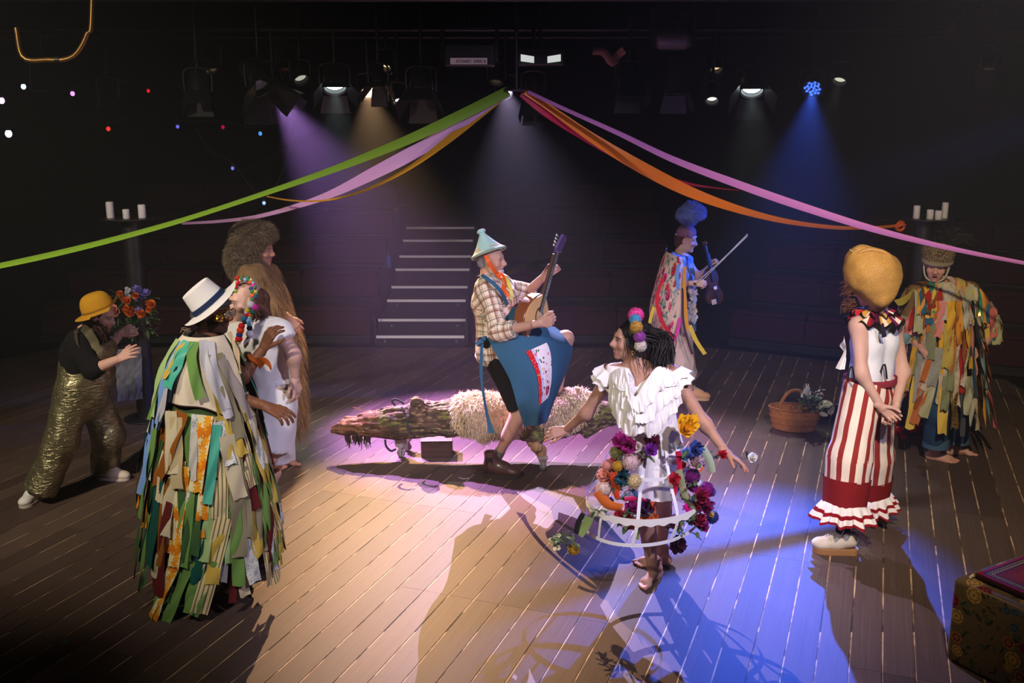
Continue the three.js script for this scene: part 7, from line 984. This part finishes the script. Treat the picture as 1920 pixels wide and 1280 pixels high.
  part(hat, 'hat_band', sheet((u, v) => { const a = u * 6.2832, r = lerp(0.1005, 0.0965, v); return V(Math.cos(a) * r * 0.9, lerp(0.003, 0.034, v), Math.sin(a) * r * 1.12).applyMatrix4(hatM); }, 56, 2), cloth([0.012, 0.025, 0.07]), 'navy hat band');
}
// ---------------------------------------------------------------- woman in white with the pompon garland
{
  const base = floorAt(470, 1012), t = person('woman in a white dress with a garland of coloured pompons, facing the cloaked man', base);
  const J = joints({ nk: [472, 602, 5.98], sL: [526, 622, 5.86], eL: [550, 666, 5.82], wL: [553, 708, 5.86], sR: [438, 616, 6.10], eR: [430, 680, 6.12], wR: [445, 730, 6.0], hL: [518, 742, 5.98], hR: [486, 742, 6.12], kL: [500, 852, 5.86], aL: [521, 872, 6.2], kR: [476, 862, 6.1], aR: [470, 985, 6.2] });
  const fr = V(-0.75, 0, 0.65), B = limbs(J, { front: fr, w: 0.98, arm: 0.98, bust: 0.07 });
  const hm = headM(at(461, 563, 5.98), V(-0.84, -0.16, 0.56), V(0.06, 1, 0.05), 1.04);
  body(t, J, B, { skin: skinFair, neck: 0.9, head: { m: hm, lips: [0.36, 0.07, 0.09], brow: [0.10, 0.05, 0.035] }, hands: { L: { dir: V(0.15, -0.9, 0.1), palm: V(-0.8, 0, -0.4), curl: [0.45, 0.5, 0.5, 0.55], thumb: [0.5, 0.2], size: 0.98 } }, feet: { L: footM(at(520, 893, 6.12), V(-0.45, -0.8, -0.3), V(-0.5, 0.3, 0.9), 0.98), R: footM(floorAt(470, 1010), V(-0.8, 0, 0.4)) } });
  const wh = cloth([0.72, 0.71, 0.70], { bumpMap: weaveTex, bumpScale: 0.0005 });
  part(t, 'dress', garment([...B.torso.map((p) => grow(p, 0.018)), cone(J.sL, lerpV(J.sL, J.eL, 0.3), 0.066, 0.07, true), cone(J.sR, lerpV(J.sR, J.eR, 0.3), 0.066, 0.07, true), cone(lerpV(B.mh, B.ms, 0.4), B.mh.clone().add(V(0, -0.06, 0)), 0.13, 0.165, true)], 0, { folds: 0.007, cut: [{ p: J.nk.clone().add(V(-0.02, 0.015, 0)), n: V(-0.3, 1, 0) }] }), wh, 'white sleeveless dress');
  part(t, 'trousers', garment([cone(J.hL.clone().add(V(0, 0.05, 0)), lerpV(J.hL, J.kL, 0.95), 0.125, 0.14, true), cone(J.hR.clone().add(V(0, 0.05, 0)), lerpV(J.hR, J.kR, 1.0), 0.12, 0.14, true), cone(lerpV(J.hL, J.hR, 0.3).add(V(0.02, 0, 0)), at(523, 866, 5.98), 0.13, 0.10, true)], 0, { folds: 0.013, freq: 7, k: 0.08 }), wh, 'white trousers');
  part(t, 'woven_pouch', box(0.085, 0.095, 0.02, 0, 0, 0, 0.006).applyMatrix4(frame(at(531, 735, 5.88), V(0.3, 0, 1))), cloth('#ffffff', { map: tex(64, 64, (g, w, h) => { for (let y = 0; y < h; y += 4) { g.fillStyle = pick(['#cbb8a8', '#a08c7c', '#d8cabc', '#8e7c70']); g.fillRect(0, y, w, 4); } }) }));
  const brown = cloth([0.085, 0.040, 0.028]), hr = part(t, 'hair', blob([ball(V(0, 0.036, -0.022), 0.086, 0.090, 0.10), ball(V(0, -0.04, -0.06), 0.082, 0.075, 0.06), cone(at(480, 565, 6.0), at(488, 592, 5.98), 0.09, 0.06), cone(at(486, 585, 5.98), at(508, 600, 5.94), 0.05, 0.02)], 0.03, 0.007, { cut: [{ p: V(0, 0.02, 0.054).applyMatrix4(hm), n: V(0, -0.12, 1).transformDirection(hm) }], warp: (x, y, z) => 0.006 * noise(x * 60, y * 14, z * 60) }), brown);
  const lk = []; for (let i = 0; i < 26; i++) { const a = at(478 + rr(-8, 10), 575, 5.92 + rr(-.03, .08)), e = at(476 + rr(-8, 34), rr(598, 622), 5.86 + rr(0, .06)); lk.push(taperTube([a, lerpV(a, e, 0.5).add(V(rr(-.01, .03), 0, 0.02)), e], 0.007, 0.002, 9, 5)); } part(hr, 'locks', merge(lk), brown);
  const gar = part(t, 'pompon_garland', tube([at(436, 545, 5.93), at(441, 531, 5.92), at(455, 522, 5.92), at(470, 526, 5.90), at(478, 543, 5.88), at(480, 562, 5.87)], 0.006, 20, 5), brown, 'garland of coloured felt balls');
  const cs = [[.70, .03, .30], [.72, .12, .02], [.72, .70, .72], [.60, .015, .015], [.62, .46, .04], [.06, .20, .10], [.22, .50, .62], [.26, .40, .07], [.02, .08, .25], [.5, .62, .3]];
  const path = curve([at(437, 547, 5.92), at(441, 533, 5.91), at(453, 523, 5.91), at(467, 525, 5.89), at(474, 535, 5.87), at(477, 548, 5.86), at(477, 560, 5.85)]);
  for (let i = 0; i < 40; i++) { const p = path.getPoint(i / 39), j = (i % 3) - 1; part(gar, 'felt_ball', new THREE.SphereGeometry(0.0125, 12, 9).translate(p.x + j * 0.012 + rr(-.004, .004), p.y + rr(-.012, .012), p.z + Math.abs(j) * 0.008), fm(pick(cs))); }
  for (const [x, y, r, c] of [[470, 571, .024, [.74, .72, .72]], [478, 576, .021, [.66, .03, .34]], [474, 584, .021, [.03, .12, .06]], [464, 582, .015, [.66, .5, .04]], [471, 586, .015, [.68, .03, .3]], [470, 590, .014, [.7, .14, .02]], [463, 590, .015, [.55, .012, .02]], [462, 585, .013, [.72, .68, .64]], [458, 597, .020, [.03, .16, .28]], [459, 603, .016, [.02, .03, .03]], [453, 611, .020, [.58, .012, .01]], [451, 619, .023, [.66, .06, .01]], [449, 627, .020, [.02, .05, .2]], [448, 635, .022, [.55, .01, .01]], [448, 642, .012, [.55, .55, .3]], [468, 595, .012, [.4, .6, .45]], [467, 602, .018, [.28, .52, .68]], [467, 608, .014, [.10, .3, .4]], [468, 615, .018, [.012, .014, .016]], [468, 625, .023, [.74, .74, .76]]]) part(gar, 'felt_ball', new THREE.SphereGeometry(r, 16, 12).translate(...at(x, y, 5.80).toArray()), fm(c));
}
// ---------------------------------------------------------------- man in the fur hood
{
  const base = floorAt(508, 876), t = person('man in profile with a large shaggy fur hood and long brown raffia robe', base);
  const J = joints({ nk: [482, 505, 7.74], sR: [470, 522, 7.55], eR: [508, 578, 7.5], wR: [541, 596, 7.55], sL: [498, 518, 7.92], eL: [520, 575, 7.98], wL: [535, 610, 7.9], hR: [488, 655, 7.65], hL: [508, 655, 7.85], kR: [500, 770, 7.6], aR: [500, 862, 7.75], kL: [520, 765, 7.8], aL: [528, 858, 7.95] });
  const fr = V(1, 0, 0.1), B = limbs(J, { front: fr, w: 1.15, chest: 1.1 });
  const hm = headM(at(488, 470, 7.74), V(1, -0.06, 0.12), V(0.0, 1, 0), 1.02);
  body(t, J, B, { skin: [0.38, 0.19, 0.13], head: { m: hm, brow: [0.04, 0.02, 0.015], stubble: [0.22, 0.12, 0.09] }, hands: { R: { dir: V(0.6, -0.75, 0.1), palm: V(-0.3, 0, -0.9), curl: 0.5 } }, feet: { R: footM(floorAt(500, 878), V(1, 0, 0.2)), L: footM(floorAt(528, 872), V(1, 0, 0)) } });
  const robeM = cloth([0.19, 0.115, 0.055]), lower = at(506, 800, 7.72);
  const rg = garment([...B.torso.map((p) => grow(p, 0.03)), cone(J.sR, J.eR, 0.085, 0.095), cone(J.sL, J.eL, 0.085, 0.09), cone(lerpV(B.ms, B.mh, 0.3), at(503, 640, 7.74), 0.20, 0.25), cone(at(503, 640, 7.74), lower, 0.25, 0.30, true)], 0, { folds: 0.02, freq: 9, k: 0.08, cut: [{ p: J.nk.clone().add(V(0, 0.06, 0)), n: V(0.1, 1, 0) }] });
  const robe = part(t, 'robe', rg, robeM, 'brown raffia robe');
  const fringeM = cloth([0.30, 0.19, 0.09]); add(robe, 'fringe', tufts(robe.geometry, 4200, 0.16, 0.0034, { start: 0.6, bend: 1.6, curl: 0.003, seg: 6 }), fringeM).userData.kind = 'stuff';
  const furC = [0.115, 0.085, 0.058], hood = blob([ball(at(472, 448, 7.74), 0.155, 0.125, 0.15), ball(at(494, 440, 7.74), 0.09, 0.075, 0.105), ball(at(458, 486, 7.72), 0.135, 0.15, 0.14), ball(at(470, 508, 7.72), 0.13, 0.08, 0.14)], 0.05, 0.012, { cut: [{ ...ball(at(512, 474, 7.74), 0.115, 0.115, 0.11), ks: 0.02 }], warp: (x, y, z) => 0.014 * noise(x * 22, y * 22, z * 22) });
  const h = part(t, 'fur_hood', hood, cloth(furC), 'large grey brown shaggy fur hood'); add(h, 'fur', tufts(h.geometry, 9000, 0.042, 0.0034, { bend: 0.7, curl: 0.003, seg: 4 }), cloth([0.17, 0.125, 0.082])).userData.kind = 'stuff';
}
// ---------------------------------------------------------------- woman in the mustard hat
{
  const base = floorAt(140, 918), t = person('woman in a mustard felt hat and shiny gold dungarees reaching out at the left', base);
  const J = joints({ nk: [163, 616, 7.14], sR: [146, 640, 6.98], eR: [172, 694, 6.9], wR: [222, 673, 6.88], sL: [180, 628, 7.3], eL: [198, 658, 7.36], wL: [226, 625, 7.3], hR: [140, 742, 7.04], hL: [166, 740, 7.24], kR: [115, 828, 6.96], aR: [74, 922, 6.88], kL: [203, 812, 7.3], aL: [196, 886, 7.48] });
  const fr = V(1, 0, 0.1), B = limbs(J, { front: fr, w: 1.22, chest: 1.1, bust: 0.095, belly: 0.14, leg: 1.1, arm: 1.1 });
  const hm = headM(at(189, 592, 7.12), V(0.95, -0.3, 0.12), V(0.22, 1, 0.05), 1.0);
  body(t, J, B, { skin: [0.50, 0.29, 0.22], head: { m: hm, brow: [0.05, 0.02, 0.012] }, hands: { R: { dir: V(0.9, 0.5, 0.05), palm: V(0.35, -0.4, -0.8), curl: [0.15, 0.2, 0.25, 0.3], spread: 1.5, thumb: [0.8, 0.1] }, L: { dir: V(0.8, 0.35, 0.1), palm: V(0.1, -0.3, -0.9), curl: [0.9, 1, 1.1, 1.1], thumb: [0.5, 0.3] } } });
  part(t, 'black_top', garment([...B.torso.slice(0, 5).map((p) => grow(p, 0.012)), ...B.torso.slice(5).map((p) => grow(p, 0.012)), cone(J.sR, J.eR, 0.074, 0.064), cone(J.eR, lerpV(J.eR, J.wR, 0.38), 0.062, 0.054, true), cone(J.sL, J.eL, 0.072, 0.06), cone(J.eL, lerpV(J.eL, J.wL, 0.3), 0.058, 0.05, true)], 0, { folds: 0.006, cut: [{ p: J.nk.clone().add(V(0, 0.01, 0)), n: V(0.2, 1, 0) }] }), cloth([0.006, 0.006, 0.007]));
  const foilB = tex(256, 256, (g, w, h) => { g.fillStyle = '#777'; g.fillRect(0, 0, w, h); for (let i = 0; i < 260; i++) { g.strokeStyle = pick(['rgba(255,255,255,.5)', 'rgba(0,0,0,.5)']); g.lineWidth = rr(2, 9); const x = rr(0, w), y = rr(0, h); g.beginPath(); g.moveTo(x, y); g.quadraticCurveTo(x + rr(-30, 30), y + rr(-10, 10), x + rr(-60, 60), y + rr(-14, 14)); g.stroke(); } }, 3, 3, false);
  const gold = mat([0.30, 0.27, 0.15], 0.34, { metalness: 0.8, bumpMap: foilB, bumpScale: 0.008 });
  const db = [cone(J.hR.clone().add(V(0, 0.05, 0)), J.kR, 0.135, 0.115), cone(J.kR, lerpV(J.kR, J.aR, 1.0), 0.115, 0.118, true), cone(J.hL.clone().add(V(0, 0.05, 0)), J.kL, 0.135, 0.112), cone(J.kL, lerpV(J.kL, J.aL, 0.98), 0.112, 0.11, true), cone(B.mh, lerpV(B.mh, B.ms, 0.5), 0.185, 0.175)];
  const dg = part(t, 'dungarees', boxUV(garment([...db, cone(lerpV(B.mh, B.ms, 0.5), lerpV(B.mh, B.ms, 0.72), 0.17, 0.15), ...B.torso.filter((p) => p.c).map((p) => grow(p, 0.03))], 0, { folds: 0.014, freq: 10, k: 0.06, cut: [{ p: lerpV(B.mh, B.ms, 0.86), n: V(-0.25, 1, 0) }] })), gold, 'crinkled gold foil dungarees');
  part(dg, 'strap', strip([at(150, 668, 6.92), at(140, 640, 6.9), at(140, 622, 6.94), at(150, 613, 7.02)], 0.065, V(-0.5, 0.5, 1)), gold); part(dg, 'strap', strip([at(184, 664, 6.98), at(176, 640, 6.94), at(164, 622, 6.94), at(152, 612, 7.0)], 0.06, V(0.3, 0.6, 1)), gold);
  const shU = mat([0.66, 0.64, 0.60], 0.6), shS = mat([0.5, 0.44, 0.36], 0.7);
  shoe(t, footM(floorAt(66, 938), V(-0.15, 0, 1)), { upper: shU, sole: shS, soleH: 0.022, lace: cloth([0.6, 0.6, 0.6]) }); shoe(t, footM(floorAt(205, 898), V(1, 0, 0.1)), { upper: mat([0.55, 0.46, 0.34], 0.6), sole: shS, soleH: 0.018 });
  // hair and hat
  const dk = cloth([0.03, 0.012, 0.010]), hr = part(t, 'hair', blob([ball(V(0, 0.03, -0.025), 0.084, 0.086, 0.096), ball(V(0, -0.05, -0.05), 0.08, 0.075, 0.06)], 0.03, 0.008, { cut: [{ p: V(0, 0.0, 0.035), n: V(0, -0.25, 1) }] }).applyMatrix4(hm), dk), lk = [];
  for (let i = 0; i < 50; i++) { const a = V(rr(-.08, .08), rr(-.06, .0), rr(-.08, .03)).applyMatrix4(hm), e = at(180 + rr(-10, 22), rr(622, 648), 7.0 + rr(-.06, .1)); lk.push(taperTube([a, lerpV(a, e, 0.5).add(V(0.02, 0, 0.01)), e], 0.008, 0.002, 8, 5)); } part(hr, 'locks', merge(lk), dk);
  const mus = cloth([0.40, 0.20, 0.012], { sheen: 0.5, sheenColor: C(0.6, 0.35, 0.05) }), bA = at(133, 598, 7.04), bB = at(229, 566, 7.12), bc = lerpV(bA, bB, 0.52).add(V(0.0, 0.008, -0.01)), along = bB.clone().sub(bA).normalize(), hatM = frame(bc, along, V(-along.y, along.x, 0.12)), Lb = bA.distanceTo(bB) / 2;
  const hat = part(t, 'hat', sheet((u, v) => { const a = u * 6.2832, r = lerp(0.095, Lb * (1 + 0.05 * Math.sin(a)), v), fr3 = Math.sin(a); return V(Math.cos(a) * r * 0.88, -0.014 * v + (fr3 > 0.55 ? 0.085 * v * v * (fr3 - 0.55) / 0.45 : 0) - (fr3 < -0.2 ? 0.012 * v : 0), Math.sin(a) * r * (fr3 > 0.55 ? 1 - 0.14 * v : 1)).applyMatrix4(hatM); }, 72, 12), mus, 'mustard felt hat with turned up front brim');
  part(hat, 'crown', sheet((u, v) => { const a = u * 6.2832, s = v * 1.5707, r = 0.1 * Math.pow(Math.cos(s), 0.6), h = 0.125 * Math.pow(Math.sin(s), 0.9); return V(Math.cos(a) * r * 0.95, h, Math.sin(a) * r * 1.18).applyMatrix4(hatM); }, 48, 18), mus);
  part(hat, 'hat_band', sheet((u, v) => { const a = u * 6.2832, r = 0.1025; return V(Math.cos(a) * r * 0.95, lerp(0.001, 0.014, v), Math.sin(a) * r * 1.18).applyMatrix4(hatM); }, 48, 2), cloth([0.25, 0.12, 0.008]));
}
scene.traverse((o) => { if (o.isMesh) { o.castShadow = true; o.receiveShadow = true; } });
renderer.render(scene, camera);
